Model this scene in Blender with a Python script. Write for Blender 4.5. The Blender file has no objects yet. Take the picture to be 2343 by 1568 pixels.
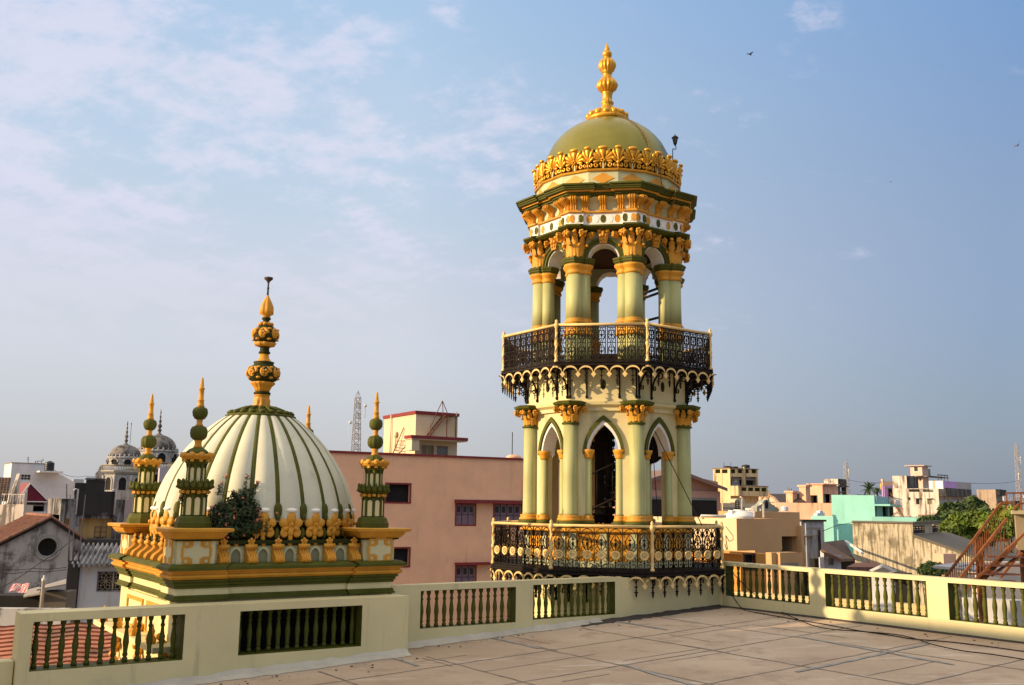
import bpy, bmesh, math, random
from mathutils import Vector, Matrix
rnd = random.Random(7)
SC = bpy.context.scene
COL = SC.collection
R = math.radians
sin, cos, pi = math.sin, math.cos, math.pi

# ------------------------------------------------------------------ camera (at the world origin, about 2 m above the terrace)
FPX, PITCH, ROLL = 2231.0, R(9.5), .0142
PW, PH = 2342.0, 1568.0
_f = Vector((0, cos(PITCH), sin(PITCH))); _u0 = Vector((0, -sin(PITCH), cos(PITCH))); _r0 = Vector((1, 0, 0))
CR = cos(ROLL)*_r0 + sin(ROLL)*_u0
CU = -sin(ROLL)*_r0 + cos(ROLL)*_u0
CF = _f
cam = bpy.data.cameras.new('camera'); camo = bpy.data.objects.new('camera', cam); COL.objects.link(camo)
m3 = Matrix((CR, CU, -CF)).transposed()
camo.matrix_world = m3.to_4x4()
cam.sensor_width = 36; cam.lens = FPX/PW*36
cam.clip_start = .1; cam.clip_end = 5000
SC.camera = camo

# ------------------------------------------------------------------ sun and sky
SUN_EL, SUN_AZ = 15.5, -107.0          # azimuth clockwise from +Y
sd = Vector((sin(R(SUN_AZ))*cos(R(SUN_EL)), cos(R(SUN_AZ))*cos(R(SUN_EL)), sin(R(SUN_EL))))
sl = bpy.data.lights.new('sun', 'SUN'); sl.energy = 3.3; sl.angle = R(.6); sl.color = (1, .71, .41)
so = bpy.data.objects.new('sun', sl); so.rotation_euler = sd.to_track_quat('Z', 'Y').to_euler(); so.location = sd*200; COL.objects.link(so)
SC.view_settings.view_transform = 'Standard'; SC.view_settings.look = 'None'
SC.view_settings.exposure = 1.1; SC.view_settings.gamma = 1

W = bpy.data.worlds.new('World'); SC.world = W; W.use_nodes = True
wn, wl = W.node_tree.nodes, W.node_tree.links
wn.clear()
def N(t, **k):
    n = wn.new(t)
    for a, b in k.items(): setattr(n, a, b)
    return n
sky = N('ShaderNodeTexSky', sky_type='NISHITA'); sky.sun_disc = False
sky.sun_elevation = R(SUN_EL); sky.sun_rotation = R(SUN_AZ) % (2*pi); sky.air_density = 1.3; sky.dust_density = 2.2; sky.ozone_density = 2.0
tc = N('ShaderNodeTexCoord'); sep = N('ShaderNodeSeparateXYZ'); wl.new(tc.outputs['Generated'], sep.inputs[0])
def M(op, a, b=None, c=None, clamp=False):
    n = N('ShaderNodeMath', operation=op); n.use_clamp = clamp
    for i, v in enumerate((a, b, c)):
        if v is None: continue
        if isinstance(v, (int, float)): n.inputs[i].default_value = v
        else: wl.new(v, n.inputs[i])
    return n.outputs[0]
zc = M('MAXIMUM', sep.outputs[2], 0.0)
den = M('ADD', zc, .38)
cx = M('DIVIDE', sep.outputs[0], den); cy = M('DIVIDE', sep.outputs[1], den)
comb = N('ShaderNodeCombineXYZ'); wl.new(cx, comb.inputs[0]); wl.new(cy, comb.inputs[1])
mp = N('ShaderNodeMapping'); mp.inputs['Rotation'].default_value = (0, 0, R(28)); mp.inputs['Scale'].default_value = (2.0, 2.6, 1); mp.inputs['Location'].default_value = (3.1, .4, 0)
wl.new(comb.outputs[0], mp.inputs[0])
n1 = N('ShaderNodeTexNoise'); n1.inputs['Scale'].default_value = 2.3; n1.inputs['Detail'].default_value = 9; n1.inputs['Roughness'].default_value = .6; n1.inputs['Distortion'].default_value = .1
wl.new(mp.outputs[0], n1.inputs['Vector'])
n2 = N('ShaderNodeTexNoise'); n2.inputs['Scale'].default_value = 9.0; n2.inputs['Detail'].default_value = 6; n2.inputs['Roughness'].default_value = .6
wl.new(mp.outputs[0], n2.inputs['Vector'])
cl = M('ADD', M('MULTIPLY', n1.outputs['Fac'], .64), M('MULTIPLY', n2.outputs['Fac'], .36))
# the bank of broken cloud lies over the west side of the town and thins towards the east
bank = M('MULTIPLY_ADD', sep.outputs[0], -.23, -.005)
cl = M('ADD', cl, bank)
mr = N('ShaderNodeMapRange', interpolation_type='SMOOTHERSTEP'); wl.new(cl, mr.inputs['Value'])
mr.inputs['From Min'].default_value = .465; mr.inputs['From Max'].default_value = .67
hz = N('ShaderNodeMapRange', interpolation_type='SMOOTHSTEP'); wl.new(zc, hz.inputs['Value'])
hz.inputs['From Min'].default_value = .10; hz.inputs['From Max'].default_value = .32
cf = M('MULTIPLY', mr.outputs[0], hz.outputs[0]); cf = M('MULTIPLY', cf, .64)
def mixc(fac, a, b, bt='MIX'):
    n = N('ShaderNodeMix', data_type='RGBA', blend_type=bt)
    for s, v in ((n.inputs[0], fac), (n.inputs[6], a), (n.inputs[7], b)):
        if isinstance(v, (int, float)): s.default_value = v
        elif isinstance(v, tuple): s.default_value = (*v, 1)
        else: wl.new(v, s)
    return n.outputs[2]
base = mixc(1.0, sky.outputs[0], (.60, .70, .80), 'MULTIPLY')
# lavender dust veil over the town, paler towards the sun's side
def ramp(stops):
    n = N('ShaderNodeValToRGB'); e = n.color_ramp.elements
    n.color_ramp.interpolation = 'EASE'
    while len(e) < len(stops): e.new(.5)
    for q, (p, c) in zip(e, stops): q.position = p; q.color = (c[0]/3, c[1]/3, c[2]/3, 1)
    wl.new(zc, n.inputs[0]); return mixc(1.0, n.outputs[0], (3, 3, 3), 'MULTIPLY')
side = M('MULTIPLY_ADD', sep.outputs[0], -1.8, .80, clamp=True)
east = ramp([(0, (.80, .93, 1.19)), (.24, (.84, 1.09, 1.62)), (.50, (.58, 1.05, 1.92))])
west = ramp([(0, (1.76, 1.74, 1.82)), (.17, (2.10, 2.15, 2.38)), (.36, (1.68, 2.08, 2.56)), (.50, (1.38, 1.92, 2.60))])
vcol = mixc(side, east, west)
veil = N('ShaderNodeMapRange', interpolation_type='SMOOTHSTEP'); wl.new(zc, veil.inputs['Value'])
veil.inputs['From Min'].default_value = .45; veil.inputs['From Max'].default_value = .75; veil.inputs['To Min'].default_value = .88; veil.inputs['To Max'].default_value = .2
base = mixc(veil.outputs[0], base, vcol)
skyc = mixc(cf, base, (2.50, 2.40, 2.86))
up = N('ShaderNodeMapRange', interpolation_type='SMOOTHSTEP'); wl.new(zc, up.inputs['Value'])
up.inputs['From Min'].default_value = .50; up.inputs['From Max'].default_value = .75; up.inputs['To Max'].default_value = .75
skyc = mixc(up.outputs[0], skyc, (5.2, 4.5, 3.6))     # warm bright zenith out of view, added to lift and warm the shade
bg = N('ShaderNodeBackground'); bg.inputs['Strength'].default_value = .15
wl.new(skyc, bg.inputs['Color'])
wo = N('ShaderNodeOutputWorld'); wl.new(bg.outputs[0], wo.inputs[0])

# ------------------------------------------------------------------ helpers
def ray(x, y):
    return (CF*FPX + CR*(x-PW/2) - CU*(y-PH/2))/FPX
def at(x, y, Y):
    d = ray(x, y); return d*(Y/d.y)
def atz(x, y, z):
    d = ray(x, y); return d*(z/d.z)
GROUND = -12.0
YAW = R(35)
UX, UN = Vector((cos(YAW), sin(YAW), 0)), Vector((-sin(YAW), cos(YAW), 0))
def un(u, n, z=0): return UX*u + UN*n + Vector((0, 0, z))

MATS = {}
def mat(name, col, rough=.65, var=.12, scale=2.5, bump=.15, bscale=30, metal=0.0, stain=None, stain2=None, spec=.35, emit=None):
    if name in MATS: return MATS[name]
    m = bpy.data.materials.new(name); m.use_nodes = True
    nt = m.node_tree; nd, lk = nt.nodes, nt.links
    bs = nd['Principled BSDF']
    bs.inputs['Roughness'].default_value = rough; bs.inputs['Metallic'].default_value = metal
    bs.inputs['Specular IOR Level'].default_value = spec
    t = nd.new('ShaderNodeTexCoord')
    def noise(sc, det=5, ro=.6, st=None):
        n = nd.new('ShaderNodeTexNoise'); n.inputs['Scale'].default_value = sc; n.inputs['Detail'].default_value = det; n.inputs['Roughness'].default_value = ro
        if st:
            q = nd.new('ShaderNodeMapping'); q.inputs['Scale'].default_value = st; lk.new(t.outputs['Object'], q.inputs[0]); lk.new(q.outputs[0], n.inputs['Vector'])
        else: lk.new(t.outputs['Object'], n.inputs['Vector'])
        return n
    def mx(fac, a, b):
        n = nd.new('ShaderNodeMix'); n.data_type = 'RGBA'
        for s, v in ((n.inputs[0], fac), (n.inputs[6], a), (n.inputs[7], b)):
            if isinstance(v, (int, float)): s.default_value = v
            elif isinstance(v, tuple): s.default_value = (*v[:3], 1)
            else: lk.new(v, s)
        return n.outputs[2]
    def rng(v, a, b, c=0., d=1.):
        n = nd.new('ShaderNodeMapRange'); n.interpolation_type = 'SMOOTHSTEP'; lk.new(v, n.inputs['Value'])
        for i, q in zip(('From Min', 'From Max', 'To Min', 'To Max'), (a, b, c, d)): n.inputs[i].default_value = q
        return n.outputs[0]
    lo = tuple(c*(1-var) for c in col); hi = tuple(min(.95, c*(1+var)) for c in col)
    c = mx(rng(noise(scale).outputs['Fac'], .3, .7), lo, hi)
    if stain:      # (colour, amount, scale, threshold): rain streaks running down
        sc, am, ss, th = stain
        c = mx(rng(noise(ss, 7, .65, (1, 1, .10)).outputs['Fac'], th, th+.16, 0, am), c, sc)
    if stain2:     # blotches
        sc, am, ss, th = stain2
        c = mx(rng(noise(ss, 8, .68).outputs['Fac'], th, th+.12, 0, am), c, sc)
    lk.new(c, bs.inputs['Base Color'])
    if bump:
        bn = nd.new('ShaderNodeBump'); bn.inputs['Strength'].default_value = bump; bn.inputs['Distance'].default_value = .02
        lk.new(noise(bscale, 4).outputs['Fac'], bn.inputs['Height']); lk.new(bn.outputs[0], bs.inputs['Normal'])
    MATS[name] = m
    return m

ZB = {}
def tag(o, label=None, cat=None, group=None, kind=None):
    if label: o['label'] = label
    if cat:
        o['category'] = cat
        if not kind: o['kind'] = 'thing'
    if group: o['group'] = group
    if kind: o['kind'] = kind
    return o
def thing(name, label, cat, loc, rotz=0, group=None):
    o = bpy.data.objects.new(name, None); COL.objects.link(o)
    o.location = loc; o.rotation_euler = (0, 0, rotz); o.empty_display_size = .2
    ZB[o.name] = loc[2]
    return tag(o, label, cat, group)
def copyo(o, parent, rotz=None, loc=None):
    c = o.copy(); COL.objects.link(c); c.parent = parent
    if rotz is not None: c.rotation_euler = (0, 0, rotz)
    if loc is not None: c.location = loc
    return c
def copytree(o, parent, rotz=None, loc=None):
    c = copyo(o, parent, rotz, loc)
    for ch in list(o.children): copytree(ch, c)
    return c
def ring8(o, parent, n=8, skip0=True):
    """copies of a part (with its sub-parts) turned round the thing's axis"""
    out = [o]
    for k in range(1, n): out.append(copytree(o, parent, rotz=2*pi*k/n))
    return out

class MB:
    """collects shapes; build() links them as one mesh object"""
    def __init__(s): s.v = []; s.f = []; s.sm = []; s.mi = []; s.M = None; s.cur = 0
    def add(s, vs, fs, smooth=False):
        b = len(s.v)
        if s.M is not None: vs = [tuple(s.M @ Vector(v)) for v in vs]
        s.v += [tuple(v) for v in vs]
        for f in fs:
            s.f.append(tuple(b+i for i in f)); s.sm.append(smooth); s.mi.append(s.cur)
        return s
    def box(s, x0, x1, y0, y1, z0, z1):
        return s.add([(x0, y0, z0), (x1, y0, z0), (x1, y1, z0), (x0, y1, z0), (x0, y0, z1), (x1, y0, z1), (x1, y1, z1), (x0, y1, z1)],
                     [(0, 3, 2, 1), (4, 5, 6, 7), (0, 1, 5, 4), (1, 2, 6, 5), (2, 3, 7, 6), (3, 0, 4, 7)])
    def prism(s, poly, z0, z1, poly2=None, smooth=False):
        n = len(poly); p2 = poly2 or poly
        return s.add([(x, y, z0) for x, y in poly]+[(x, y, z1) for x, y in p2],
                     [tuple(range(n-1, -1, -1)), tuple(range(n, 2*n))]+[(i, (i+1) % n, n+(i+1) % n, n+i) for i in range(n)], smooth)
    def prismy(s, poly, y0, y1):
        """poly in (x,z) counter-clockwise seen from -y, extruded along y"""
        n = len(poly)
        return s.add([(x, y0, z) for x, z in poly]+[(x, y1, z) for x, z in poly],
                     [tuple(range(n)), tuple(range(2*n-1, n-1, -1))]+[((i+1) % n, i, n+i, n+(i+1) % n) for i in range(n)])
    def prismx(s, poly, x0, x1):
        n = len(poly)
        return s.add([(x0, y, z) for y, z in poly]+[(x1, y, z) for y, z in poly],
                     [tuple(range(n-1, -1, -1)), tuple(range(n, 2*n))]+[(i, (i+1) % n, n+(i+1) % n, n+i) for i in range(n)])
    def stack(s, prof, poly_of, smooth=False, cap=True):
        """rings poly_of(r) at (r,z)"""
        vs = []; fs = []; k = None
        for r, z in prof:
            p = poly_of(r); k = len(p); vs += [(x, y, z) for x, y in p]
        for i in range(len(prof)-1):
            for j in range(k):
                fs.append((i*k+j, i*k+(j+1) % k, (i+1)*k+(j+1) % k, (i+1)*k+j))
        if cap:
            fs.append(tuple(range(k-1, -1, -1))); fs.append(tuple((len(prof)-1)*k+j for j in range(k)))
        return s.add(vs, fs, smooth)
    def lathe(s, prof, seg=24, c=(0, 0), lobes=0, smooth=True, twist=0, ph=0, cap=True):
        """prof rows (r,z[,lobe amplitude])"""
        vs = []; fs = []
        for i, row in enumerate(prof):
            r, z = row[0], row[1]; am = row[2] if len(row) > 2 else 0
            for j in range(seg):
                a = 2*pi*j/seg+ph
                rr = r*(1+am*(abs(cos(lobes*(a+twist*z)/2))-.6)) if lobes else r
                vs.append((c[0]+rr*cos(a), c[1]+rr*sin(a), z))
        for i in range(len(prof)-1):
            for j in range(seg):
                fs.append((i*seg+j, i*seg+(j+1) % seg, (i+1)*seg+(j+1) % seg, (i+1)*seg+j))
        if cap:
            fs.append(tuple(range(seg-1, -1, -1))); fs.append(tuple((len(prof)-1)*seg+j for j in range(seg)))
        up = prof[-1][1] >= prof[0][1]
        if not up: fs = [tuple(reversed(f)) for f in fs]
        return s.add(vs, fs, smooth)
    def tube(s, pts, r, seg=5, closed=False, smooth=True, rs=None):
        pts = [Vector(p) for p in pts]; n = len(pts); vs = []; fs = []
        prev = None
        for i, p in enumerate(pts):
            a = pts[(i-1) % n] if (closed or i) else p; b = pts[(i+1) % n] if (closed or i < n-1) else p
            t = (b-a).normalized() if (b-a).length > 1e-9 else Vector((0, 0, 1))
            if prev is None:
                q = Vector((0, 1, 0)) if abs(t.y) < .9 else Vector((1, 0, 0))
            else: q = prev
            e1 = (q - t*q.dot(t));  e1 = e1.normalized() if e1.length > 1e-6 else t.orthogonal().normalized()
            e2 = t.cross(e1); prev = e1
            rr = rs[i] if rs else r
            for j in range(seg):
                w = 2*pi*(j+.5)/seg; vs.append(p+e1*(rr*cos(w))+e2*(rr*sin(w)))
        m = n if closed else n-1
        for i in range(m):
            for j in range(seg):
                k = (i+1) % n
                fs.append((i*seg+j, i*seg+(j+1) % seg, k*seg+(j+1) % seg, k*seg+j))
        if not closed:
            fs.append(tuple(range(seg-1, -1, -1))); fs.append(tuple((n-1)*seg+j for j in range(seg)))
        return s.add(vs, fs, smooth)
    def bar(s, a, b, w, h=None):
        """square bar from a to b"""
        return s.tube([a, b], w*.7071, 4, smooth=False)
    def ell(s, c, rad, seg=10, rings=6, M3=None, smooth=True):
        c = Vector(c); vs = []; fs = []
        for i in range(rings+1):
            th = pi*i/rings
            for j in range(seg):
                a = 2*pi*j/seg
                p = Vector((rad[0]*sin(th)*cos(a), rad[1]*sin(th)*sin(a), -rad[2]*cos(th)))
                if M3 is not None: p = M3 @ p
                vs.append(c+p)
        for i in range(rings):
            for j in range(seg):
                fs.append((i*seg+j, i*seg+(j+1) % seg, (i+1)*seg+(j+1) % seg, (i+1)*seg+j))
        return s.add(vs, fs, smooth)
    def gridsolid(s, xs, zs, solid, y0, y1):
        """wall in the xz plane made of grid cells; solid(i,j) says which are filled"""
        nx, nz = len(xs)-1, len(zs)-1
        S = lambda i, j: 0 <= i < nx and 0 <= j < nz and solid(i, j)
        for i in range(nx):
            for j in range(nz):
                if not S(i, j): continue
                a, b, c, d = xs[i], xs[i+1], zs[j], zs[j+1]
                s.add([(a, y0, c), (b, y0, c), (b, y0, d), (a, y0, d)], [(0, 1, 2, 3)])
                s.add([(a, y1, c), (b, y1, c), (b, y1, d), (a, y1, d)], [(3, 2, 1, 0)])
                if not S(i-1, j): s.add([(a, y0, c), (a, y1, c), (a, y1, d), (a, y0, d)], [(3, 2, 1, 0)])
                if not S(i+1, j): s.add([(b, y0, c), (b, y1, c), (b, y1, d), (b, y0, d)], [(0, 1, 2, 3)])
                if not S(i, j-1): s.add([(a, y0, c), (b, y0, c), (b, y1, c), (a, y1, c)], [(3, 2, 1, 0)])
                if not S(i, j+1): s.add([(a, y0, d), (b, y0, d), (b, y1, d), (a, y1, d)], [(0, 1, 2, 3)])
        return s
    def holewall(s, x0, x1, z0, z1, holes, y0, y1):
        xs = sorted({x0, x1, *[h[0] for h in holes], *[h[1] for h in holes]}); zs = sorted({z0, z1, *[h[2] for h in holes], *[h[3] for h in holes]})
        xs = [x for x in xs if x0-1e-6 <= x <= x1+1e-6]; zs = [z for z in zs if z0-1e-6 <= z <= z1+1e-6]
        def solid(i, j):
            mx_, mz_ = (xs[i]+xs[i+1])/2, (zs[j]+zs[j+1])/2
            return not any(h[0] < mx_ < h[1] and h[2] < mz_ < h[3] for h in holes)
        return s.gridsolid(xs, zs, solid, y0, y1)
    def build(s, name, mats, parent=None, zb=None, **tg):
        me = bpy.data.meshes.new(name)
        if zb is None:
            r = parent
            while r is not None and r.name not in ZB: r = r.parent
            zb = ZB[r.name] if r is not None else 0
        me.from_pydata([(x, y, z-zb) for x, y, z in s.v], [], s.f)
        if not isinstance(mats, (list, tuple)): mats = [mats]
        for m in mats: me.materials.append(m)
        me.polygons.foreach_set('use_smooth', s.sm)
        me.polygons.foreach_set('material_index', s.mi)
        me.update()
        o = bpy.data.objects.new(name, me); COL.objects.link(o)
        if parent is not None: o.parent = parent
        if tg: tag(o, **tg)
        return o
def bevel(o, w=.01, seg=2):
    b = o.modifiers.new('edge', 'BEVEL'); b.width = w; b.segments = seg; b.limit_method = 'ANGLE'; b.angle_limit = R(40)
    return o
def ngon(n, rad, ph=0): return [(rad*cos(ph+2*pi*i/n), rad*sin(ph+2*pi*i/n)) for i in range(n)]
def octo(rad): return ngon(8, rad, R(-90+22.5))
def rz(a): return Matrix.Rotation(a, 4, 'Z')
def arc(cx, cz, r, a0, a1, n=10, rz_=None):
    return [(cx+r*cos(a0+(a1-a0)*i/n), cz+(rz_ or r)*sin(a0+(a1-a0)*i/n)) for i in range(n+1)]
def spiral(cx, cz, r0, r1, a0, a1, n=12):
    return [(cx+(r0+(r1-r0)*i/n)*cos(a0+(a1-a0)*i/n), cz+(r0+(r1-r0)*i/n)*sin(a0+(a1-a0)*i/n)) for i in range(n+1)]
def xz(pts, y=0): return [(x, y, z) for x, z in pts]
# ------------------------------------------------------------------ materials (real-world base colours, save the dark interior)
CREAM = mat('cream_paint', (.64, .57, .30), .6, .08, 1.2, .12, 60, stain=((.34, .30, .18), .5, 2.6, .56), stain2=((.42, .37, .22), .35, 1.6, .60))
CREAMW = mat('cream_wall_paint', (.58, .54, .31), .7, .07, .9, .15, 45, stain=((.33, .31, .20), .35, 1.6, .60), stain2=((.40, .38, .25), .3, .7, .62))
PALEG = mat('pale_green_paint', (.38, .39, .17), .55, .07, 1.5, .1, 50, stain=((.20, .22, .08), .5, 3.5, .56))
PALEG2 = mat('grey_green_paint', (.47, .47, .27), .6, .07, 1.5, .1, 50)
OLIVE = mat('olive_paint', (.074, .080, .012), .6, .15, 3, .15, 50, spec=.15)
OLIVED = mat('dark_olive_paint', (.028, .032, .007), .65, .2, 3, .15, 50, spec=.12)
GOLD = mat('gold_ochre_paint', (.57, .27, .024), .5, .12, 4, .2, 50, stain2=((.30, .12, .012), .5, 6, .58))
GOLDM = mat('metallic_gold_paint', (.64, .33, .034), .36, .12, 5, .15, 40, metal=.55, stain2=((.30, .13, .015), .5, 5, .58))
DOMEG = mat('gold_green_dome_paint', (.19, .178, .034), .33, .08, 2, .05, 20, metal=.45)
WHITE = mat('white_paint', (.80, .79, .74), .6, .04, 2, .08, 50)
DOMEW = mat('ivory_dome_paint', (.55, .55, .425), .6, .06, 1.5, .1, 40, stain=((.36, .33, .24), .45, 4.5, .56))
IRON = mat('black_iron', (.014, .010, .008), .6, .3, 6, .2, 60, spec=.12)
RAILC = mat('cream_iron_paint', (.66, .48, .20), .45, .1, 5, .1, 60)
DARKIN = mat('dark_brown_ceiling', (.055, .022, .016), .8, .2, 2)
DARK = mat('dark_interior', (.012, .011, .010), .9, .2, 2, 0)  # near-black base colour stands in for shade inside rooms and openings
PINKW = mat('salmon_plaster', (.80, .46, .28), .8, .07, .6, .15, 30, stain=((.46, .25, .16), .45, 1.2, .56), stain2=((.62, .36, .23), .4, .35, .56))
REDT = mat('dark_red_trim', (.20, .022, .022), .6, .15, 3)
# ------------------------------------------------------------------ minaret at the corner of the terrace
TX, TY = .099*22, .995*22
TROT = R(-8.9)
MIN = thing('minaret', 'tall octagonal green and gold minaret with two iron balconies and a gold-green dome', 'minaret', (TX, TY, GROUND), TROT)
c22, s22 = cos(R(22.5)), sin(R(22.5))
def part(mb, name, m, parent=MIN, **k): return mb.build(name, m, parent, **k)
def ring_corner(mb_fn, name, m, parent=MIN):
    mb = MB(); mb.M = rz(R(22.5)); mb_fn(mb)      # modelled at the front direction (-y), turned onto the first corner
    return mb.build(name, m, parent)
# --- lower shaft and podium
b = MB(); b.prism(octo(1.86), GROUND, -1.42); part(b, 'base_shaft', CREAM)
b = MB(); b.prism(octo(1.90), -1.209, -.52); b.stack([(1.96, -.52), (2.0, -.49), (2.0, -.44), (1.93, -.40), (1.93, -.361)], octo); part(b, 'podium', GOLD)
def f(mb):
    for x in (-.62, 0, .62):
        mb.box(x-.07, x+.07, -1.90*c22-.03, -1.90*c22+.02, -1.205, -.53)
    mb.box(-.76, .76, -1.90*c22-.022, -1.90*c22+.02, -1.205, -1.08)
b = MB(); f(b); ring8(part(b, 'podium_pilasters', PALEG2), MIN)

# --- iron balconies
def scroll_unit_low(mb, x, w, z0, z1, y, t):
    h = z1-z0; zr = z0+h*.335
    for s in (-1, 1):
        mb.tube(xz([(x+s*w*.5, z0), (x+s*w*.5, z1)], y), t*1.15, 4, smooth=False)
        # arch head
        mb.tube(xz(arc(x, z1-h*.17, w*.40, pi/2, pi/2-s*pi*.62, 7, h*.155), y), t, 4)
        # lyre of two S-curves
        mb.tube(xz([(x+s*w*(.06+.30*sin(pi*q)*(1-.25*q)), z0+h*(.44+.40*q)) for q in [i/8 for i in range(9)]], y), t*1.1, 4)
        mb.tube(xz(spiral(x+s*w*.25, z0+h*.50, w*.19, w*.05, -pi/2, s*1.5*pi-pi/2, 11), y), t, 4)
        mb.tube(xz(spiral(x+s*w*.26, z0+h*.66, w*.13, w*.05, pi/2, -s*1.4*pi+pi/2, 8), y), t, 4)
        mb.tube(xz(spiral(x+s*w*.25, z0+h*.215, w*.20, w*.05, pi/2, -s*1.6*pi+pi/2, 11), y), t, 4)
        mb.tube(xz(spiral(x+s*w*.25, z0+h*.085, w*.19, w*.05, -pi/2, s*1.6*pi-pi/2, 11), y), t, 4)
    mb.tube(xz([(x, z0), (x, zr-.08)], y), t*1.2, 4); mb.tube(xz([(x, zr+.08), (x, z0+h*.9)], y), t*1.2, 4, rs=[t*1.3, t*.6])
    mb.ell((x, y, z0+h*.60), (w*.09, .012, h*.06), 6, 4); mb.ell((x, y, z0+h*.71), (w*.12, .012, h*.022), 6, 4)
    mb.ell((x, y, z0+h*.15), (w*.07, .012, h*.03), 6, 4)
def scroll_unit_up(mb, x, w, z0, z1, y, t):
    h = z1-z0
    for s in (-1, 1):
        mb.tube(xz([(x+s*w*.40, z0), (x+s*w*.40, z1)], y), t*1.2, 4, smooth=False)
        for q, k in ((.86, -1), (.66, 1), (.36, -1), (.12, 1)):
            mb.tube(xz(spiral(x+s*w*.16, z0+h*q, w*.20, w*.06, k*pi/2, k*pi/2-s*k*1.5*pi, 9), y), t, 4)
        mb.tube(xz([(x+s*w*(.36-.30*abs(2*q-1)), z0+h*(.04+.46*q)) for q in [i/6 for i in range(7)]], y), t, 4)
        mb.tube(xz([(x+s*w*(.36-.30*abs(2*q-1)), z0+h*(.52+.44*q)) for q in [i/6 for i in range(7)]], y), t, 4)
    for z in (.03, .27, .52, .76, .965): mb.tube(xz([(x-w*.40, z0+h*z), (x+w*.40, z0+h*z)], y), t*1.1, 4, smooth=False)
    mb.tube(xz([(x, z0+h*.06), (x, z0+h*.46)], y), t, 4); mb.tube(xz([(x, z0+h*.56), (x, z0+h*.9)], y), t, 4)
    for z in (.26, .74): mb.ell((x, y, z0+h*z), (w*.12, .012, h*.05), 6, 4)
def post_prof(r, z0, z1):
    return [(r*1.5, z0), (r*1.7, z0+.03), (r*1.1, z0+.06), (r, z0+.10), (r, z0+.33), (r*1.5, z0+.36), (r*1.5, z0+.39), (r, z0+.42), (r, z1-.19), (r*1.6, z1-.165), (r*1.9, z1-.13), (r*1.5, z1-.085), (r*.9, z1-.07), (r*1.3, z1-.045), (r*.9, z1-.02), (.004, z1)]
def balcony(Rb, zslab0, zslab1, zrail, ztip, low, unit_n, Rwall, zbrk):
    ap, hw = Rb*c22, Rb*s22
    b = MB(); b.stack([(Rb-.06, zslab0-.0), (Rb, zslab0+.012), (Rb, zslab0+.045), (Rb-.02, zslab0+.05), (Rb-.02, zslab0+.065), (Rb, zslab0+.07), (Rb, zslab1-.012), (Rb-.05, zslab1)], octo)
    slab = part(b, 'balcony_slab', IRON)
    yr = -(ap-.05)
    t = .0102
    b = MB(); L = hw-.035; w = 2*L/unit_n
    for i in range(unit_n):
        x = -L+w*(i+.5)
        (scroll_unit_low if low else scroll_unit_up)(b, x, w, zslab1+.025, zrail-.045, yr, t)
    b.box(-L, L, yr-.012, yr+.012, zslab1+.006, zslab1+.03); b.box(-L, L, yr-.01, yr+.01, zrail-.05, zrail-.032)
    pan = part(b, 'railing_panel', IRON)
    if low:
        zr = zslab1+.025+(zrail-.045-zslab1-.025)*.335
        for i in range(unit_n):
            x = -L+w*(i+.5); q = MB()
            q.M = Matrix.Translation((x, yr, zr)) @ Matrix.Rotation(pi/2, 4, 'X')
            q.lathe([(.052, -.012), (.088, -.012), (.092, 0), (.088, .016), (.066, .016), (.052, .006)], 18, cap=False)
            for j in range(6):
                q.ell((.030*cos(j*pi/3), .030*sin(j*pi/3), .002), (.017, .017, .012), 6, 4)
            q.ell((0, 0, .006), (.016, .016, .012), 6, 4)
            q.build('rosette', RAILC, pan)
    ring8(pan, MIN)
    b = MB(); 
    pts = [(x*(Rb-.055)/Rb, y*(Rb-.055)/Rb, zrail) for x, y in octo(Rb)]
    for i in range(8):
        b.tube([pts[i], pts[(i+1) % 8]], .028, 8)
    part(b, 'handrail', RAILC)
    b = MB(); b.M = rz(R(22.5)); cy = -(Rb-.055)
    b.lathe(post_prof(.027, zslab1-.01, ztip), 10, (0, cy))
    for k in range(2):        # rope twist on the post
        b.tube([(.030*cos(a*6+k*pi), cy+.030*sin(a*6+k*pi), zslab1+.1+a*(zrail-zslab1-.26)) for a in [i/40*1.0 for i in range(41)]], .010, 4)
    ring8(part(b, 'railing_post', RAILC), MIN)
    # valance: a row of little cream arches with darker drops behind
    n = 6; aw = 2*hw/n; zt = zslab0+.004; zd = zslab0-.235
    def arch_row(mb, y, off, za, zb_, t):
        for i in range(-1, n+1):
            x0 = -hw+aw*i+off; x1 = x0+aw
            pts = []
            for q in range(13):
                u = q/12; x = x0+aw*u
                a = (u-.5)*2
                z = za-(za-zb_)*(1-math.sqrt(max(0, 1-abs(a)**2.6)))**.85
                if -hw-1e-6 <= x <= hw+1e-6: pts.append((x, z))
            if len(pts) > 1:
                for (xa, z1), (xb, z2) in zip(pts[:-1], pts[1:]):
                    mb.add([(xa, y, z1-t), (xb, y, z2-t), (xb, y, z2), (xa, y, z1), (xa, y+.02, z1-t), (xb, y+.02, z2-t), (xb, y+.02, z2), (xa, y+.02, z1)],
                           [(0, 1, 2, 3), (7, 6, 5, 4), (0, 4, 5, 1), (3, 2, 6, 7)])
        for i in range(0, n+1):
            x = -hw+aw*i+off
            if not (-hw+.01 < x < hw-.01): continue
            mb.prismy([(x, zb_-.09), (x+.035, zb_-.045), (x+.055, zb_-.02), (x+.03, zb_+.0), (x+.012, zb_+.03), (x-.012, zb_+.03), (x-.03, zb_), (x-.055, zb_-.02), (x-.035, zb_-.045)], y-.003, y+.023)
    b = MB(); arch_row(b, -ap-.012, aw/2, zt, zt-.155, .036)
    val = part(b, 'valance', RAILC)
    b = MB()
    yb = -ap+.045
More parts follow.
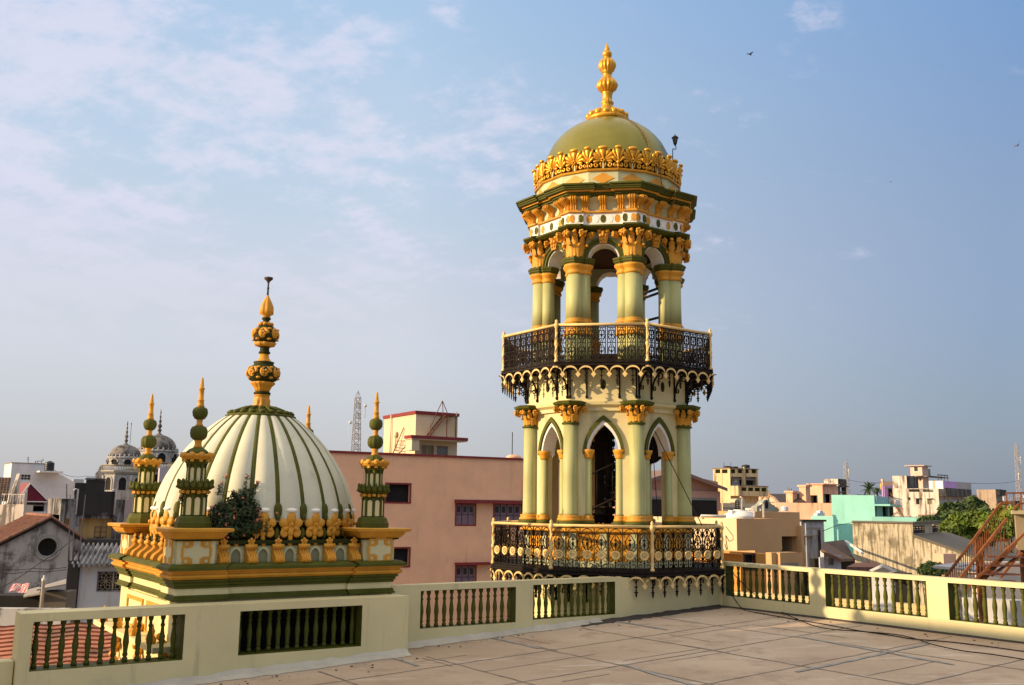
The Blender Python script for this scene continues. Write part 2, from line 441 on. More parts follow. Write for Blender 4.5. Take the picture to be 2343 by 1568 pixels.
    for i in range(n+1):
        x = -hw+aw*i
        x = max(-hw+.02, min(hw-.02, x))
        b.tube(xz([(x, zt), (x, zt-.30)], yb), .012, 4)
        for s in (-1, 1): b.tube(xz(arc(x+s*aw*.5, zt-.16, aw*.5, pi/2, pi/2+s*pi/2, 6, .15), yb), .013, 4)
        for z, rr in ((-.20, .036), (-.255, .020), (-.30, .044), (-.345, .026)):
            b.prismy([(x-rr, zt+z), (x, zt+z-.035), (x+rr, zt+z), (x, zt+z+.03)], yb-.010, yb+.012)
        b.prismy([(x-.02, zt-.36), (x, zt-.41), (x+.02, zt-.36)], yb-.008, yb+.008)
    b.build('pendant_fringe', IRON, val)
    ring8(val, MIN)
    # brackets under the slab
    yw = -Rwall*c22
    k = 0
    for x in (-.69, -.34, .34, .69):
        b = MB(); z1 = zslab0-.002; dep = ap-Rwall*c22-.06
        b.box(x-.016, x+.016, yw-.022, yw, zbrk, z1)
        b.box(x-.016, x+.016, yw-dep, yw-.02, z1-.04, z1)
        b.tube([(x, yw-.02-dep*.86*(1-cos(a)), zbrk+.04+(z1-zbrk-.06)*sin(a)) for a in [i/9*pi/2 for i in range(10)]], .02, 4)
        b.tube([(x, yw-.02-dep*.5+(.11-.007*i)*cos(i*.7), z1-.15+(.09-.006*i)*sin(i*.7)) for i in range(12)], .014, 4)
        b.tube([(x, yw-.10+(.06-.004*i)*cos(i*.7), zbrk+.17+(.06-.004*i)*sin(i*.7)) for i in range(12)], .014, 4)
        b.ell((x, yw-.02, zbrk-.01), (.03, .035, .045), 6, 4)
        ring8(part(b, 'bracket', IRON), MIN)
balcony(2.646, -1.325, -1.212, -.366, -.2565, True, 7, 1.86, -1.85)
balcony(2.483, 2.836, 2.93, 3.699, 3.815, False, 9, 1.87, 2.27)

# --- lower arcade
def pointed(a, zs, za, n=9):
    """points of a pointed arch of half width a from the right spring over the apex to the left spring"""
    h = za-zs; rr = (a*a+h*h)/(2*a); out = []
    th = math.asin(min(1, h/rr)) if rr >= a else pi/2
    if h > a: th = math.acos((rr-a)/rr)
    for i in range(n+1):
        q = th*i/n; out.append((a-rr+rr*cos(q), zs+rr*sin(q)))
    out[-1] = (0, za)
    return out+[(-x, z) for x, z in reversed(out[:-1])]
def roundarch(a, zs, n=16): return [(a*cos(pi*i/n), zs+a*sin(pi*i/n)) for i in range(n+1)]
def arch_wall(mb, hw, z0, z1, a, arch, y0, y1):
    poly = [(-hw, z0), (-a, z0)]+list(reversed(arch))+[(a, z0), (hw, z0), (hw, z1), (-hw, z1)]
    mb.prismy(poly, y0, y1)
def arch_band(mb, outer, inner, y0, y1):
    n = len(outer)
    vs = [(x, y0, z) for x, z in outer]+[(x, y0, z) for x, z in inner]+[(x, y1, z) for x, z in outer]+[(x, y1, z) for x, z in inner]
    fs = []
    for i in range(n-1):
        fs += [(i, n+i, n+i+1, i+1), (2*n+i, 2*n+i+1, 3*n+i+1, 3*n+i), (i, i+1, 2*n+i+1, 2*n+i), (n+i, 3*n+i, 3*n+i+1, n+i+1)]
    for i in (0, n-1): fs.append((i, n+i, 3*n+i, 2*n+i))
    mb.add(vs, fs)
RW = 1.73; apw = RW*c22; hww = RW*s22
b = MB(); arch_wall(b, hww-.001, -.358, 2.08, .36, pointed(.36, 1.09, 1.76), -apw, -apw+.30)
ring8(part(b, 'arcade_wall', CREAM), MIN)
b = MB(); arch_band(b, pointed(.36, 1.09, 1.785), pointed(.315, 1.09, 1.70), -apw-.012, -apw+.33); ring8(part(b, 'arch_soffit', WHITE), MIN)
b = MB(); arch_band(b, pointed(.43, 1.09, 1.89), pointed(.365, 1.09, 1.79), -apw-.05, -apw+.01); ring8(part(b, 'arch_hood', OLIVE), MIN)
# jamb columns
for s in (-1, 1):
    b = MB(); b.lathe([(.09, -.17), (.078, -.12), (.075, 1.0)], 14, (s*.325, -apw+.05)); jc = part(b, 'jamb_column', PALEG)
    b = MB(); b.lathe([(.08, .99), (.10, 1.02), (.095, 1.05), (.12, 1.10), (.135, 1.14), (.135, 1.175), (.10, 1.18)], 14, (s*.325, -apw+.05)); b.build('jamb_capital', GOLD, jc)
    b = MB(); b.lathe([(.10, -.175), (.115, -.20), (.105, -.225), (.125, -.25), (.13, -.285)], 14, (s*.325, -apw+.05)); b.build('jamb_base', GOLD, jc)
    b = MB(); b.lathe([(.14, -.286), (.14, -.32), (.15, -.36)], 14, (s*.325, -apw+.05)); b.build('jamb_plinth', OLIVE, jc)
    ring8(jc, MIN)
    b = MB(); b.box(min(s*.40, s*.60), max(s*.40, s*.60), -apw-.05, -apw+.25, -.284, -.18); ring8(part(b, 'wall_moulding', GOLD), MIN)
    b = MB(); b.box(min(s*.40, s*.60), max(s*.40, s*.60), -apw-.07, -apw+.25, -.359, -.286); ring8(part(b, 'wall_plinth', OLIVE), MIN)
# plinth and base moulding all round
b = MB(); b.M = rz(R(22.5)); b.lathe([(.20, -.175), (.215, -.20), (.20, -.225), (.225, -.25), (.235, -.285)], 18, (0, -1.79)); ring8(part(b, 'base_moulding', GOLD), MIN)
b = MB(); b.M = rz(R(22.5)); b.lathe([(.245, -.286), (.245, -.32), (.26, -.36)], 18, (0, -1.79)); ring8(part(b, 'base_plinth', OLIVE), MIN)

# --- corner columns with leafy capitals
def leaf(mb, base, outdir, h, w, rho, tilt=0.0, n=11, k=2):
    """an acanthus leaf: rises along the bell, then rolls outwards and down at the tip"""
    base = Vector(base); o = Vector(outdir).normalized(); side = Vector((0, 0, 1)).cross(o)
    h1 = h-rho; vs = []; fs = []
    for i in range(n+1):
        t = i/n
        if t < .6: q = t/.6; out, zz, nx, nz = tilt*q*q, h1*q, 1, 0
        else:
            ph = (t-.6)/.4*R(165); out, zz = tilt+rho*(1-cos(ph)), h1+rho*sin(ph); nx, nz = cos(ph), -sin(ph)
        ww = w*(.62+.38*sin(pi*min(1, t*1.1)))*(1+(.20 if i % 2 else -.08)) if t < .95 else w*.55
        for j in range(-k, k+1):
            q = j/k; bump = .30*w*(1-q*q)+(.14*w if j == 0 else 0)
            vs.append(base+o*(out+bump*max(nx, .2))+side*(ww*q)+Vector((0, 0, zz-bump*min(0, nx)*.3)))
    m = 2*k+1
    for i in range(n):
        for j in range(2*k): fs.append((i*m+j, i*m+j+1, (i+1)*m+j+1, (i+1)*m+j))
    mb.add(vs, fs, True)
    e = base+o*(tilt+rho*1.3)+Vector((0, 0, h1+rho*.35)); mb.ell(e, (w*.62, w*.62, rho*.75), 7, 5)
def bell(mb, c, z0, z1, r0, r1):
    h = z1-z0; mb.lathe([(r0*.94, z0), (r0*.90, z0+h*.4), (r0+(r1-r0)*.25, z0+h*.8), (r1*.70, z1)], 14, c)
def capital(mb, c, z0, z1, r0, r1, nl):
    h = z1-z0; wl = r0*2*pi/nl
    for zz, hh, rr, ph, kk in ((0, .50, r0*.96, 0, .41), (h*.05, .80, r0*.96, .5, .41)):
        for i in range(nl):
            a = -pi/2+2*pi*(i+ph)/nl
            leaf(mb, (c[0]+rr*cos(a), c[1]+rr*sin(a), z0+zz), (cos(a), sin(a), 0), h*hh, wl*kk, h*.085, tilt=(r1-r0)*(.15 if ph == 0 else .32))
    for i in range(nl):
        a = -pi/2+2*pi*i/nl; rr = r1*.95
        p = Vector((c[0]+rr*cos(a), c[1]+rr*sin(a), z1-h*.17)); ra = r1*.23
        tn = Vector((-sin(a), cos(a), 0)); on = Vector((cos(a), sin(a), 0))
        mb.tube([p+on*(ra*(1-.06*q)*cos(-pi*.6+q*.75))+Vector((0, 0, ra*(1-.06*q)*.85*sin(-pi*.6+q*.75))) for q in range(13)], ra*.30, 5)
        mb.ell(p+on*ra*.1, (ra*.55, ra*.55, ra*.55), 7, 5)
        for q in range(5): mb.ell(p+on*ra*.85+tn*(ra*.5*cos(q*1.257))+Vector((0, 0, ra*.5*sin(q*1.257))), (ra*.34, ra*.34, ra*.34), 6, 4)
        a2 = a+pi/nl
        mb.ell((c[0]+r1*.84*cos(a2), c[1]+r1*.84*sin(a2), z1-h*.10), (r1*.13, r1*.13, h*.06), 7, 5)
        for q in range(4): mb.ell((c[0]+r1*.90*cos(a2)+.02*cos(q*1.57), c[1]+r1*.90*sin(a2)+.02*sin(q*1.57), z1-h*.10+.025*sin(q*1.57+.8)), (r1*.07, r1*.07, h*.04), 5, 4)
b = MB(); b.M = rz(R(22.5)); b.lathe([(.165, -.176), (.155, -.12), (.150, .6), (.147, 1.684)], 24, (0, -1.79))
colm = part(b, 'column', PALEG)
b = MB(); b.M = rz(R(22.5)); b.lathe([(.16, 1.683), (.185, 1.695), (.185, 1.72), (.16, 1.738)], 20, (0, -1.79)); b.stack([(.30, 2.064), (.36, 2.10), (.38, 2.146), (.30, 2.17)], lambda r: [(x, y-1.79) for x, y in ngon(8, r, R(22.5))])
b.build('abacus', OLIVE, colm)
b = MB(); b.M = rz(R(22.5)); capital(b, (0, -1.79), 1.738, 2.063, .15, .31, 8); b.build('capital', GOLD, colm)
b = MB(); b.M = rz(R(22.5)); bell(b, (0, -1.79), 1.737, 2.066, .15, .31); b.build('capital_bell', OLIVED, colm)  # dark olive here also supplies the shade in gaps between leaves
ring8(colm, MIN)

# --- shaft between the balconies
b = MB(); b.stack([(1.80, 1.98), (1.80, 2.05), (1.90, 2.10), (1.92, 2.155), (1.87, 2.17), (1.87, 2.836)], octo)
part(b, 'shaft', CREAM)
b = MB(); b.prismy([(.058*cos(a), 2.52+.11*sin(a)) for a in [2*pi*i/16 for i in range(16)]], -1.87*c22-.004, -1.87*c22+.05); ring8(part(b, 'vent', OLIVED), MIN)
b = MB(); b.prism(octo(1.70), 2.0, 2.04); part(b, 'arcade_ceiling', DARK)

# --- spiral stair inside the lower arcade
b = MB(); b.lathe([(.07, -.4), (.07, 1.99)], 10)
for i in range(15):
    a = R(200)+i*R(27); z = -.32+i*.155
    b.M = rz(a)
    b.prism([(.03, -.05), (.72, -.19), (.72, .19), (.03, .05)], z, z+.03)
    xs = [.06+i2*.033 for i2 in range(21)]; zs = [z-.15+j*.0215 for j in range(8)]
    b.M = rz(a) @ Matrix.Translation((0, -.02, 0)) 
    b.gridsolid(xs, zs, lambda p, q: not (q in (2, 5) and p % 3 == 1 or q in (3, 4) and p % 6 == 2), -.004, .004)
b.M = None
b.tube([(.72*cos(R(200)+R(27)*i/4), .72*sin(R(200)+R(27)*i/4), -.30+.155*i/4) for i in range(58)], .03, 5)
b.tube([(.72*cos(R(200)+R(27)*i/4), .72*sin(R(200)+R(27)*i/4), .45+.155*i/4) for i in range(40)], .02, 5)
for i in range(10):
    a = R(200)+i*R(27); b.tube([(.72*cos(a), .72*sin(a), -.3+.155*i), (.72*cos(a), .72*sin(a), .45+.155*i)], .014, 4)
xs = [-.30+.02*i for i in range(21)]; zs = [-.34+.02*i for i in range(116)]
b.gridsolid(xs, zs, lambda p, q: not ((q // 14) % 2 == 1 and 11 <= p <= 16 and (p+q//2) % 3 == 0 and q % 2 == 0), .10, .112)
for i in range(14): b.ell((.115, .106, -.25+.165*i), (.045, .01, .075), 7, 5)
part(b, 'spiral_stair', IRON)

# --- upper gallery: clusters of three columns at each corner
FX, FY = .43, -1.40         # flank column of the front facet
def cl3(mb, pc, pf, seg=20):
    mb.M = rz(R(22.5)); mb.lathe(pc, seg, (0, -1.60)); mb.M = None
    mb.lathe(pf, seg, (FX, FY)); mb.M = rz(R(45)); mb.lathe(pf, seg, (-FX, FY)); mb.M = None
b = MB(); cl3(b, [(.185, 2.93), (.185, 3.6)], [(.155, 2.93), (.155, 3.6)]); cp = part(b, 'pedestal', PALEG)
b = MB(); cl3(b, [(.19, 3.585), (.23, 3.61), (.23, 3.65), (.20, 3.67), (.20, 3.84), (.225, 3.87), (.225, 3.90), (.19, 3.92), (.205, 3.94), (.18, 3.962)],
              [(.16, 3.585), (.20, 3.61), (.20, 3.65), (.17, 3.67), (.17, 3.84), (.195, 3.87), (.195, 3.90), (.16, 3.92), (.175, 3.94), (.15, 3.962)]); b.build('base_moulding', GOLD, cp)
ring8(cp, MIN)
b = MB(); cl3(b, [(.178, 3.955), (.172, 4.3), (.168, 4.94)], [(.148, 3.955), (.143, 4.3), (.140, 4.94)]); cu = part(b, 'column_cluster', PALEG)
b = MB(); cl3(b, [(.175, 4.93), (.195, 4.95), (.195, 4.985), (.18, 5.0), (.185, 5.04), (.235, 5.09), (.245, 5.135)], [(.145, 4.93), (.165, 4.95), (.165, 4.985), (.15, 5.0), (.155, 5.04), (.20, 5.09), (.21, 5.135)]); b.build('neck_moulding', GOLD, cu)
b = MB()
o8 = lambda cx_, cy_: (lambda r: [(x+cx_, y+cy_) for x, y in ngon(8, r, R(22.5))])
IP = [(.235, 5.133), (.235, 5.165), (.265, 5.18), (.265, 5.215), (.285, 5.23), (.285, 5.275), (.25, 5.285)]
b.M = rz(R(22.5)); b.stack(IP, o8(0, -1.60)); b.M = None
IP2 = [(r-.03, z-.0015) for r, z in IP]; b.stack(IP2, o8(FX, FY)); b.M = rz(R(45)); b.stack([(r, z-.002) for r, z in IP2], o8(-FX, FY)); b.M = None
b.build('impost', OLIVE, cu)
b = MB(); b.M = rz(R(22.5)); capital(b, (0, -1.58), 5.283, 5.885, .19, .37, 8); b.build('capital', GOLD, cu)
b = MB(); b.M = rz(R(22.5)); bell(b, (0, -1.58), 5.282, 5.89, .19, .37); b.build('capital_bell', OLIVED, cu)  # dark bell again paints in the recess shade behind the leaves
ring8(cu, MIN)
RU = 1.60; apu = RU*c22; hwu = RU*s22
b = MB(); arch_wall(b, hwu-.001, 5.24, 5.90, .335, roundarch(.335, 5.28), -apu, -apu+.30); aw_ = part(b, 'arch_wall', PALEG2)
b = MB(); arch_band(b, roundarch(.34, 5.28), roundarch(.315, 5.28), -apu-.01, -apu+.36); b.build('arch_soffit', WHITE, aw_)
b = MB(); arch_band(b, roundarch(.435, 5.28), roundarch(.345, 5.28), -apu-.06, -apu+.01); arch_band(b, roundarch(.455, 5.28), roundarch(.405, 5.28), -apu-.085, -apu-.05); b.build('arch_hood', OLIVE, aw_)
b = MB(); b.prismy([(-.075, 5.60), (.075, 5.60), (.12, 5.85), (.12, 5.90), (-.12, 5.90), (-.12, 5.85)], -apu-.12, -apu-.03)
for s in (-1, 1):
    b.ell((s*.085, -apu-.12, 5.865), (.055, .05, .05), 8, 6); b.ell((s*.055, -apu-.13, 5.77), (.04, .04, .05), 8, 6); b.ell((s*.04, -apu-.12, 5.68), (.035, .04, .045), 6, 5)
b.ell((0, -apu-.14, 5.80), (.045, .05, .07), 8, 6); b.build('keystone', GOLD, aw_)
ring8(aw_, MIN)
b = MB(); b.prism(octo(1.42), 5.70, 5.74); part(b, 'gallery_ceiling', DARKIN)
b = MB(); b.bar((.70, .1, 4.80), (1.25, -.75, 4.80), .045); b.bar((.70, .25, 4.72), (1.25, -.62, 4.72), .045); b.bar((.62, .1, 4.14), (1.25, -.72, 4.14), .045); b.bar((.62, .1, 3.0), (.62, .1, 5.2), .05); b.bar((-.5, .6, 3.5), (.5, .6, 3.5), .05); b.box(-.5, .5, .58, .62, 3.1, 3.5)
part(b, 'tie_beam', IRON)

# --- entablature: abacus slab, dotted band, consoles, cornice
def ressaut(ap0, ap1, L):
    """octagon whose corners step forward: ap0 mid apothem, ap1 corner apothem, L how far the step runs from each corner"""
    out = []
    for k in range(8):
        a = 45*k; h1 = ap1*math.tan(R(22.5))
        x = h1-L
        p = [(-x, -ap0), (x, -ap0), (x, -ap1), (h1, -ap1)]
        q = [(-x, -ap1)]
        seq = [(-x, -ap1), (-x, -ap0), (x, -ap0), (x, -ap1), (h1, -ap1)]
        m = rz(R(a))
        out += [tuple((m @ Vector((px, py, 0)))[:2]) for px, py in seq]
    return out
ress = lambda L, d: (lambda r: ressaut(r-d, r, L))
b = MB(); b.stack([(1.60, 5.875), (1.78, 5.89), (1.86, 5.93), (1.86, 5.965), (1.74, 5.992)], ress(.30, .10)); part(b, 'abacus_course', OLIVE)
b = MB(); b.stack([(1.715, 5.988), (1.715, 6.246)], ress(.29, .06)); band = part(b, 'frieze_band', WHITE)
def oval(mb, x, y, rx=.060, rz_=.088, d=.008, z=6.117): mb.prismy([(x+rx*cos(a), z+rz_*sin(a)) for a in [2*pi*i/20 for i in range(20)]], y-d, y+.01)
ym, yc = -1.655, -1.715
for m_, nm, spots in ((GOLD, 'gold_oval', [(-.305, ym), (.305, ym), (-.655, yc), (.655, yc)]), (OLIVE, 'olive_oval', [(0, ym), (-.475, yc), (.475, yc)]), (WHITE, 'white_oval', [(-.152, ym), (.152, ym), (-.565, yc), (.565, yc)])):
    for x, y in spots:
        b = MB(); oval(b, x, y); ring8(b.build(nm, m_, MIN), MIN)
b = MB(); b.stack([(1.74, 6.243), (1.775, 6.252), (1.775, 6.278), (1.70, 6.285)], ress(.29, .06)); part(b, 'gold_fillet', GOLD)
b = MB(); b.stack([(1.68, 6.28), (1.68, 6.50), (1.80, 6.585)], ress(.29, .05)); part(b, 'bracket_frieze', PALEG2)
def console(mb, x, y, z0, z1, w, dep):
    """S-shaped bracket against a wall at y, projecting to -y at the top"""
    h = z1-z0
    pr = [(y+.02, z0), (y-dep*.25, z0), (y-dep*.30, z0+h*.12), (y-dep*.22, z0+h*.30), (y-dep*.35, z0+h*.52), (y-dep*.85, z0+h*.70), (y-dep, z0+h*.84), (y-dep*.9, z1), (y+.02, z1)]
    mb.prismx(pr, x-w/2, x+w/2)
    for k in (-.32, 0, .32):
        pts = [(x+k*w*1.0, p[0]-.004, p[1]) for p in pr[1:8]]
        mb.tube(pts, w*.11, 4)
    mb.tube([(x-w*.62, y-dep*.80, z1-h*.14), (x+w*.62, y-dep*.80, z1-h*.14)], h*.13, 8)
    mb.box(x-w*.6, x+w*.6, y-dep*.34, y, z0-.004, z0+h*.06)
for x, y in ((0, -1.63), (-.38, -1.63), (.38, -1.63), (-.63, -1.68), (.63, -1.68)):
    b = MB(); console(b, x, y, 6.29, 6.575, .15, .23); ring8(part(b, 'console', GOLD), MIN)
b = MB(); CP = [(1.74, 6.575), (1.80, 6.59), (1.80, 6.615), (1.84, 6.625), (1.84, 6.65), (1.885, 6.665)]
b.stack(CP, ress(.50, .06)); part(b, 'bed_moulding', OLIVE)
b = MB(); b.stack([(1.80, 6.664), (1.89, 6.668), (1.90, 6.70), (1.84, 6.705)], ress(.60, .06)); part(b, 'gold_soffit', GOLD)
b = MB(); b.stack([(1.86, 6.70), (1.965, 6.704), (1.965, 6.735), (1.99, 6.74), (1.99, 6.775), (2.03, 6.782), (2.03, 6.818), (1.60, 6.90)], ress(.66, .05)); part(b, 'cornice', OLIVE)

# --- drum with lozenges, crown of palmettes, dome
p16 = lambda r: ngon(16, r, R(-90+11.25))
b = MB(); b.stack([(1.66, 6.84), (1.655, 7.21)], p16); part(b, 'drum', PALEG2)
ap16 = 1.657*cos(R(11.25))
b = MB(); b.prismy([(-.235, 7.035), (0, 6.915), (.235, 7.035), (0, 7.165)], -ap16-.014, -ap16+.02)
ring8(part(b, 'lozenge', GOLD), MIN, 16)
b = MB(); b.stack([(1.66, 7.195), (1.705, 7.205), (1.715, 7.235), (1.69, 7.255), (1.64, 7.262)], p16); part(b, 'gold_rim', GOLDM)
b = MB(); b.stack([(1.645, 7.25), (1.61, 7.40), (1.64, 7.70), (1.57, 7.73), (1.45, 7.62)], p16); part(b, 'crown_band', OLIVED)
def petal(mb, c, L, w, ang, y, th=.035, tip=1.0):
    """a fleshy leaf in the facet plane: root at c=(x,z), length, half width, angle from +x"""
    M3 = Matrix.Rotation(-ang, 3, 'Y')
    cx_, cz_ = c[0]+cos(ang)*L/2, c[1]+sin(ang)*L/2
    mb.ell((cx_, y, cz_), (L/2, th, w), 8, 6, M3 @ Matrix.Rotation(0, 3, 'X'))
def petal2(mb, c, L, w, ang, y, th=.035):
    """teardrop petal, fat at the tip"""
    n = 8; vs = []; fs = []
    for i in range(n+1):
        t = i/n; ww = w*(.18+.82*sin(pi*t**1.5*.5)**1.2)*math.sqrt(max(0, 1-max(0, t-.72)**2/.0784*.98))
        px, pz = c[0]+cos(ang)*L*t, c[1]+sin(ang)*L*t
        for j in range(7):
            a = 2*pi*j/7
            vs.append((px-sin(ang)*ww*cos(a), y+th*sin(a)*(.35+.65*sin(pi*t))-.03*t*t, pz+cos(ang)*ww*cos(a)))
    for i in range(n):
        for j in range(7): fs.append((i*7+j, i*7+(j+1) % 7, (i+1)*7+(j+1) % 7, (i+1)*7+j))
    fs += [tuple(range(6, -1, -1)), tuple(n*7+j for j in range(7))]
    mb.add(vs, fs, True)
ya = -1.645*cos(R(11.25))
# broad palmette on the facet centre
b = MB(); z0 = 7.265
zc_ = z0+.17
petal2(b, (0, zc_), .285, .10, pi/2, ya-.045, .05)
b.ell((0, ya-.08, z0+.445), (.115, .06, .045), 8, 6)
for s in (-1, 1):
    for an, L, w in ((63, .285, .058), (40, .275, .056), (16, .245, .05), (-10, .20, .044)):
        an_ = R(an) if s > 0 else pi-R(an)
        petal2(b, (s*.015, zc_), L, w, an_, ya-.03, .042)
    b.tube(xz(spiral(s*.145, z0+.065, .055, .018, pi/2+s*.4, pi/2-s*2*pi, 14), ya-.03), .02, 5)
    b.tube(xz([(s*.02, z0+.18), (s*.06, z0+.11), (s*.04, z0+.02)], ya-.03), .016, 5)
for q in range(5): b.ell((.035*cos(q*1.257), ya-.07, zc_+.035*sin(q*1.257)), (.022, .025, .022), 6, 4)
cpal = part(b, 'crown_palmette', GOLDM)
b = MB(); b.box(-.018, .018, ya-.035, ya+.02, z0-.01, z0+.13); b.build('stem', PALEG2, cpal)
ring8(cpal, MIN, 16)
# narrow lotus on the facet corner
b = MB(); b.M = rz(R(11.25)); yb_ = -1.66
petal2(b, (0, z0+.13), .325, .075, pi/2, yb_-.03, .045)
b.ell((0, yb_-.065, z0+.445), (.085, .055, .042), 8, 6)
for s in (-1, 1):
    petal2(b, (0, z0+.10), .33, .046, pi/2-s*R(20), yb_-.02); petal2(b, (0, z0+.09), .20, .04, pi/2-s*R(42), yb_-.02)
    b.tube(xz(spiral(s*.06, z0+.055, .042, .016, pi/2, pi/2-s*1.8*pi, 10), yb_-.015), .018, 5)
b.ell((0, yb_-.03, z0+.12), (.045, .04, .045), 8, 6); b.tube(xz([(0, z0+.1), (0, z0)], yb_-.02), .025, 5)
ring8(part(b, 'crown_lotus', GOLDM), MIN, 16)
b = MB()
DP = [(1.60, 7.30), (1.57, 7.60), (1.50, 7.86), (1.42, 8.055), (1.298, 8.302), (1.17, 8.47), (1.05, 8.594), (.90, 8.71), (.745, 8.80), (.60, 8.88), (.45, 8.945)]
b.lathe(DP, 64); part(b, 'dome', DOMEG)
# --- finial
b = MB()
b.lathe([(.46, 8.93), (.505, 8.965), (.51, 9.02), (.47, 9.05), (.40, 9.14), (.30, 9.20), (.20, 9.26), (.165, 9.32), (.135, 9.37), (.13, 9.40), (.154, 9.43), (.154, 9.463), (.12, 9.50), (.115, 9.57), (.118, 9.656), (.138, 9.695), (.126, 9.715)], 28)
for i in range(14):
    a = 2*pi*i/14; b.M = rz(a)
    b.ell((0, -.45, 9.09), (.085, .07, .085), 8, 6); b.ell((0, -.36, 9.15), (.06, .06, .07), 6, 5)
b.M = None
b.lathe([(.126, 9.715, 0), (.15, 9.745, .1), (.211, 9.805, .22), (.236, 9.879, .25), (.225, 9.94, .25), (.20, 9.99, .22), (.15, 10.05, .15), (.11, 10.09, 0), (.107, 10.15, 0), (.107, 10.193, 0), (.122, 10.20, 0), (.118, 10.223, .0), (.165, 10.283, .2), (.195, 10.373, .25), (.19, 10.45, .25), (.16, 10.52, .2), (.11, 10.56, .1), (.085, 10.585, 0), (.079, 10.613, 0), (.107, 10.63, 0), (.113, 10.688, 0), (.107, 10.74, 0), (.055, 10.75, 0), (.062, 10.80, 0), (.05, 10.86, 0), (.03, 10.92, 0), (.003, 11.0, 0)], 56, lobes=14)
part(b, 'finial', GOLDM)
# ------------------------------------------------------------------ domed pavilion beside the terrace
PU, PN, HS = 6.12, 16.27, 1.475
PC = un(PU, PN)
PAV = thing('domed_pavilion', 'square cream and gold pavilion with a white ribbed onion dome and four corner spires', 'pavilion', (PC.x, PC.y, GROUND), R(34))
def ppart(mb, name, m, parent=PAV, **k): return mb.build(name, m, parent, **k)
def sqr(h, d=.0, L=.78):
    """square outline, half side h, with corners stepped forward by d over a length L from each corner"""
    if d == 0: return [(-h, -h), (h, -h), (h, h), (-h, h)]
    out = []
    for k in range(4):
        x = h-L
        for px, py in ((-x, -h), (-x, -h+d), (x, -h+d), (x, -h), (h, -h)):
            v = rz(k*pi/2) @ Vector((px, py, 0)); out.append((v.x, v.y))
    return out
sq = lambda d=.05, L=.78: (lambda r: sqr(r, d, L))
HW_ = 1.76
b = MB(); b.box(-1.70, 1.70, 1.3, 1.70, GROUND, -1.47); b.box(-1.70, -1.60, -1.68, 1.299, GROUND, -1.47); b.box(1.60, 1.70, -1.68, 1.299, GROUND, -1.47); b.stack([(1.70, -1.47), (1.70, -1.40)], sq(.04, .5)); ppart(b, 'wall', CREAM)
b = MB(); b.box(-1.59, 1.59, -.6, 1.29, GROUND, -1.48); b.box(-1.59, 1.59, -1.66, -.601, GROUND, -2.4); ppart(b, 'shaded_recess', mat('recess_shade_black', (.02, .02, .016), .95))  # recess behind the balusters, its shade painted in near black
b = MB(); b.stack([(1.70, -1.43), (1.78, -1.425), (1.78, -1.40), (1.76, -1.39), (1.76, -1.362), (1.74, -1.345)], sq(.05, .80)); ppart(b, 'base_moulding', OLIVE)
b = MB(); b.stack([(1.735, -1.346), (1.735, -1.25)], sq(.05, .78)); ppart(b, 'frieze', CREAM)
b = MB(); b.stack([(1.74, -1.252), (1.76, -1.245), (1.76, -1.215), (1.78, -1.205), (1.78, -1.17), (1.81, -1.155), (1.81, -1.122)], sq(.05, .80)); ppart(b, 'green_moulding', OLIVE)
b = MB(); b.stack([(1.79, -1.123), (1.83, -1.115), (1.86, -1.085), (1.86, -1.06), (1.83, -1.045), (1.83, -1.025), (1.87, -1.005), (1.87, -.99)], sq(.05, .82)); ppart(b, 'gold_cornice', GOLD)
b = MB(); b.stack([(1.86, -.992), (1.91, -.985), (1.91, -.945), (1.84, -.905), (1.70, -.90)], sq(.05, .84)); ppart(b, 'cornice', OLIVE)
# parapet, pedestals and their slabs
PH_ = 1.60
b = MB()
for k in range(4):
    b.M = rz(k*pi/2); b.box(-1.2, 1.2, -PH_, -PH_+.2, -.91, -.60)
b.M = None; ppart(b, 'parapet', PALEG2)
b = MB(); b.prism(sqr(1.5), -.72, -.66); ppart(b, 'roof_deck', mat('deck_paint', (.20, .17, .10), .8))
b = MB()
for k in range(4):
    b.M = rz(k*pi/2); b.box(-1.2, 1.2, -PH_-.055, -PH_+.26, -.625, -.572); b.box(-1.2, 1.2, -PH_-.03, -PH_+.2, -.655, -.6251)
b.M = None; ppart(b, 'parapet_coping', OLIVED)
PL = HS
def at_corner(fn, name, m):
    b = MB(); b.M = Matrix.Translation((-PL, -PL, 0)); fn(b)
    o = ppart(b, name, m); return o
def fret(mb, y):
    """gold key-pattern panel on the pedestal's face"""
    w = .017
    for s in (-1, 1):
        for t in (-1, 1):
            cx_, cz_ = s*.148, -.735+t*.122
            for (x0, x1, z0, z1) in ((-.058, .058, .058-2*w, .058), (-.058, .058, -.058, -.058+2*w), (-.058, -.058+2*w, -.058+2*w, .058-2*w), (.058-2*w, .058, -.058+2*w, .058-2*w)):
                mb.box(cx_+x0, cx_+x1, y-.009, y+.01, cz_+z0, cz_+z1)
    for s in (-1, 1):
        mb.box(-.0899, .0899, y-.008, y+.01, -.735+s*.180-w, -.735+s*.180+w)
        mb.box(s*.206-w, s*.206+w, y-.008, y+.01, -.799, -.671)
        for t in (-1, 1): mb.box(s*.072-w, s*.072+w, y-.0085, y+.01, min(-.735+t*.085, -.735+t*.162), max(-.735+t*.085, -.735+t*.162))
HPED = .275
b = MB(); b.M = Matrix.Translation((-PL, -PL, 0)); b.box(-HPED, HPED, -HPED, HPED, -.905, -.56); b.box(-HPED-.06, HPED+.06, -HPED+.07, HPED-.07, -.905, -.561); b.box(-HPED+.07, HPED-.07, -HPED-.03, HPED+.06, -.905, -.5615) if False else None
ped = ppart(b, 'pedestal', CREAMW)
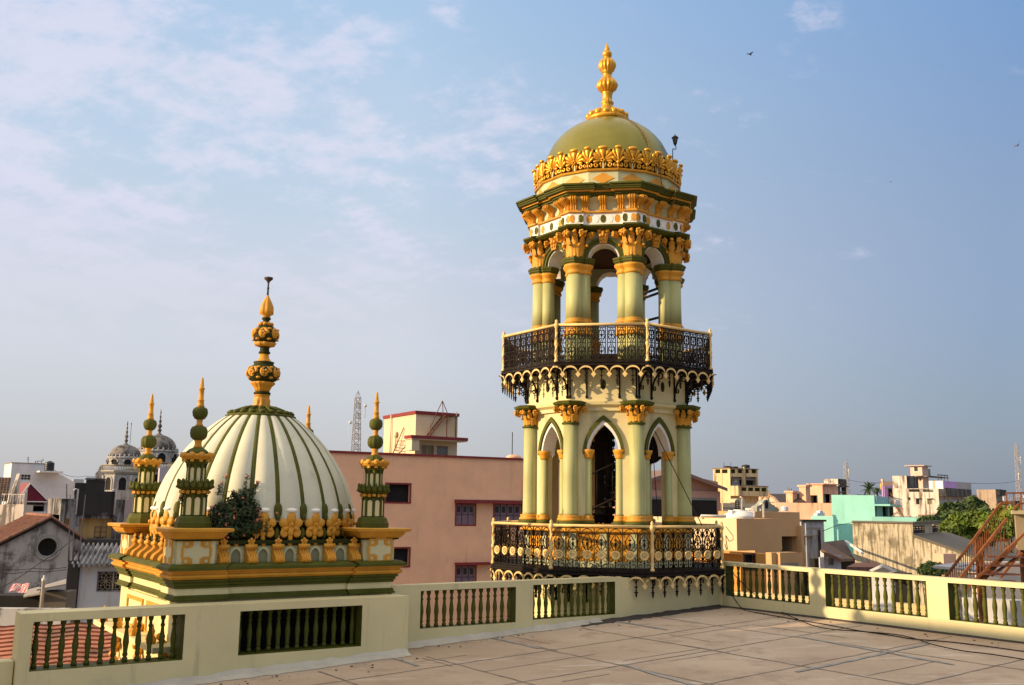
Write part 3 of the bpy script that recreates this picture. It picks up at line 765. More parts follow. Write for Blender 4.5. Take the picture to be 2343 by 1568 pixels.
for q in range(4):
    f_ = MB(); f_.M = Matrix.Translation((-PL, -PL, 0)) @ rz(q*pi/2); fret(f_, -HPED if q % 2 == 0 else -HPED-.06); f_.build('fret_panel', GOLD, ped)
b = MB(); b.M = Matrix.Translation((-PL, -PL, 0)); b.stack([(.30, -.575), (.33, -.565), (.33, -.545)], sqr); b.build('pedestal_band', OLIVED, ped)
b = MB(); b.M = Matrix.Translation((-PL, -PL, 0)); b.stack([(.33, -.546), (.36, -.53), (.40, -.48), (.41, -.45), (.47, -.44), (.48, -.40), (.46, -.388)], sqr); b.build('pedestal_slab', GOLD, ped)
for k in (1, 2, 3): copytree(ped, PAV, rotz=k*pi/2)
# consoles and niches between the pedestals
def niche(mb, x, y):
    o_, i_ = pointed(.105, -.80, -.665, 6), pointed(.072, -.80, -.70, 6)
    full = lambda arch_, a: [(a, -.90)]+arch_+[(-a, -.90)]
    mb.M2 = None
    arch_band(mb, [(px+x, pz) for px, pz in full(o_, .105)], [(px+x, pz) for px, pz in full(i_, .072)], y-.035, y+.005)
    arch_band(mb, [(px+x, pz) for px, pz in full(pointed(.135, -.80, -.645, 6), .135)], [(px+x, pz) for px, pz in full(o_, .108)], y-.018, y+.005)
    for i in range(11):
        t = i/10; pts = full(pointed(.122, -.80, -.655, 6), .122); k = t*(len(pts)-1); a = int(k); a = min(a, len(pts)-2); f_ = k-a
        mb.ell((x+pts[a][0]*(1-f_)+pts[a+1][0]*f_, y-.02, pts[a][1]*(1-f_)+pts[a+1][1]*f_), (.011, .012, .013), 5, 4)
def flower(mb, x, y, z, r, n=5):
    for i in range(n):
        a = pi/2+2*pi*i/n; mb.ell((x+r*.62*cos(a), y, z+r*.62*sin(a)), (r*.42, r*.3, r*.42), 7, 5)
    mb.ell((x, y-r*.2, z), (r*.32, r*.3, r*.32), 6, 5)
xsb = [-1.06+.424*i for i in range(6)]
# an S-scroll as on the parapet: narrow at the top, swelling outwards at the foot
def scroll(mb, x, y, w):
    pr = [(y+.02, -.905), (y-.20, -.905), (y-.215, -.87), (y-.19, -.82), (y-.12, -.77), (y-.075, -.72), (y-.085, -.68), (y-.105, -.655), (y+.02, -.645)]
    mb.prismx(pr, x-w/2, x+w/2)
    for k in (-.42, -.14, .14, .42): mb.tube([(x+k*w, p[0]-.003, p[1]) for p in pr[1:8]], w*.09, 4)
    mb.tube([(x-w*.62, y-.085, -.665), (x+w*.62, y-.085, -.665)], .036, 9)
    mb.box(x-w*.62, x+w*.62, y-.10, y-.02, -.70, -.685)
for k in range(4):
    for x in xsb:
        b = MB(); b.M = rz(k*pi/2); scroll(b, x, -PH_, .145); flower(b, x, -PH_-.085, -.595, .06); ppart(b, 'console', GOLD)
NB = mat('niche_paint', (.24, .24, .14), .8)
for k in range(4):
    for i in range(5):
        x = (xsb[i]+xsb[i+1])/2
        b = MB(); b.M = rz(k*pi/2); niche(b, x, -PH_); nc = ppart(b, 'niche', PALEG2)
        b = MB(); b.M = rz(k*pi/2); flower(b, x, -PH_-.03, -.635, .036); b.build('flower_boss', GOLD, nc)
        b = MB(); b.M = rz(k*pi/2); b.prismy([(x+px, pz) for px, pz in [(-.068, -.898), (.068, -.898)]+pointed(.068, -.80, -.703, 6)], -PH_-.004, -PH_+.01); b.build('niche_back', NB, nc)

# dome, ribs, palmette skirt
DM = [(1.655, -.30), (1.655, -.14), (1.64, -.02), (1.60, .12), (1.548, .27), (1.482, .422), (1.40, .57), (1.30, .73), (1.18, .898), (1.04, 1.06), (.90, 1.20), (.76, 1.32), (.62, 1.42), (.50, 1.48)]
NG = 24
b = MB(); seg = NG*8; vs = []; fs = []
for r, z in DM:
    for j in range(seg):
        a = -pi/2+2*pi*j/seg; q = abs(((j/8) % 1)-0)
        bulge = 1+.05*math.sin(pi*((j/8+.5) % 1))
        vs.append((r*bulge*.952*cos(a), r*bulge*.952*sin(a), z))
for i in range(len(DM)-1):
    for j in range(seg): fs.append((i*seg+j, i*seg+(j+1) % seg, (i+1)*seg+(j+1) % seg, (i+1)*seg+j))
b.add(vs, fs, True); ppart(b, 'dome', DOMEW)
b = MB()
import bisect
for i in range(len(DM)-1):
    pass
pts = [(r*.952+.006, z) for r, z in DM[1:]]
w0 = .026
vs = []; fs = []
for i, (r, z) in enumerate(pts):
    w = .036+.022*(r/1.65)
    for dx, dy in ((-w, .02), (-w*.55, -.018), (w*.55, -.018), (w, .02)):
        vs.append((dx, -r+dy, z))
for i in range(len(pts)-1):
    for j in range(3): fs.append((i*4+j, i*4+j+1, i*4+5+j, i*4+4+j))
b.M = rz(pi/NG); b.add(vs, fs, True)
b.ell((0, -1.60, -.13), (.07, .05, .13), 8, 6); b.ell((0, -1.63, -.22), (.04, .04, .06), 8, 6); b.ell((0, -1.60, -.48), (.045, .05, .10), 8, 6)
ring8(ppart(b, 'dome_rib', OLIVE), PAV, NG)
b = MB(); b.lathe([(1.56, -.70), (1.56, -.5), (1.50, -.28), (1.55, -.2)], 48); ppart(b, 'dome_drum', OLIVED)
b = MB(); yy = -1.595
b.ell((0, yy-.035, -.235), (.085, .05, .10), 10, 7); b.ell((0, yy-.03, -.34), (.05, .045, .09), 8, 6)
for s in (-1, 1):
    b.ell((s*.115, yy-.03, -.315), (.085, .045, .072), 10, 7, Matrix.Rotation(s*R(-25), 3, 'Y'))
    b.ell((s*.085, yy-.03, -.395), (.075, .04, .045), 8, 6, Matrix.Rotation(s*R(25), 3, 'Y'))
    b.tube(xz(spiral(s*.095, -.475, .062, .016, pi/2, pi/2-s*1.9*pi, 12), yy-.03), .028, 5)
    b.ell((s*.095, yy-.025, -.475), (.05, .03, .05), 8, 6)
b.ell((0, yy-.08, -.335), (.03, .03, .035), 8, 5); b.ell((0, yy-.03, -.54), (.04, .035, .085), 8, 5); b.ell((0, yy-.035, -.44), (.055, .045, .10), 8, 6)
pm = ppart(b, 'dome_palmette', GOLD)
b = MB(); b.ell((0, yy-.01, -.12), (.105, .085, .042), 10, 6); b.build('white_cap', WHITE, pm)
ring8(pm, PAV, NG)
b = MB()
b.lathe([(.59, 1.43), (.595, 1.462), (.56, 1.475), (.50, 1.50), (.36, 1.535), (.26, 1.585), (.20, 1.60)], 40)
for i in range(20):
    b.M = rz(2*pi*i/20); b.ell((0, -.50, 1.505), (.065, .07, .045), 8, 5)
for i in range(16):
    b.M = rz(2*pi*i/16); b.tube([(0, -.42, 1.54), (0, -.33, 1.575), (0, -.26, 1.60), (0, -.18, 1.61)], .03, 6)
b.M = None; ppart(b, 'dome_cap', OLIVE)
# finial
fin = MB()
fin.lathe([(.147, 1.58, .1), (.155, 1.64, .2), (.135, 1.68, .2), (.145, 1.73, .15), (.128, 1.77, 0), (.128, 1.818, 0), (.14, 1.825, 0), (.125, 1.835, 0)], 48, lobes=10)
fo = ppart(fin, 'finial', GOLD); fin = MB()
fin.lathe([(.118, 1.885, 0), (.13, 1.93, .12), (.15, 1.975, .15), (.20, 2.02, .12), (.205, 2.05, .1), (.15, 2.06, 0)], 48, lobes=14)
fin.build('finial_vase', GOLD, fo); fin = MB()
fin.lathe([(.15, 2.395), (.12, 2.43), (.085, 2.48), (.078, 2.547), (.06, 2.55)], 24)
fin.build('finial_neck', GOLD, fo); fin = MB()
fin.lathe([(.09, 2.675, 0), (.165, 2.69, .12), (.195, 2.745, .12), (.15, 2.75, 0)], 40, lobes=10)
for i in range(9): fin.ell((.10*cos(i*.698), .10*sin(i*.698), 3.075), (.042, .042, .036), 7, 5)
fin.build('finial_collar', GOLD, fo); fin = MB()
fin.lathe([(.055, 3.185, 0), (.063, 3.21, 0), (.075, 3.24, 0), (.115, 3.26, .15), (.112, 3.34, .22), (.108, 3.40, .22), (.07, 3.49, .2), (.035, 3.56, .15), (.016, 3.60, 0)], 40, lobes=7)
fin.build('finial_bud', GOLD, fo)
b = MB()
b.lathe([(.12, 1.83), (.145, 1.85), (.145, 1.87), (.12, 1.888)], 20)
b.lathe([(.15, 2.05), (.235, 2.09), (.262, 2.17), (.268, 2.235), (.245, 2.31), (.18, 2.345), (.165, 2.37), (.18, 2.405), (.16, 2.412)], 28)
b.lathe([(.06, 2.545), (.10, 2.56), (.10, 2.585), (.082, 2.60), (.078, 2.65), (.095, 2.68)], 18)
b.lathe([(.15, 2.745), (.195, 2.79), (.215, 2.86), (.21, 2.94), (.17, 3.01), (.10, 3.05)], 26)
b.lathe([(.10, 3.09), (.055, 3.115), (.056, 3.15), (.078, 3.165), (.078, 3.19), (.055, 3.20)], 16)
b.build('finial_balls', OLIVED, fo)
b = MB()
for (zc0, rr, zs, n) in ((2.205, .262, .115, 7), (2.885, .213, .115, 6)):
    b = MB()
    for i in range(n):
        a0 = 2*pi*i/n
        pts = []
        for q in range(18):
            ph = q/17*1.75*pi; sr = .105*(1-.55*q/17)
            da = sr*cos(ph)/rr*rr*3.6*1.0; dz = sr*sin(ph)
            zz = dz; rloc = rr*math.sqrt(max(.35, 1-(zz/zs/1.35)**2))
            aa = a0+da*.95
            pts.append((rloc*1.02*cos(aa), rloc*1.02*sin(aa), zc0+zz))
        b.tube(pts, .022, 5, rs=[.034-.0008*k for k in range(18)])
        for k in range(5):
            aa = a0+.10*cos(k*1.257)*.95/.6*1.0*.9; zz = .03*sin(k*1.257)
            b.ell((rr*1.03*cos(aa), rr*1.03*sin(aa), zc0+zz), (.03, .03, .026), 6, 4)
        aa = a0+pi/n
        for zz in (-.09, .09): b.ell((rr*.92*cos(aa), rr*.92*sin(aa), zc0+zz), (.045, .045, .022), 6, 4)
    b.build('finial_relief', GOLD, fo)
b = MB(); b.lathe([(.018, 3.59), (.016, 3.70), (.022, 3.72), (.015, 3.76), (.015, 3.815), (.03, 3.85), (.075, 3.89), (.078, 3.92), (.02, 3.93)], 12); b.build('finial_rod', mat('rusty_rod', (.05, .028, .02), .6), fo)

# corner spires
SP = MB(); SP.M = Matrix.Translation((-PL, -PL, 0))
o8r = lambda r: ngon(8, r, R(22.5))
SP.stack([(.27, -.389), (.27, -.31), (.255, -.30), (.235, -.235), (.21, -.216)], o8r)
SP.stack([(.165, -.217), (.160, .10)], o8r)
SP.stack([(.165, .09), (.185, .115), (.20, .165), (.235, .178), (.25, .19), (.235, .205)], o8r)
for i in range(16):
    a = 2*pi*i/16; m_ = SP.M; SP.M = m_ @ rz(a)
    k_ = 1.25 if i % 2 else 1; SP.ell((0, -.232, .232), (.05, .04, .05), 6, 5); SP.ell((.022, -.245, .285), (.024, .024, .042*k_), 5, 4); SP.ell((-.022, -.235, .272), (.022, .024, .036), 5, 4); SP.ell((0, -.262, .215), (.022, .02, .02), 5, 4)
    SP.M = m_
SP.lathe([(.20, .20), (.21, .27), (.15, .275)], 16)
SP.stack([(.125, .26), (.122, .53), (.16, .56), (.19, .60), (.20, .615), (.15, .62)], o8r)
for i in range(8):
    m_ = SP.M; SP.M = m_ @ rz(R(22.5+45*i))
    SP.lathe([(.028, -.216), (.024, -.19), (.023, .06), (.035, .10)], 7, (0, -.165)); SP.lathe([(.022, .26), (.019, .29), (.018, .48), (.035, .56)], 7, (0, -.125))
    SP.M = m_
SP.lathe([(.17, .70, 0), (.16, .73, .2), (.12, .77, .2), (.07, .80, .0)], 40, lobes=8)
SP.lathe([(.045, .905, 0), (.08, .918, .1), (.115, .955, .12), (.127, 1.01, .13), (.122, 1.07, .12), (.098, 1.112, .1), (.06, 1.125, 0)], 48, lobes=10)
SP.lathe([(.045, 1.22, 0), (.075, 1.235, .1), (.105, 1.28, .13), (.111, 1.335, .13), (.10, 1.385, .1), (.07, 1.408, 0)], 48, lobes=8, twist=6)
spo = ppart(SP, 'corner_spire', OLIVE)
TPL = Matrix.Translation((-PL, -PL, 0))
a1, a2 = .1655*cos(R(22.5)), .1245*cos(R(22.5))
for i in range(8):
    b = MB(); b.M = TPL @ rz(R(45*i)); b.prismy([(-.040, -.20), (.040, -.20)]+roundarch(.040, .02, 8), -a1-.006, -a1+.01); b.build('niche_panel', CREAM, spo)
    b = MB(); b.M = TPL @ rz(R(45*i)); b.prismy([(-.028, .28), (.028, .28)]+roundarch(.028, .47, 8), -a2-.006, -a2+.01); b.build('niche_panel', CREAM, spo)
b = MB(); b.M = Matrix.Translation((-PL, -PL, 0))
b.lathe([(.19, .615), (.225, .625), (.225, .655), (.235, .66), (.225, .70), (.17, .705)], 24)
for i in range(10):
    m_ = b.M; b.M = m_ @ rz(2*pi*i/10); b.ell((0, -.222, .685), (.052, .03, .045), 7, 5); b.ell((0, -.235, .665), (.02, .02, .02), 5, 4)
    b.box(-.022, .022, -.215, -.15, .585, .62); b.M = m_
b.build('gold_crown', GOLD, spo); b = MB(); b.M = TPL
for i in range(8):
    m_ = b.M; b.M = m_ @ rz(R(45*i)); flower(b, 0, -.205, .135, .032); b.M = m_ @ rz(R(45*i+22.5)); b.box(-.025, .025, -.225, -.16, .12, .16); b.M = m_
b.build('gold_bosses', GOLD, spo); b = MB(); b.M = TPL
b.lathe([(.05, .795), (.07, .80), (.054, .83), (.05, .88), (.065, .91)], 14); b.build('gold_neck', GOLD, spo); b = MB(); b.M = TPL; b.lathe([(.05, 1.12), (.06, 1.13), (.043, 1.16), (.043, 1.19), (.05, 1.225)], 14)
b.build('gold_neck', GOLD, spo); b = MB(); b.M = TPL
b.lathe([(.062, 1.405), (.05, 1.45), (.042, 1.505), (.05, 1.51), (.05, 1.52), (.039, 1.525), (.036, 1.675), (.047, 1.682), (.047, 1.702), (.034, 1.707), (.018, 1.845), (.004, 1.87)], 14)
b.build('gold_spike', GOLD, spo)
for k in (1, 2, 3): copytree(spo, PAV, rotz=k*pi/2)
# west wall panels and ornaments below the cornice (seen past the parapet and through its balusters)
b = MB(); b.M = rz(-pi/2)
for x0, x1 in ((-1.15, -.12), (.12, 1.15)):
    for (a0, a1, c0, c1) in ((x0, x1, -1.60, -1.545), (x0, x1, -2.05, -1.995), (x0, x0+.055, -1.995, -1.60), (x1-.055, x1, -1.995, -1.60)):
        b.box(a0, a1, -1.725, -1.69, c0, c1)
for x in (-1.42, 0, 1.42):
    for q in range(14): b.ell((x+rnd.uniform(-.10, .10), -1.76+rnd.uniform(-.05, .02), -1.95-.075*q), (rnd.uniform(.04, .09), .07, .06), 6, 5)
b.M = None; ppart(b, 'gilded_panels', GOLD)
b = MB(); b.M = rz(-pi/2); b.box(-1.95, 1.95, -2.05, -1.60, -2.10, -2.02); ppart(b, 'ledge', CREAM)
for x in (-1.6, -.55, .5, 1.5):
    b = MB(); b.M = rz(-pi/2); flower(b, x, -2.0, -1.95, .09); b.lathe([(.06, -2.02), (.07, -1.95), (.03, -1.90), (.045, -1.85), (.01, -1.76)], 10, (x, -1.96)); ppart(b, 'ledge_finial', GOLD)
# ------------------------------------------------------------------ terrace floor and parapets (local axes: x = along the front parapet, y = towards the corner)
FS = .043
def fz(u): return -2.0+FS*(u-15.6)
def floor_material():
    m = bpy.data.materials.new('cement_roof_floor'); m.use_nodes = True
    nt = m.node_tree; nd, lk = nt.nodes, nt.links; bs = nd['Principled BSDF']; bs.inputs['Roughness'].default_value = .8; bs.inputs['Specular IOR Level'].default_value = .25
    t = nd.new('ShaderNodeTexCoord')
    def noi(sc, det=6, ro=.6, mpv=None):
        n = nd.new('ShaderNodeTexNoise'); n.inputs['Scale'].default_value = sc; n.inputs['Detail'].default_value = det; n.inputs['Roughness'].default_value = ro
        if mpv:
            q = nd.new('ShaderNodeMapping'); q.inputs['Scale'].default_value = mpv; lk.new(t.outputs['Object'], q.inputs[0]); lk.new(q.outputs[0], n.inputs['Vector'])
        else: lk.new(t.outputs['Object'], n.inputs['Vector'])
        return n.outputs['Fac']
    def rng(v, a, b, c=0., d=1.):
        n = nd.new('ShaderNodeMapRange'); n.interpolation_type = 'SMOOTHSTEP'; lk.new(v, n.inputs['Value'])
        for i, q in zip(('From Min', 'From Max', 'To Min', 'To Max'), (a, b, c, d)): n.inputs[i].default_value = q
        return n.outputs[0]
    def mx(fac, a, b):
        n = nd.new('ShaderNodeMix'); n.data_type = 'RGBA'
        for s, v in ((n.inputs[0], fac), (n.inputs[6], a), (n.inputs[7], b)):
            if isinstance(v, (int, float)): s.default_value = v
            elif isinstance(v, tuple): s.default_value = (*v[:3], 1)
            else: lk.new(v, s)
        return n.outputs[2]
    c = mx(rng(noi(.35, 8), .3, .7), (.38, .285, .20), (.51, .40, .295))
    c = mx(rng(noi(1.6, 8, .7), .50, .66, 0, .65), c, (.31, .225, .165))
    c = mx(rng(noi(.9, 9, .72, (.5, 2.2, 1)), .54, .68, 0, .7), c, (.60, .52, .43))
    c = mx(rng(noi(14, 5, .7), .60, .70, 0, .45), c, (.16, .11, .085))
    lk.new(c, bs.inputs['Base Color'])
    bn = nd.new('ShaderNodeBump'); bn.inputs['Strength'].default_value = .25; bn.inputs['Distance'].default_value = .01; lk.new(noi(45, 5), bn.inputs['Height']); lk.new(bn.outputs[0], bs.inputs['Normal'])
    return m
FLOORM = floor_material()
b = MB()
u0, u1, n0, n1 = -14, 15.62, -14, 14.57
nu, nn = 24, 24
vs = [tuple(un(u0+(u1-u0)*i/nu, n0+(n1-n0)*j/nn, fz(u0+(u1-u0)*i/nu))) for i in range(nu+1) for j in range(nn+1)]
fs = [(i*(nn+1)+j, (i+1)*(nn+1)+j, (i+1)*(nn+1)+j+1, i*(nn+1)+j+1) for i in range(nu) for j in range(nn)]
b.add(vs, fs); b.build('terrace_floor', FLOORM, zb=0, kind='structure')
TERW = thing('terrace_building', 'cream building below the tiled roof terrace', 'building', tuple(un(8, 6, GROUND)), YAW)
b = MB(); b.box(-21.5, 7.8, -19.5, 8.1, GROUND, -3.35); b.box(5.2, 7.8, -19.5, 8.1, -3.349, -2.5); b.build('wall', CREAMW, TERW)
# painted-over joints of the roof slabs
JO = mat('dark_joint_mortar', (.20, .165, .13), .85, .35, 5)
JL = mat('grey_joint_cement', (.28, .27, .25), .85, .2, 4)
b = MB()
rj = random.Random(3)
def joint(mb, ua, na, ub, nb, w):
    n = max(2, int(math.hypot(ub-ua, nb-na)/.25)); px, py = ub-ua, nb-na; L = math.hypot(px, py); px, py = -py/L, px/L
    A = []
    for i in range(n+1):
        t = i/n; o = rj.uniform(-.012, .012); ww = w*rj.uniform(.6, 1.2)/2
        uu, nn_ = ua+(ub-ua)*t+px*o, na+(nb-na)*t+py*o
        A.append((tuple(un(uu+px*ww, nn_+py*ww, fz(uu+px*ww)+.004)), tuple(un(uu-px*ww, nn_-py*ww, fz(uu-px*ww)+.004))))
    for i in range(n): mb.add([A[i][0], A[i][1], A[i+1][1], A[i+1][0]], [(0, 1, 2, 3)])
for u in (13.55, 11.6, 9.75, 8.0, 6.2, 4.3): joint(b, u, -6, u, 14.25 if u > 8 else 13.6, .036)
for n in (12.75, 11.05, 9.35, 7.6, 5.8, 4.0): joint(b, -2, n, 15.4, n, .032)
for q in range(16):
    u = rj.uniform(7, 15); n = rj.uniform(6, 13.5)
    if q % 2: joint(b, u, n, u+rj.uniform(.8, 2.2), n+rj.uniform(-.02, .02), .02)
    else: joint(b, u, n, u+rj.uniform(-.02, .02), n+rj.uniform(.8, 2.2), .02)
b.build('floor_joints', JO, zb=0, kind='structure')
b = MB()
for u in (12.55, 9.72, 7.5):
    joint(b, u, 13.0, u+.05, 14.5 if u > 8 else 13.9, .09)
for (ua, na, ub, nb) in ((13.6, 10.9, 13.2, 8.0), (11.2, 9.1, 14.5, 9.2), (9.8, 11.1, 9.4, 8.6)): joint(b, ua, na, ub, nb, .085)
b.build('cement_patches', JL, zb=0, kind='structure')
for m_ in (0,):
    for o in (bpy.data.objects['floor_joints'], bpy.data.objects['cement_patches']): o.location.z = 0.0
o = bpy.data.objects['cement_patches']; o.location.z = .004

# ---- balustraded parapets
BALP = [(.037, 0), (.037, .05), (.025, .062), (.025, .075), (.036, .09), (.028, .13), (.032, .19), (.041, .26), (.036, .32), (.025, .40), (.022, .44), (.032, .455), (.032, .475), (.022, .49), (.022, .53), (.035, .555), (.037, .61)]
def baluster_mesh(h):
    b = MB(); b.lathe([(r*1.0, z*h/.61) for r, z in BALP], 12)
    return b
PARAW = mat('parapet_paint', (.60, .54, .30), .65, .06, 1.1, .18, 40, stain=((.33, .31, .20), .5, 5, .56), stain2=((.42, .40, .27), .40, 1.0, .57))
def parapet(name, label, origin, rot, L0, L1, zb0, zt, thick, holes, nbal):
    """a wall standing along local x from L0 to L1, inner face at y = 0; holes are (x0,x1,z0,z1)"""
    P = thing(name, label, 'parapet', (origin.x, origin.y, zb0), rot)
    b = MB(); b.holewall(L0, L1, zb0, zt, holes, 0, thick); w = b.build('wall', PARAW, P)
    bevel(w, .012)
    # green paint in the reveals
    b = MB()
    for x0, x1, z0, z1 in holes:
        t = .004
        b.box(x0, x1, .004, thick-.004, z0, z0+t); b.box(x0, x1, .004, thick-.004, z1-t, z1); b.box(x0, x0+t, .004, thick-.004, z0+t, z1-t); b.box(x1-t, x1, .004, thick-.004, z0+t, z1-t)
    b.build('opening_reveals', OLIVE, P)
    for (x0, x1, z0, z1), n in zip(holes, nbal):
        for i in range(n):
            x = x0+(x1-x0)*(i+.5)/n
            key = round(z1-z0, 3)
            if key not in BMESH:
                o = baluster_mesh(z1-z0-.012).build('baluster', OLIVE, P, zb=0); BMESH[key] = o
            else: o = copyo(BMESH[key], P)
            o.location = (x+rj.uniform(-.006, .006), thick*.5+rj.uniform(-.006, .006), z0+.006-zb0); q_ = rj.uniform(.94, 1.05); o.scale = (q_, q_, 1)
    return P
BMESH = {}
parapet('parapet', 'cream balustrade wall in front of the ribbed-dome pavilion with two baluster openings', UN*13.98, YAW, 2.27, 7.86, -3.0, -1.437, .40,
        [(2.42, 4.34, -2.152, -1.543), (5.12, 7.05, -2.152, -1.543)], (12, 13))
parapet('parapet', 'cream balustrade wall running from the pavilion to the foot of the minaret', UN*14.56, YAW, 7.862, 12.72, -2.9, -1.322, .22,
        [(8.41, 10.36, -2.035, -1.425), (10.74, 12.69, -2.012, -1.405)], (13, 13))
C0 = UX*15.6
# local x runs from the corner towards the viewer (decreasing n): rotate by YAW-90
holesR = []
n_ = 14.43; ends = [(14.43, 12.32), (11.955, 9.885), (9.495, 7.42), (7.03, 4.96), (4.57, 2.5)]
holesR = [(-a, -b_, -1.77, -1.165) for a, b_ in ends]
parapet('parapet', 'long cream balustrade wall on the sunny side of the terrace, under the rusty stairs', C0, YAW-pi/2, -14.56, 2, -2.9, -1.09, .24, holesR, (13, 13, 13, 13, 13))
# solid wall under the minaret's balcony
PW_ = thing('corner_wall', 'plain cream wall under the lower iron balcony of the minaret', 'wall', tuple(un(0, 14.56, -2.9)), YAW)
b = MB(); b.box(12.722, 15.598, 0, .5, -2.9, -1.34); b.build('wall_face', PARAW, PW_)
# skirting fillets of cement along the foot of the walls
b = MB()
def fillet(ua, na, ub, nb, out, h, w):
    n = 30; o = Vector(out)
    r1 = []
    for i in range(n+1):
        t = i/n; u_, nn_ = ua+(ub-ua)*t, na+(nb-na)*t; hh = h*rj.uniform(.75, 1.15); ww = w*rj.uniform(.7, 1.2)
        p = un(u_, nn_, fz(u_)-.01); q = un(u_+o.x*ww, nn_+o.y*ww, fz(u_)+.006)
        r1.append((tuple(un(u_, nn_, fz(u_)+hh)), tuple(un(u_+o.x*ww*.3, nn_+o.y*ww*.3, fz(u_)+hh*.45)), tuple(q)))
    for i in range(n):
        for j in range(2): b.add([r1[i][j], r1[i][j+1], r1[i+1][j+1], r1[i+1][j]], [(0, 1, 2, 3)], True)
fillet(2.3, 13.979, 7.86, 13.979, (0, -1), .10, .16)
fillet(7.87, 14.559, 12.3, 14.559, (0, -1), .085, .16)
b.build('cement_fillet', mat('pale_cement', (.46, .43, .36), .85, .12, 2, .3, 40), zb=0, kind='structure')
b = MB()
fillet(11.7, 14.556, 15.55, 14.556, (0, -1), .05, .22); fillet(15.597, 14.5, 15.597, 2, (-1, 0), .03, .05)
b.build('tar_fillet', mat('dark_tar', (.06, .05, .045), .85, .2, 2, .3, 40), zb=0, kind='structure')
# low wall beyond the left end
LW = thing('low_parapet', 'low cream parapet stub beside the end of the front balustrade', 'parapet', tuple(un(0, 14.1, -3.2)), YAW)
b = MB(); b.box(-6, 2.26, 0, .25, -3.2, -2.02); w = b.build('wall_face', PARAW, LW); bevel(w, .012)
# ------------------------------------------------------------------ things on and about the towers
def onp(px, py, Nv, dist):
    r = ray(px, py); return r*(dist/(r.x*Nv.x+r.y*Nv.y))
def onfloor(px, py):
    z = -2.0
    for _ in range(6):
        P = atz(px, py, z); z = fz(P.x*UX.x+P.y*UX.y)
    return atz(px, py, z)
Z1 = lambda x, y: (1149.2+.27*x, 72.6+.27*y)
Z4 = lambda x, y: ((2300+.6709*x)/1.6533, (2080+.6709*y)/1.6533)
C6 = lambda x, y: (229.8+.31495*x, 998+.31495*y)
# lantern
lb = onp(*Z1(1443, 1100), Vector((TX, TY, 0)).normalized(), 22.0); 
LAN = thing('lantern', 'small black street lantern on a bent rod at the edge of the minaret dome', 'lantern', (lb.x, lb.y, lb.z-.25), 0)
l0 = Vector((0, 0, lb.z))
b = MB(); b.tube([(0, 0, lb.z-.25), (0, 0, lb.z+.29), (.015, 0, lb.z+.315), (.05, 0, lb.z+.29), (.075, 0, lb.z+.295), (.08, 0, lb.z+.35), (.065, 0, lb.z+.39)], .010, 6); b.build('rod', IRON, LAN)
b = MB(); zl = lb.z+.38; c = (.06, 0); k = .55
b.lathe([(.02*k, zl), (.05*k, zl+.04*k), (.05*k, zl+.06*k), (.065*k, zl+.09*k)], 8, c, smooth=False)
b.lathe([(.15*k, zl+.34*k), (.16*k, zl+.35*k), (.10*k, zl+.41*k), (.05*k, zl+.45*k), (.02*k, zl+.47*k), (.012*k, zl+.53*k)], 8, c, smooth=False)
for i in range(6): a = i*pi/3; b.tube([(c[0]+.06*k*cos(a), .06*k*sin(a), zl+.08*k), (c[0]+.115*k*cos(a), .115*k*sin(a), zl+.35*k)], .007, 4)
lh = b.build('lamp_head', IRON, LAN)
b = MB(); b.lathe([(.052*k, zl+.09*k), (.108*k, zl+.34*k)], 6, c, smooth=False); b.build('glass', mat('dusty_glass', (.10, .08, .075), .3), lh)
# lightning chain over the dome
CH = MB(); tow = Matrix.Translation((TX, TY, 0)) @ rz(TROT)
path = []
for (r, z, a) in ((.15, 9.52, 10), (.19, 9.36, 14), (.33, 9.20, 22), (.54, 9.03, 26), (.62, 8.90, 30), (.80, 8.79, 34), (1.06, 8.61, 37), (1.32, 8.30, 40), (1.44, 8.06, 41), (1.55, 7.86, 42), (1.73, 7.70, 43), (1.76, 7.5, 43), (1.75, 7.3, 44), (1.74, 7.15, 45), (1.72, 6.95, 47), (1.80, 6.90, 48), (1.93, 6.86, 49), (2.05, 6.78, 49), (2.03, 6.6, 49), (1.9, 6.4, 49)):
    an = R(-90+a); path.append(tow @ Vector((r*cos(an), r*sin(an), z)))
k = 0
for p, q in zip(path[:-1], path[1:]):
    L = (q-p).length; n = max(1, int(L/.05))
    for i in range(n):
        c_ = p+(q-p)*((i+.5)/n); d_ = (q-p).normalized(); s_ = d_.orthogonal().normalized() if k % 2 else d_.cross(d_.orthogonal()).normalized()
        pts = [c_+d_*(.034*cos(t))+s_*(.018*sin(t)) for t in [2*pi*j/6 for j in range(6)]]
        CH.tube(pts, .007, 3, closed=True); k += 1
CH.build('chain', mat('old_brass', (.22, .14, .03), .4, metal=.6), zb=0, label='brass chain draped down the gold-green dome from its finial', cat='chain')
# loudspeaker hanging in the right arch of the lower arcade
lp = onp(1488, 1030, Vector((TX, TY, 0)).normalized(), 22.0)
b = MB(); b.M = Matrix.Translation(lp) @ Matrix.Rotation(R(10), 4, 'Z') @ Matrix.Rotation(-pi/2, 4, 'X')
b.lathe([(.05, -.06), (.20, -.03), (.30, 0), (.305, .02), (.22, .06), (.10, .16), (.06, .20)], 24); b.M = None
b.box(lp.x-.02, lp.x+.02, lp.y-.02, lp.y+.02, lp.z, lp.z+.62)
sp_ = b.build('loudspeaker', IRON, zb=0, label='black horn loudspeaker hanging in the minaret arch that the slanting wire crosses', cat='loudspeaker')
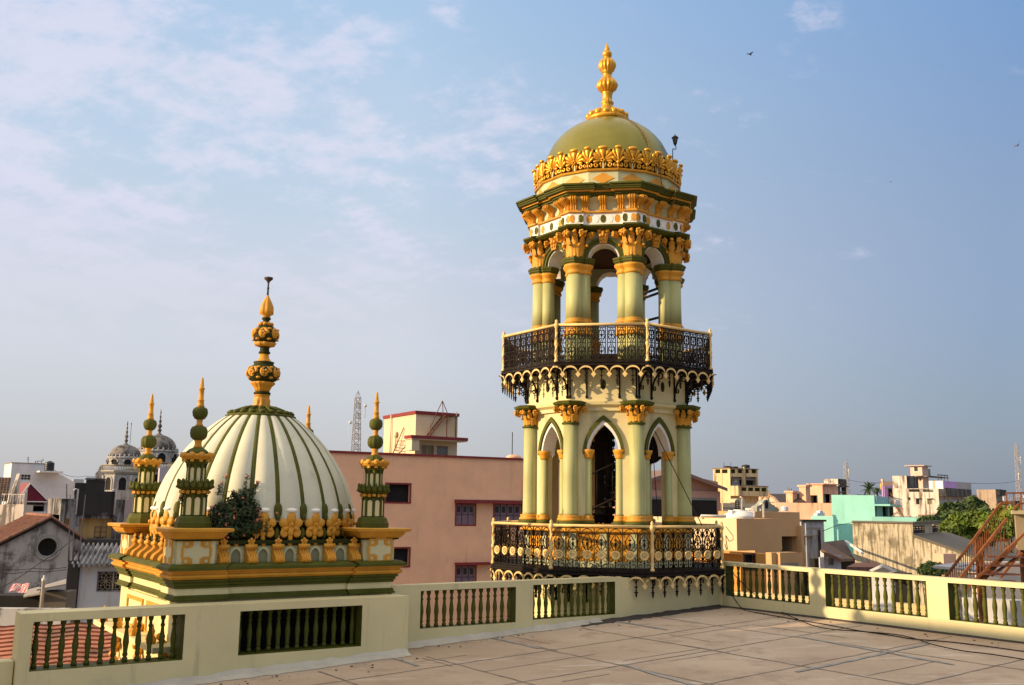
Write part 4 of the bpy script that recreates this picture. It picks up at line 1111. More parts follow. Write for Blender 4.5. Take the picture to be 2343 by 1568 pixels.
# wires
def wire(name, label, pts, r=.009, sag=0):
    b = MB(); P = []
    for p, q in zip(pts[:-1], pts[1:]):
        for i in range(8):
            t = i/8; v = Vector(p).lerp(Vector(q), t); v.z -= sag*4*t*(1-t); P.append(v)
    P.append(Vector(pts[-1])); b.tube(P, r, 4)
    return b.build(name, IRON, zb=0, label=label, cat='wire')
wa = onp(*(1100.8+.30085*1318, 907.3+.30085*262), Vector((TX, TY, 0)).normalized(), 20.4); wb = onp(1606, 1203, Vector((TX, TY, 0)).normalized(), 20.3)
wire('stay_wire', 'black wire running slantwise across a minaret arch down to the lower railing', [wa, wb], .011)
wc = onp(1505, 1190, Vector((TX, TY, 0)).normalized(), 20.6)
wire('hanging_wire', 'thin black wire hanging straight down beside the loudspeaker', [wa+Vector((-.02, .25, -.15)), wc], .010)
lo = un(15.55, 14.15)
wire('looped_wire', 'loose loop of wire dangling where the lower railing meets the side parapet', [onp(*p, UX, 15.5) for p in ((1660, 1205), (1676, 1225), (1677, 1235), (1668, 1239), (1660, 1225), (1661, 1240), (1664, 1256), (1662, 1258), (1658, 1245))], .008)
def fcable(name, label, pix, lift=.015):
    P = []
    for p in pix:
        v = onfloor(*Z4(*p)); v.z += lift; P.append(v)
    return P
cA = [onp(*Z4(668, 215), UX, 15.57), onp(*Z4(705, 268), UX, 15.57)]+fcable('', '', [(762, 340), (860, 362), (1060, 398), (1220, 424), (1420, 462), (1600, 488), (1720, 508), (1900, 522), (2100, 545), (2343, 578), (2600, 610)])
cB = [onp(*Z4(700, 130), UX, 15.55), onp(*Z4(800, 230), UX, 15.57)]+fcable('', '', [(890, 305), (962, 352), (1060, 398), (1140, 432), (1260, 458), (1450, 472), (1620, 488), (1730, 512), (1830, 545), (1990, 580), (2150, 600), (2343, 630), (2600, 672)], .03)
def smooth(P, k=4):
    P = [Vector(p) for p in P]; out = []
    for i in range(len(P)-1):
        p0, p1, p2, p3 = P[max(i-1, 0)], P[i], P[i+1], P[min(i+2, len(P)-1)]
        for j in range(k):
            t = j/k; out.append(.5*((2*p1)+(p2-p0)*t+(2*p0-5*p1+4*p2-p3)*t*t+(3*p1-p0-3*p2+p3)*t**3))
    out.append(P[-1]); return out
for nm, lab, P in (('floor_cable', 'black cable lying on the terrace floor, the one nearer the side parapet', cA), ('floor_cable', 'black cable on the terrace floor that bends away from the side parapet', cB)):
    b = MB(); b.tube(smooth(P), .009, 5); b.build(nm, IRON, zb=0, label=lab, cat='cable', group='cables on the terrace floor')
# grit along the wall foot
b = MB()
for q in range(110):
    if q % 3: u = rnd.uniform(3, 13); n = 14.35-abs(rnd.gauss(0, .22)); n = n if u > 7.9 else n-.65
    else: u = 15.35-abs(rnd.gauss(0, .25)); n = rnd.uniform(5, 14)
    p = un(u, n, fz(u)+.008); s_ = rnd.uniform(.004, .014)
    b.ell(p, (s_*rnd.uniform(1, 2.2), s_*rnd.uniform(1, 2.2), s_*.6), 5, 3)
b.build('leaf_litter', mat('dry_litter', (.07, .05, .035), .9, .4, 8), zb=0, kind='stuff', label='dark grit and dry leaf scraps at the foot of the parapets', cat='litter')
# flowering bush on the pavilion roof
def leafcloud(mb, blobs, n, size, seed=1, flat=.5, shell=.55):
    rr = random.Random(seed); tot = sum(b_[3]*b_[4]*b_[5] for b_ in blobs)**1
    for bx, by, bz, rx, ry, rz_ in blobs:
        k = int(n*(rx*ry*rz_)/tot)
        for _ in range(k):
            th = rr.uniform(0, 2*pi); cz = rr.uniform(-1, 1); s_ = math.sqrt(1-cz*cz); q = rr.uniform(shell**3, 1)**(1/3)*rr.uniform(.86, 1.12)
            c = Vector((bx+rx*q*s_*cos(th), by+ry*q*s_*sin(th), bz+rz_*q*cz))
            nrm = Vector((s_*cos(th), s_*sin(th), cz+.35)).normalized()
            nrm = (nrm+Vector((rr.gauss(0, .55), rr.gauss(0, .55), rr.gauss(0, .45)))).normalized()
            e1 = nrm.orthogonal().normalized(); e2 = nrm.cross(e1); a = rr.uniform(0, 2*pi); e1, e2 = e1*cos(a)+e2*sin(a), e2*cos(a)-e1*sin(a)
            L = size*rr.uniform(.7, 1.3); w = L*rr.uniform(.32, .5)
            mb.add([c-e1*L, c-e2*w+nrm*L*.12, c+e1*L, c+e2*w+nrm*L*.12], [(0, 1, 2, 3)])
LEAF = mat('glossy_dark_leaf', (.030, .050, .014), .55, .45, 6, 0)
LEAF2 = mat('olive_leaf', (.085, .13, .018), .6, .45, .8, 0)
LEAF3 = mat('deep_green_leaf', (.035, .065, .016), .6, .45, .8, 0)
BARK = mat('bark', (.12, .085, .055), .9, .25, 6, .4, 30)
def C6n(x, y, n=14.85): return onp(*C6(x, y), UN, n)
bc = C6n(1010, 735, 14.95)
BU = thing('flowering_bush', 'dark leafy bush with small orange-pink flowers on the roof edge before the ribbed dome', 'bush', (bc.x, bc.y, -.70), YAW)
inv = Matrix.Rotation(-YAW, 4, 'Z') @ Matrix.Translation((-bc.x, -bc.y, 0))
bl = []
for (x, y, rx, rz_) in ((1000, 660, .30, .17), (900, 620, .20, .18), (1120, 640, .22, .16), (1020, 540, .24, .17), (930, 520, .15, .14), (1110, 520, .14, .13), (1050, 440, .13, .12), (1170, 580, .13, .10), (860, 570, .13, .14), (1000, 460, .12, .12), (1180, 690, .16, .10), (850, 680, .16, .12)):
    v = inv @ C6n(x, y); bl.append((v.x, v.y, v.z, rx, min(rx, .22), rz_))
b = MB(); bl = [(q[0], q[1], q[2], q[3]*1.25, q[4]*1.25, q[5]*1.2) for q in bl]; leafcloud(b, bl, 7000, .034, 5, shell=.15)
sprigs = []
rr = random.Random(11)
for (xa, ya_, xb, yb_) in ((870, 520, 915, 290), (1040, 420, 1065, 285), (1130, 520, 1140, 330), (1200, 580, 1258, 490), (1240, 560, 1320, 548), (1090, 420, 1130, 345), (610, 520, 585, 440), (850, 430, 880, 340), (980, 440, 960, 400)):
    p, q = inv @ C6n(xa, ya_), inv @ C6n(xb, yb_); q.z += .0; sprigs.append((p, q))
    for i in range(60):
        t = rr.random(); c = p.lerp(q, t)+Vector((rr.gauss(0, .018), rr.gauss(0, .018), rr.gauss(0, .012)))
        e1 = Vector((rr.gauss(0, 1), rr.gauss(0, 1), rr.gauss(0, .6))).normalized(); e2 = e1.orthogonal().normalized(); L = .024*rr.uniform(.7, 1.3)
        b.add([c-e1*L, c-e2*L*.45, c+e1*L, c+e2*L*.45], [(0, 1, 2, 3)])
b.build('foliage', LEAF, BU)
b = MB()
for p, q in sprigs: b.tube([p, p.lerp(q, .5)+Vector((.01, 0, .0)), q], .006, 4)
for k in range(5): b.tube([(rr.uniform(-.1, .1), rr.uniform(-.05, .05), -.70), (rr.uniform(-.3, .3), rr.uniform(-.1, .1), .0)], .012, 5)
b.build('stems', BARK, BU)
FLM = mat('coral_flower', (.62, .20, .13), .7, .25, 6, 0)
for i in range(34):
    q = rr.choice(bl) if i > 9 else None
    c = Vector((q[0]+rr.uniform(-1, 1)*q[3], q[1]-q[4]*.95, q[2]+rr.uniform(-1, 1)*q[5])) if q else sprigs[i % len(sprigs)][1]
    b = MB()
    for k in range(4): b.ell(c+Vector((rr.gauss(0, .011), rr.gauss(0, .011), rr.gauss(0, .011))), (.013, .013, .011), 5, 3)
    b.build('flower', FLM, BU)
# birds
def bird(px, py, Y, s, ang, label):
    c = at(px, py, Y)
    b = MB(); m_ = Matrix.Translation(c) @ Matrix.Rotation(R(ang), 4, 'Y') @ Matrix.Rotation(R(30), 4, 'Z'); b.M = m_
    b.ell((0, 0, 0), (.16*s, .05*s, .05*s), 8, 6); b.ell((.16*s, 0, .015*s), (.045*s, .035*s, .035*s), 6, 5); b.tube([(.19*s, 0, .015*s), (.24*s, 0, .005*s)], .01*s, 4, rs=[.012*s, .002*s])
    b.add([(-.14*s, -.02*s, 0), (-.30*s, -.06*s, .01*s), (-.26*s, 0, .012*s), (-.30*s, .06*s, .01*s), (-.14*s, .02*s, 0)], [(0, 1, 2, 3, 4)])
    for q in (-1, 1):
        b.add([(.08*s, q*.03*s, .02*s), (.10*s, q*.20*s, .12*s), (-.05*s, q*.46*s, .10*s), (-.04*s, q*.22*s, .10*s), (-.08*s, q*.03*s, .02*s)], [(0, 1, 2, 3, 4)])
    b.build('bird', mat('dark_feather', (.05, .045, .045), .8), zb=0, label=label, cat='bird', group='birds in the sky')
bird(1715, 125, 60, .8, 10, 'small dark bird high in the sky beside the minaret finial')
bird(2328, 333, 60, .85, -50, 'dark bird with steep wings at the eastern edge of the sky')
bird(2037, 417, 140, .7, 0, 'tiny distant bird in the open blue sky')
# ------------------------------------------------------------------ the town
ZL = lambda x, y: (x*.2315, 895.2+.2315*y)
Z2 = lambda x, y: (x*.25815, 1197.6+.25815*y)
ZP = lambda x, y: (750+.3086*x, 877+.3086*y)
ZA = lambda x, y: (1596.8+.1928*x, 1028.2+.1928*y)
ZR = lambda x, y: (1935.5+.1929*x, 1028.2+.1929*y)
ZD = lambda x, y: (x, y)
STR = ((.10, .085, .075), .75, 3, .50)
FW = lambda nm, col, st=None, st2=None: mat(nm, col, .85, .08, .5, .2, 12, stain=st, stain2=st2)
SHUT = mat('mauve_shutter', (.21, .14, .17), .6, .15, 3)
PANE = mat('dark_window', (.020, .020, .024), .25, .2, 2, 0)
WOODB = mat('brown_door', (.17, .105, .06), .6, .2, 4)
TILE = None
class Bld:
    def __init__(s, name, label, cat, Z, xl, xc, xr, yt, Y, m, yaw=35, ybot=None, roofm=None, parap=.35):
        s.Z, s.m, s.roofm, s.parap = Z, m, roofm, parap
        s.C = at(*Z(xc, yt), Y); s.zt = s.C.z; a = R(yaw); s.a = a
        s.u = Vector((cos(a), sin(a), 0)); s.w = Vector((-sin(a), cos(a), 0))
        s.zb = GROUND if ybot is None else at(*Z(xc, ybot), Y).z
        s.T = thing(name, label, cat, (s.C.x, s.C.y, s.zb), a)
        s.Ln = abs(s.hit(xl, yt, s.w)) if xl is not None else 6
        s.Lu = abs(s.hit(xr, yt, s.u)) if xr is not None else 6
        s.hR, s.hL = [], []
    def hit(s, px, py, d):
        r = ray(*s.Z(px, py)); C = s.C
        return -(C.x*r.y-C.y*r.x)/(d.x*r.y-d.y*r.x)
    def Rt(s, px, py, off=0):
        r = ray(*s.Z(px, py)); k = (s.C.dot(s.w)+off)/(r.dot(s.w)); P = r*k; return (P-s.C).dot(s.u), P.z
    def Lt(s, px, py, off=0):
        r = ray(*s.Z(px, py)); k = (s.C.dot(s.u)+off)/(r.dot(s.u)); P = r*k; return (P-s.C).dot(s.w), P.z
    def rect(s, face, x0, y0, x1, y1):
        f = s.Rt if face == 'R' else s.Lt
        p = [f(x0, y0), f(x1, y0), f(x0, y1), f(x1, y1)]
        a = sorted(((p[0][0]+p[2][0])/2, (p[1][0]+p[3][0])/2)); z1 = (p[0][1]+p[1][1])/2; z0 = (p[2][1]+p[3][1])/2
        return (a[0], a[1], z0, z1)
    def mb(s, face):
        b = MB()
        if face == 'L': b.M = rz(-pi/2)
        return b
    def fx(s, face, r):        # rectangle in the frame of mb(face)
        return r if face == 'R' else (-r[1], -r[0], r[2], r[3])
    def win(s, face, x0, y0, x1, y1, pane=None, frame=None, fw=.07, dep=.12, bars=(0, 0), hood=None, name='window', proud=.03, panels=None):
        r = s.rect(face, x0, y0, x1, y1); (s.hR if face == 'R' else s.hL).append(r)
        q = s.fx(face, r); a, b_, c, d = q
        b = s.mb(face); fm = frame or s.m
        for (p0, p1, r0, r1) in ((a-fw, b_+fw, d, d+fw), (a-fw, b_+fw, c-fw, c), (a-fw, a, c, d), (b_, b_+fw, c, d)): b.box(p0, p1, -proud, .08, r0, r1)
        w = b.build(name, fm, s.T)
        b = s.mb(face); b.box(a-.02, b_+.02, dep, dep+.04, c-.02, d+.02); b.build('pane', pane or PANE, w)
        if bars[0] or bars[1]:
            b = s.mb(face)
            for i in range(1, bars[0]+1): x = a+(b_-a)*i/(bars[0]+1); b.box(x-.025, x+.025, dep-.04, dep-.001, c, d)
            for i in range(1, bars[1]+1): z = c+(d-c)*i/(bars[1]+1); b.box(a, b_, dep-.035, dep-.002, z-.025, z+.025)
            b.build('bars', fm if panels is None else panels, w)
        if hood:
            b = s.mb(face); b.box(a-.15, b_+.15, -hood, .02, d+fw+.03, d+fw+.12); b.build('hood', fm, w)
        return w
    def hole(s, face, x0, y0, x1, y1):
        r = s.rect(face, x0, y0, x1, y1); (s.hR if face == 'R' else s.hL).append(r); return r
    def slab(s, face, x0, y0, x1, y1, out, name, m, inn=0.05):
        a, b_, c, d = s.fx(face, s.rect(face, x0, y0, x1, y1)); b = s.mb(face); b.box(a, b_, -out, inn, c, d); return b.build(name, m, s.T)
    def finish(s, th=.25, back=True):
        b = MB(); clip = lambda hs, L: [(max(h[0], .03), min(h[1], L-.03), max(h[2], s.zb+.05), min(h[3], s.zt-.02)) for h in hs]
        hR, hL = clip(s.hR, s.Lu), clip(s.hL, s.Ln)
        b.holewall(0, s.Lu, s.zb, s.zt, hR, 0, th)
        b.M = rz(-pi/2); b.holewall(-s.Ln, -th-.001, s.zb, s.zt, [(-h[1], -h[0], h[2], h[3]) for h in hL], 0, th); b.M = None
        b.box(th, s.Lu, s.Ln-th, s.Ln, s.zb, s.zt); b.box(s.Lu-th, s.Lu, th+.001, s.Ln-th-.001, s.zb, s.zt)
        s.wall = b.build('wall', s.m, s.T)
        b = MB(); b.box(th+.002, s.Lu-th-.002, th+.002, s.Ln-th-.002, s.zt-s.parap-.15, s.zt-s.parap)
        zz = s.zt-3.2
        b.build('roof_slab', s.roofm or ROOFC, s.T)
        b = MB(); b.box(th+.85, s.Lu-th-.1, th+.85, s.Ln-th-.1, s.zb, s.zt-s.parap-.151); b.build('dark_core', DARK, s.T)  # solid near-black core, painted for the gloom of unlit rooms
        return s
ROOFC = mat('roof_concrete', (.24, .22, .19), .9, .15, 1)
BALM = {}
def railing_bars(mb, x0, x1, z0, z1, y, step=.14, w=.05, cap=.09):
    mb.box(x0, x1, y-.05, y+.05, z1-cap, z1); mb.box(x0, x1, y-.05, y+.05, z0, z0+.06)
    n = max(2, int((x1-x0)/step))
    for i in range(n): x = x0+(x1-x0)*(i+.5)/n; mb.lathe([(w*.7, z0+.06), (w, z0+(z1-z0)*.4), (w*.5, z0+(z1-z0)*.65), (w*.7, z1-cap)], 6, (x, y))
def tank(name, label, p, r, h, m, group=None):
    t = thing(name, label, 'water tank', (p.x, p.y, p.z), R(20), group)
    b = MB(); pr = [(r*.96, 0), (r, h*.05)]
    for k in range(4): pr += [(r, h*(.08+.17*k)), (r*1.03, h*(.12+.17*k)), (r*1.03, h*(.17+.17*k)), (r, h*(.21+.17*k))]
    pr += [(r, h*.80), (r*.85, h*.88), (r*.45, h*.94)]
    b.lathe(pr, 22); b.build('body', m, t, zb=0)
    b = MB(); b.lathe([(r*.42, h*.935), (r*.46, h*.95), (r*.46, h*.985), (r*.38, h)], 16); b.build('lid', m, t, zb=0)
    return t
BLACKP = mat('black_plastic', (.018, .018, .020), .4, .2, 3)
WHITEP = mat('white_plastic', (.74, .72, .68), .5, .05, 2)
CONC = FW('grey_stained_concrete', (.26, .25, .25), ((.02, .018, .018), .95, 1.6, .40), ((.03, .028, .026), .9, .7, .50))
BLKC = FW('blackened_concrete', (.028, .026, .026), ((.010, .010, .010), .8, 1.2, .5), ((.16, .15, .15), .6, .8, .60))
WHW = FW('white_plaster', (.60, .61, .63), ((.30, .30, .31), .4, .8, .55))
GRAYW = FW('weathered_white_plaster', (.60, .53, .46), ((.07, .055, .045), .85, 1.5, .46), ((.08, .07, .055), .8, .5, .53))
OCHW = FW('ochre_plaster', (.52, .34, .13), ((.25, .16, .07), .5, 1, .55))
ROOFT = mat('clay_roof_tile', (.135, .055, .034), .85, .3, 3, .5, 12, stain2=((.07, .035, .025), .8, 1.4, .50))
ROOFD = mat('dark_roof_tile', (.075, .05, .04), .85, .3, 3, .5, 12, stain2=((.03, .025, .02), .8, 1.4, .50))
SOOT = FW('soot_streaked_concrete', (.15, .14, .13), ((.02, .018, .018), .9, 2.2, .40), ((.03, .028, .026), .8, .8, .5))
LILAC = FW('lilac_grey_plaster', (.42, .38, .42))
def tiled_slope(mb, p00, p10, p01, p11, nu, nv, amp=.03):
    """roof plane with rows and channels of tiles; p00,p10 the eave, p01,p11 the ridge"""
    p00, p10, p01, p11 = map(Vector, (p00, p10, p01, p11)); nrm = (p10-p00).cross(p01-p00).normalized()
    vs = []; fs = []; mu = nu*4; mv = nv*2
    for j in range(mv+1):
        v = j/mv; vv = (j//2)/nv if j % 2 == 0 else (j//2+1)/nv-.0001; st = amp*.9*(1 if j % 2 == 0 else 0)
        for i in range(mu+1):
            t = i/mu; p = (p00.lerp(p10, t)).lerp(p01.lerp(p11, t), vv); vs.append(p+nrm*(amp*.5*(1+sin(2*pi*i/4))+st))
    for j in range(mv):
        for i in range(mu): fs.append((j*(mu+1)+i, j*(mu+1)+i+1, (j+1)*(mu+1)+i+1, (j+1)*(mu+1)+i))
    mb.add(vs, fs)

# ground sheet and the far, low town
b = MB(); b.box(-2500, 2500, -300, 3500, GROUND-.5, GROUND); b.build('ground', mat('dusty_ground', (.22, .17, .12), .95, .2, .05), zb=0, kind='structure')

_at0 = at
def far(Y): return Y if Y < 24 else 24+(Y-24)*2.3
def at(x, y, Y): return _at0(x, y, far(Y))
def tankpx(label, Z, xc, half, ytop, ybot, Y, m, group=None):
    p = at(*Z(xc, ybot), Y); r = (at(*Z(xc+half, ybot), Y)-p).length; h = at(*Z(xc, ytop), Y).z-p.z
    return tank('water_tank', label, p, r, h, m, group)
# ---------- west side
A = Bld('white_building', 'plain white building with a sloping gable and a black water tank on top', 'building', ZL, 48, 118, 745, 710, 70, WHW, yaw=36)
A.zt_low = A.Rt(600, 800)[1]
xa = A.Rt(508, 795)[0]; xb_, zb_1 = A.Rt(742, 905); xc_, zc_1 = A.Rt(556, 798)
A.Lu = xa
A.win('R', 178, 825, 300, 874, PANE, WHW, .05, bars=(3, 1))
A.finish()
b = MB(); b.prismy([(xa+.003, A.zb), (xb_, A.zb), (xb_, zb_1), (xc_, zc_1), (xa+.003, zc_1)], 0, 6); b.build('gable_wing', WHW, A.T)
b = MB(); b.box(-.1, xa+.08, -.08, A.Ln+.08, A.zt+.003, A.zt+.10); b.build('roof_slab', ROOFC, A.T)
p = A.T.matrix_basis @ Vector(((A.Rt(418, 790)[0]+A.Rt(505, 790)[0])/2, -1.5, 0)); p.z = A.Rt(460, 793)[1]
b = MB(); x_ = (A.Rt(418, 790)[0]+A.Rt(505, 790)[0])/2; b.box(x_-1.4, x_+1.5, -2.9, -.003, p.z-.2, p.z-.003); b.build('tank_shelf', WHW, A.T)
TK = tankpx('black plastic water tank beside the white gabled building roof', ZL, 462, 44, 693, 793, 70, BLACKP); TK.location = (p.x, p.y, p.z)

# house with dark tiles and a balustrade, far left
B2 = Bld('tiled_house', 'old house with a dark tiled roof behind a weathered balustrade', 'house', ZL, -330, 238, 330, 1125, 58, GRAYW, yaw=80)
B2.finish()
b = MB(); a0 = B2.Ln
b.M = rz(-pi/2)
z0, z1 = B2.zt+.003, B2.Lt(150, 1015)[1]
for q in range(7): railing_bars(b, -3.2-q*3.4+.3, -.45-q*3.4+.3, z0, z1, .15, .26, .07)
for q in range(8): b.box(-.40-q*3.4+.35, .0-q*3.4+.35 if q else -.0, -.05, .4, z0, z1+.15)
b.build('balustrade', GRAYW, B2.T)
b = MB(); b.M = rz(-pi/2); ze = B2.zt+.3; zr = B2.Lt(100, 872)[1]+.2
tiled_slope(b, (-25, .5, ze), (-2.3, .5, ze), (-25, 1.7, zr), (-3.0, 1.7, zr), 60, 10, .06); b.build('roof', ROOFD, B2.T)
b = MB(); b.M = rz(-pi/2); b.prismx([(.4, ze-.3), (1.7, ze-.3), (1.7, zr+.45), (1.5, zr+.4)], -2.3, -1.95); b.build('gable_wall', GRAYW, B2.T)

# red gabled roof house
B3 = Bld('red_gable_house', 'small house whose dark red gable rises over a black opening', 'house', ZL, 205, 236, 472, 1090, 62, WHW, yaw=33)
x0, zz = B3.Rt(240, 1088); x1, _ = B3.Rt(470, 1088); xm, zm = B3.Rt(298, 915)
B3.hole('R', 250, 1098, 462, 1190); B3.finish()
b = MB(); b.prismy([(x0, zz), (x1, zz), (xm, zm)], -.12, .1); b.build('gable', mat('maroon_boards', (.15, .012, .028), .7, .1, 3), B3.T)
b = MB(); b.bar((x0-.9, -.2, zz-.3), (xm, -.2, zm+.08), .16); b.bar((xm, -.2, zm+.08), (x1+.1, -.2, zz), .10); b.bar((x0, -.16, zz-.03), (x1, -.16, zz-.03), .10); b.build('barge_board', WHITE, B3.T)
b = MB()
b.add([(x0-.9, -.25, zz-.3), (xm, -.25, zm+.14), (xm, 8, zm+.14), (x0-.9, 8, zz-.3), (x1+.1, -.25, zz+.02), (x1+.1, 8, zz+.02)], [(0, 1, 2, 3), (1, 4, 5, 2)]); b.build('roof', mat('red_roof', (.2, .05, .05), .7), B3.T)

# grey stained concrete building
B4 = Bld('stained_concrete_building', 'grey concrete house blackened by rain streaks over a recessed ochre balcony', 'building', ZL, 470, 610, 1238, 1062, 46, CONC, yaw=37)
B4.hole('R', 640, 1258, 1120, 1452); B4.hole('L', 480, 1218, 590, 1330); B4.finish()
xa, za = B4.Rt(772, 985); xb_, _ = B4.Rt(1150, 985)
b = MB(); b.box(xa, xb_, -.12, .25, B4.Rt(800, 1225)[1], za); b.build('parapet_wall', BLKC, B4.T)
w_ = B4.rect('R', 640, 1258, 1120, 1452); b = MB(); b.box(w_[0]-.2, w_[1]+.2, .55, .599, w_[2]-.1, w_[3]+.1); b.build('balcony_wall', OCHW, B4.T)
d_ = B4.rect('R', 950, 1338, 1072, 1450); b = MB()
for k in range(2):
    xx = d_[0]+(d_[1]-d_[0])*k/2; b.box(xx, xx+(d_[1]-d_[0])/2-.02, .50, .549, d_[2], d_[3])
dr = b.build('door', WOODB, B4.T)
b = MB()
for k in range(2):
    for j in range(2):
        xx = d_[0]+(d_[1]-d_[0])*(k+.12)/2; hh = (d_[3]-d_[2]); b.box(xx, xx+(d_[1]-d_[0])*.36, .485, .499, d_[2]+hh*(.08+.47*j), d_[2]+hh*(.45+.47*j))
b.build('door_panel', mat('ochre_door', (.35, .22, .08), .6), dr)
for px in (735, 1163):
    x_, _ = B4.Rt(px, 1300); b = MB(); b.box(x_-.32, x_+.32, -.06, .3, B4.zb, B4.Rt(px, 1245)[1]); b.build('pillar', CONC, B4.T)
for px, py in ((765, 970), (1140, 975)):
    x_, z_ = B4.Rt(px, py); b = MB(); b.tube([(x_-.3, -.2, z_-.1), (x_-.2, -.2, z_), (x_, -.2, z_), (x_, -.2, z_-1.9)], .07, 7); b.build('vent_pipe', mat('grey_pipe', (.45, .46, .48), .5), B4.T)
p = B4.T.matrix_basis @ Vector((0, 0, 0))
def simple_block(name, label, Z, xl, xc, xr, yt, Y, m, yaw=22, ybot=None, cat='building'):
    q = Bld(name, label, cat, Z, xl, xc, xr, yt, Y, m, yaw, ybot); return q
q = simple_block('black_shed', 'lower black flat-roofed shed between the white gabled building and the soot-black block', ZL, 738, 742, 858, 905, 58, BLKC); q.finish()
q = simple_block('black_block', 'soot-black roof block below the grey domed minarets', ZL, 838, 852, 1040, 875, 56, BLKC); q.slab('R', 840, 862, 1045, 876, .12, 'roof_edge', BLKC); q.finish()
q = simple_block('hazy_block', 'pale small house just showing beside the ornate grey gable', ZL, 852, 858, 935, 840, 120, WHW); q.finish()

# two old grey minarets
GREYM = FW('lichen_grey_stone', (.36, .355, .34), ((.06, .058, .055), .8, 1.3, .52), ((.09, .085, .08), .8, 1.4, .55))
GREYD = FW('sooty_dome_plaster', (.20, .185, .17), ((.03, .028, .027), .9, 1.0, .48), ((.05, .045, .04), .8, 1.2, .5))
def old_minaret(Z, xc, half, ydb, ydt, yfin, ybal0, ybal1, ylow, Y, label, pole=None):
    c = at(*Z(xc, ydb), Y); k = (at(*Z(xc+half, ydb), Y)-c).length/half      # metres per zoom pixel
    zf = lambda y: at(*Z(xc, y), Y).z
    T = thing('old_minaret', label, 'minaret', (c.x, c.y, GROUND), R(20), 'old grey domed minarets')
    r = half*k
    b = MB(); n_ = 24; zd0, zd1 = zf(ydb), zf(ydt)
    b.lathe([(r*cos(t*pi/2)**.9+.02, zd0+(zd1-zd0)*sin(t*pi/2)) for t in [i/10 for i in range(11)]], n_); b.build('dome', GREYD, T)
    b = MB(); h = zf(yfin)-zd1
    b.lathe([(r*.26, zd1-h*.05), (r*.15, zd1+h*.03), (r*.06, zd1+h*.08), (r*.10, zd1+h*.14), (r*.13, zd1+h*.18), (r*.05, zd1+h*.24), (r*.12, zd1+h*.32), (r*.12, zd1+h*.37), (r*.04, zd1+h*.43), (r*.09, zd1+h*.52), (r*.03, zd1+h*.60), (r*.06, zd1+h*.70), (r*.02, zd1+h*.76), (r*.04, zd1+h*.85), (.01, zd1+h)], 10); b.build('finial', GREYD, T)
    zb0 = zf(ybal0)
    b = MB(); b.lathe([(r*1.08, zb0), (r*1.06, zd0-.3), (r*1.14, zd0-.22), (r*1.14, zd0-.1), (r*1.05, zd0+.02)], 24, smooth=False)
    for i in range(24): b.M = rz(2*pi*i/24); b.ell((0, -r*1.08, zd0+.05), (.13, .1, .28), 6, 4)
    b.M = None; b.build('drum', GREYM, T)
    b = MB(); b2 = MB()
    for i in range(8):
        b.M = b2.M = rz(2*pi*i/8+.2); hh = (zd0-.3-zb0)
        a_ = pointed(r*.20, zb0+hh*.5, zb0+hh*.88, 5); b.prismy([(-r*.20, zb0+.05), (r*.20, zb0+.05)]+a_, -r*1.085, -r*.9)
        arch_band(b2, pointed(r*.30, zb0+hh*.5, zb0+hh*.97, 5), pointed(r*.22, zb0+hh*.5, zb0+hh*.90, 5), -r*1.14, -r*1.0)
    b.build('drum_opening', DARK, T); b2.build('drum_hood', GREYM, T)
    zb1 = zf(ybal1); rb = r*1.52
    b = MB(); b.stack([(r*1.1, zb1-.5), (rb*.98, zb1-.05), (rb, zb1), (rb, zb1+.12)], octo); b.build('balcony_slab', GREYM, T)
    for i in range(8):
        b = MB(); b.M = rz(R(45*i)); L = rb*s22*.97; railing_bars(b, -L, L, zb1+.12, zb0+.1, -rb*c22*.97, .2, .05); b.build('balcony_railing', FW('ochre_grey_stone', (.34, .29, .20)), T)
    zl_ = zf(ylow); b = MB(); b.prism(octo(r*1.30), GROUND, zb1-.4); b.build('shaft', GREYM, T)
    b = MB(); b2 = MB()
    for i in range(8):
        b.M = b2.M = rz(R(45*i)); hh = zb1-.6-zl_
        b.prismy([(-r*.22, zl_), (r*.22, zl_)]+roundarch(r*.22, zl_+hh*.66, 8), -r*1.30*c22-.02, -r)
        arch_band(b2, [(r*.32, zl_)]+roundarch(r*.32, zl_+hh*.66, 8)+[(-r*.32, zl_)], [(r*.23, zl_)]+roundarch(r*.23, zl_+hh*.66, 8)+[(-r*.23, zl_)], -r*1.30*c22-.10, -r*1.1)
        b2.M = rz(R(22.5+45*i)); b2.lathe([(.16, zl_), (.13, zl_+hh*.8), (.24, zb1-.5)], 8, (0, -r*1.30))
    b.build('shaft_opening', DARK, T); b2.build('shaft_hood', GREYM, T)
    return T
M1 = old_minaret(ZL, 1235, 148, 650, 530, 290, 740, 800, 980, 70, 'old grey minaret with blackened dome and thin lightning rod, the whole of it in view')
v = at(*ZL(1283, 530), 70); b = MB(); b.tube([(v.x, v.y, v.z-.5), (v.x, v.y, at(*ZL(1286, 318), 70).z)], .03, 5); b.ell((v.x, v.y, at(*ZL(1286, 322), 70).z), (.06, .06, .14), 6, 4); b.build('lightning_rod', IRON, zb=0, label='thin metal rod standing on the dome of the whole grey minaret', cat='rod')
old_minaret(ZL, 1562, 172, 585, 432, 175, 715, 775, 960, 74, 'old grey minaret partly covered by the nearer green and gold spire')
q = simple_block('balustraded_house', 'pinkish house with a pale balustrade below the old grey minarets', ZL, 1150, 1166, 1420, 1072, 62, FW('dull_pink_plaster', (.40, .31, .31)), 22)
q.finish(); b = MB(); zt_ = q.Rt(1250, 982)[1]; x1 = q.Rt(1370, 1000)[0]
for k in range(3): railing_bars(b, q.Lu*k/3+.25, q.Lu*(k+1)/3-.02, q.zt+.003, zt_, .15, .18, .05); b.box(q.Lu*k/3, q.Lu*k/3+.25, 0, .3, q.zt+.003, zt_+.02)
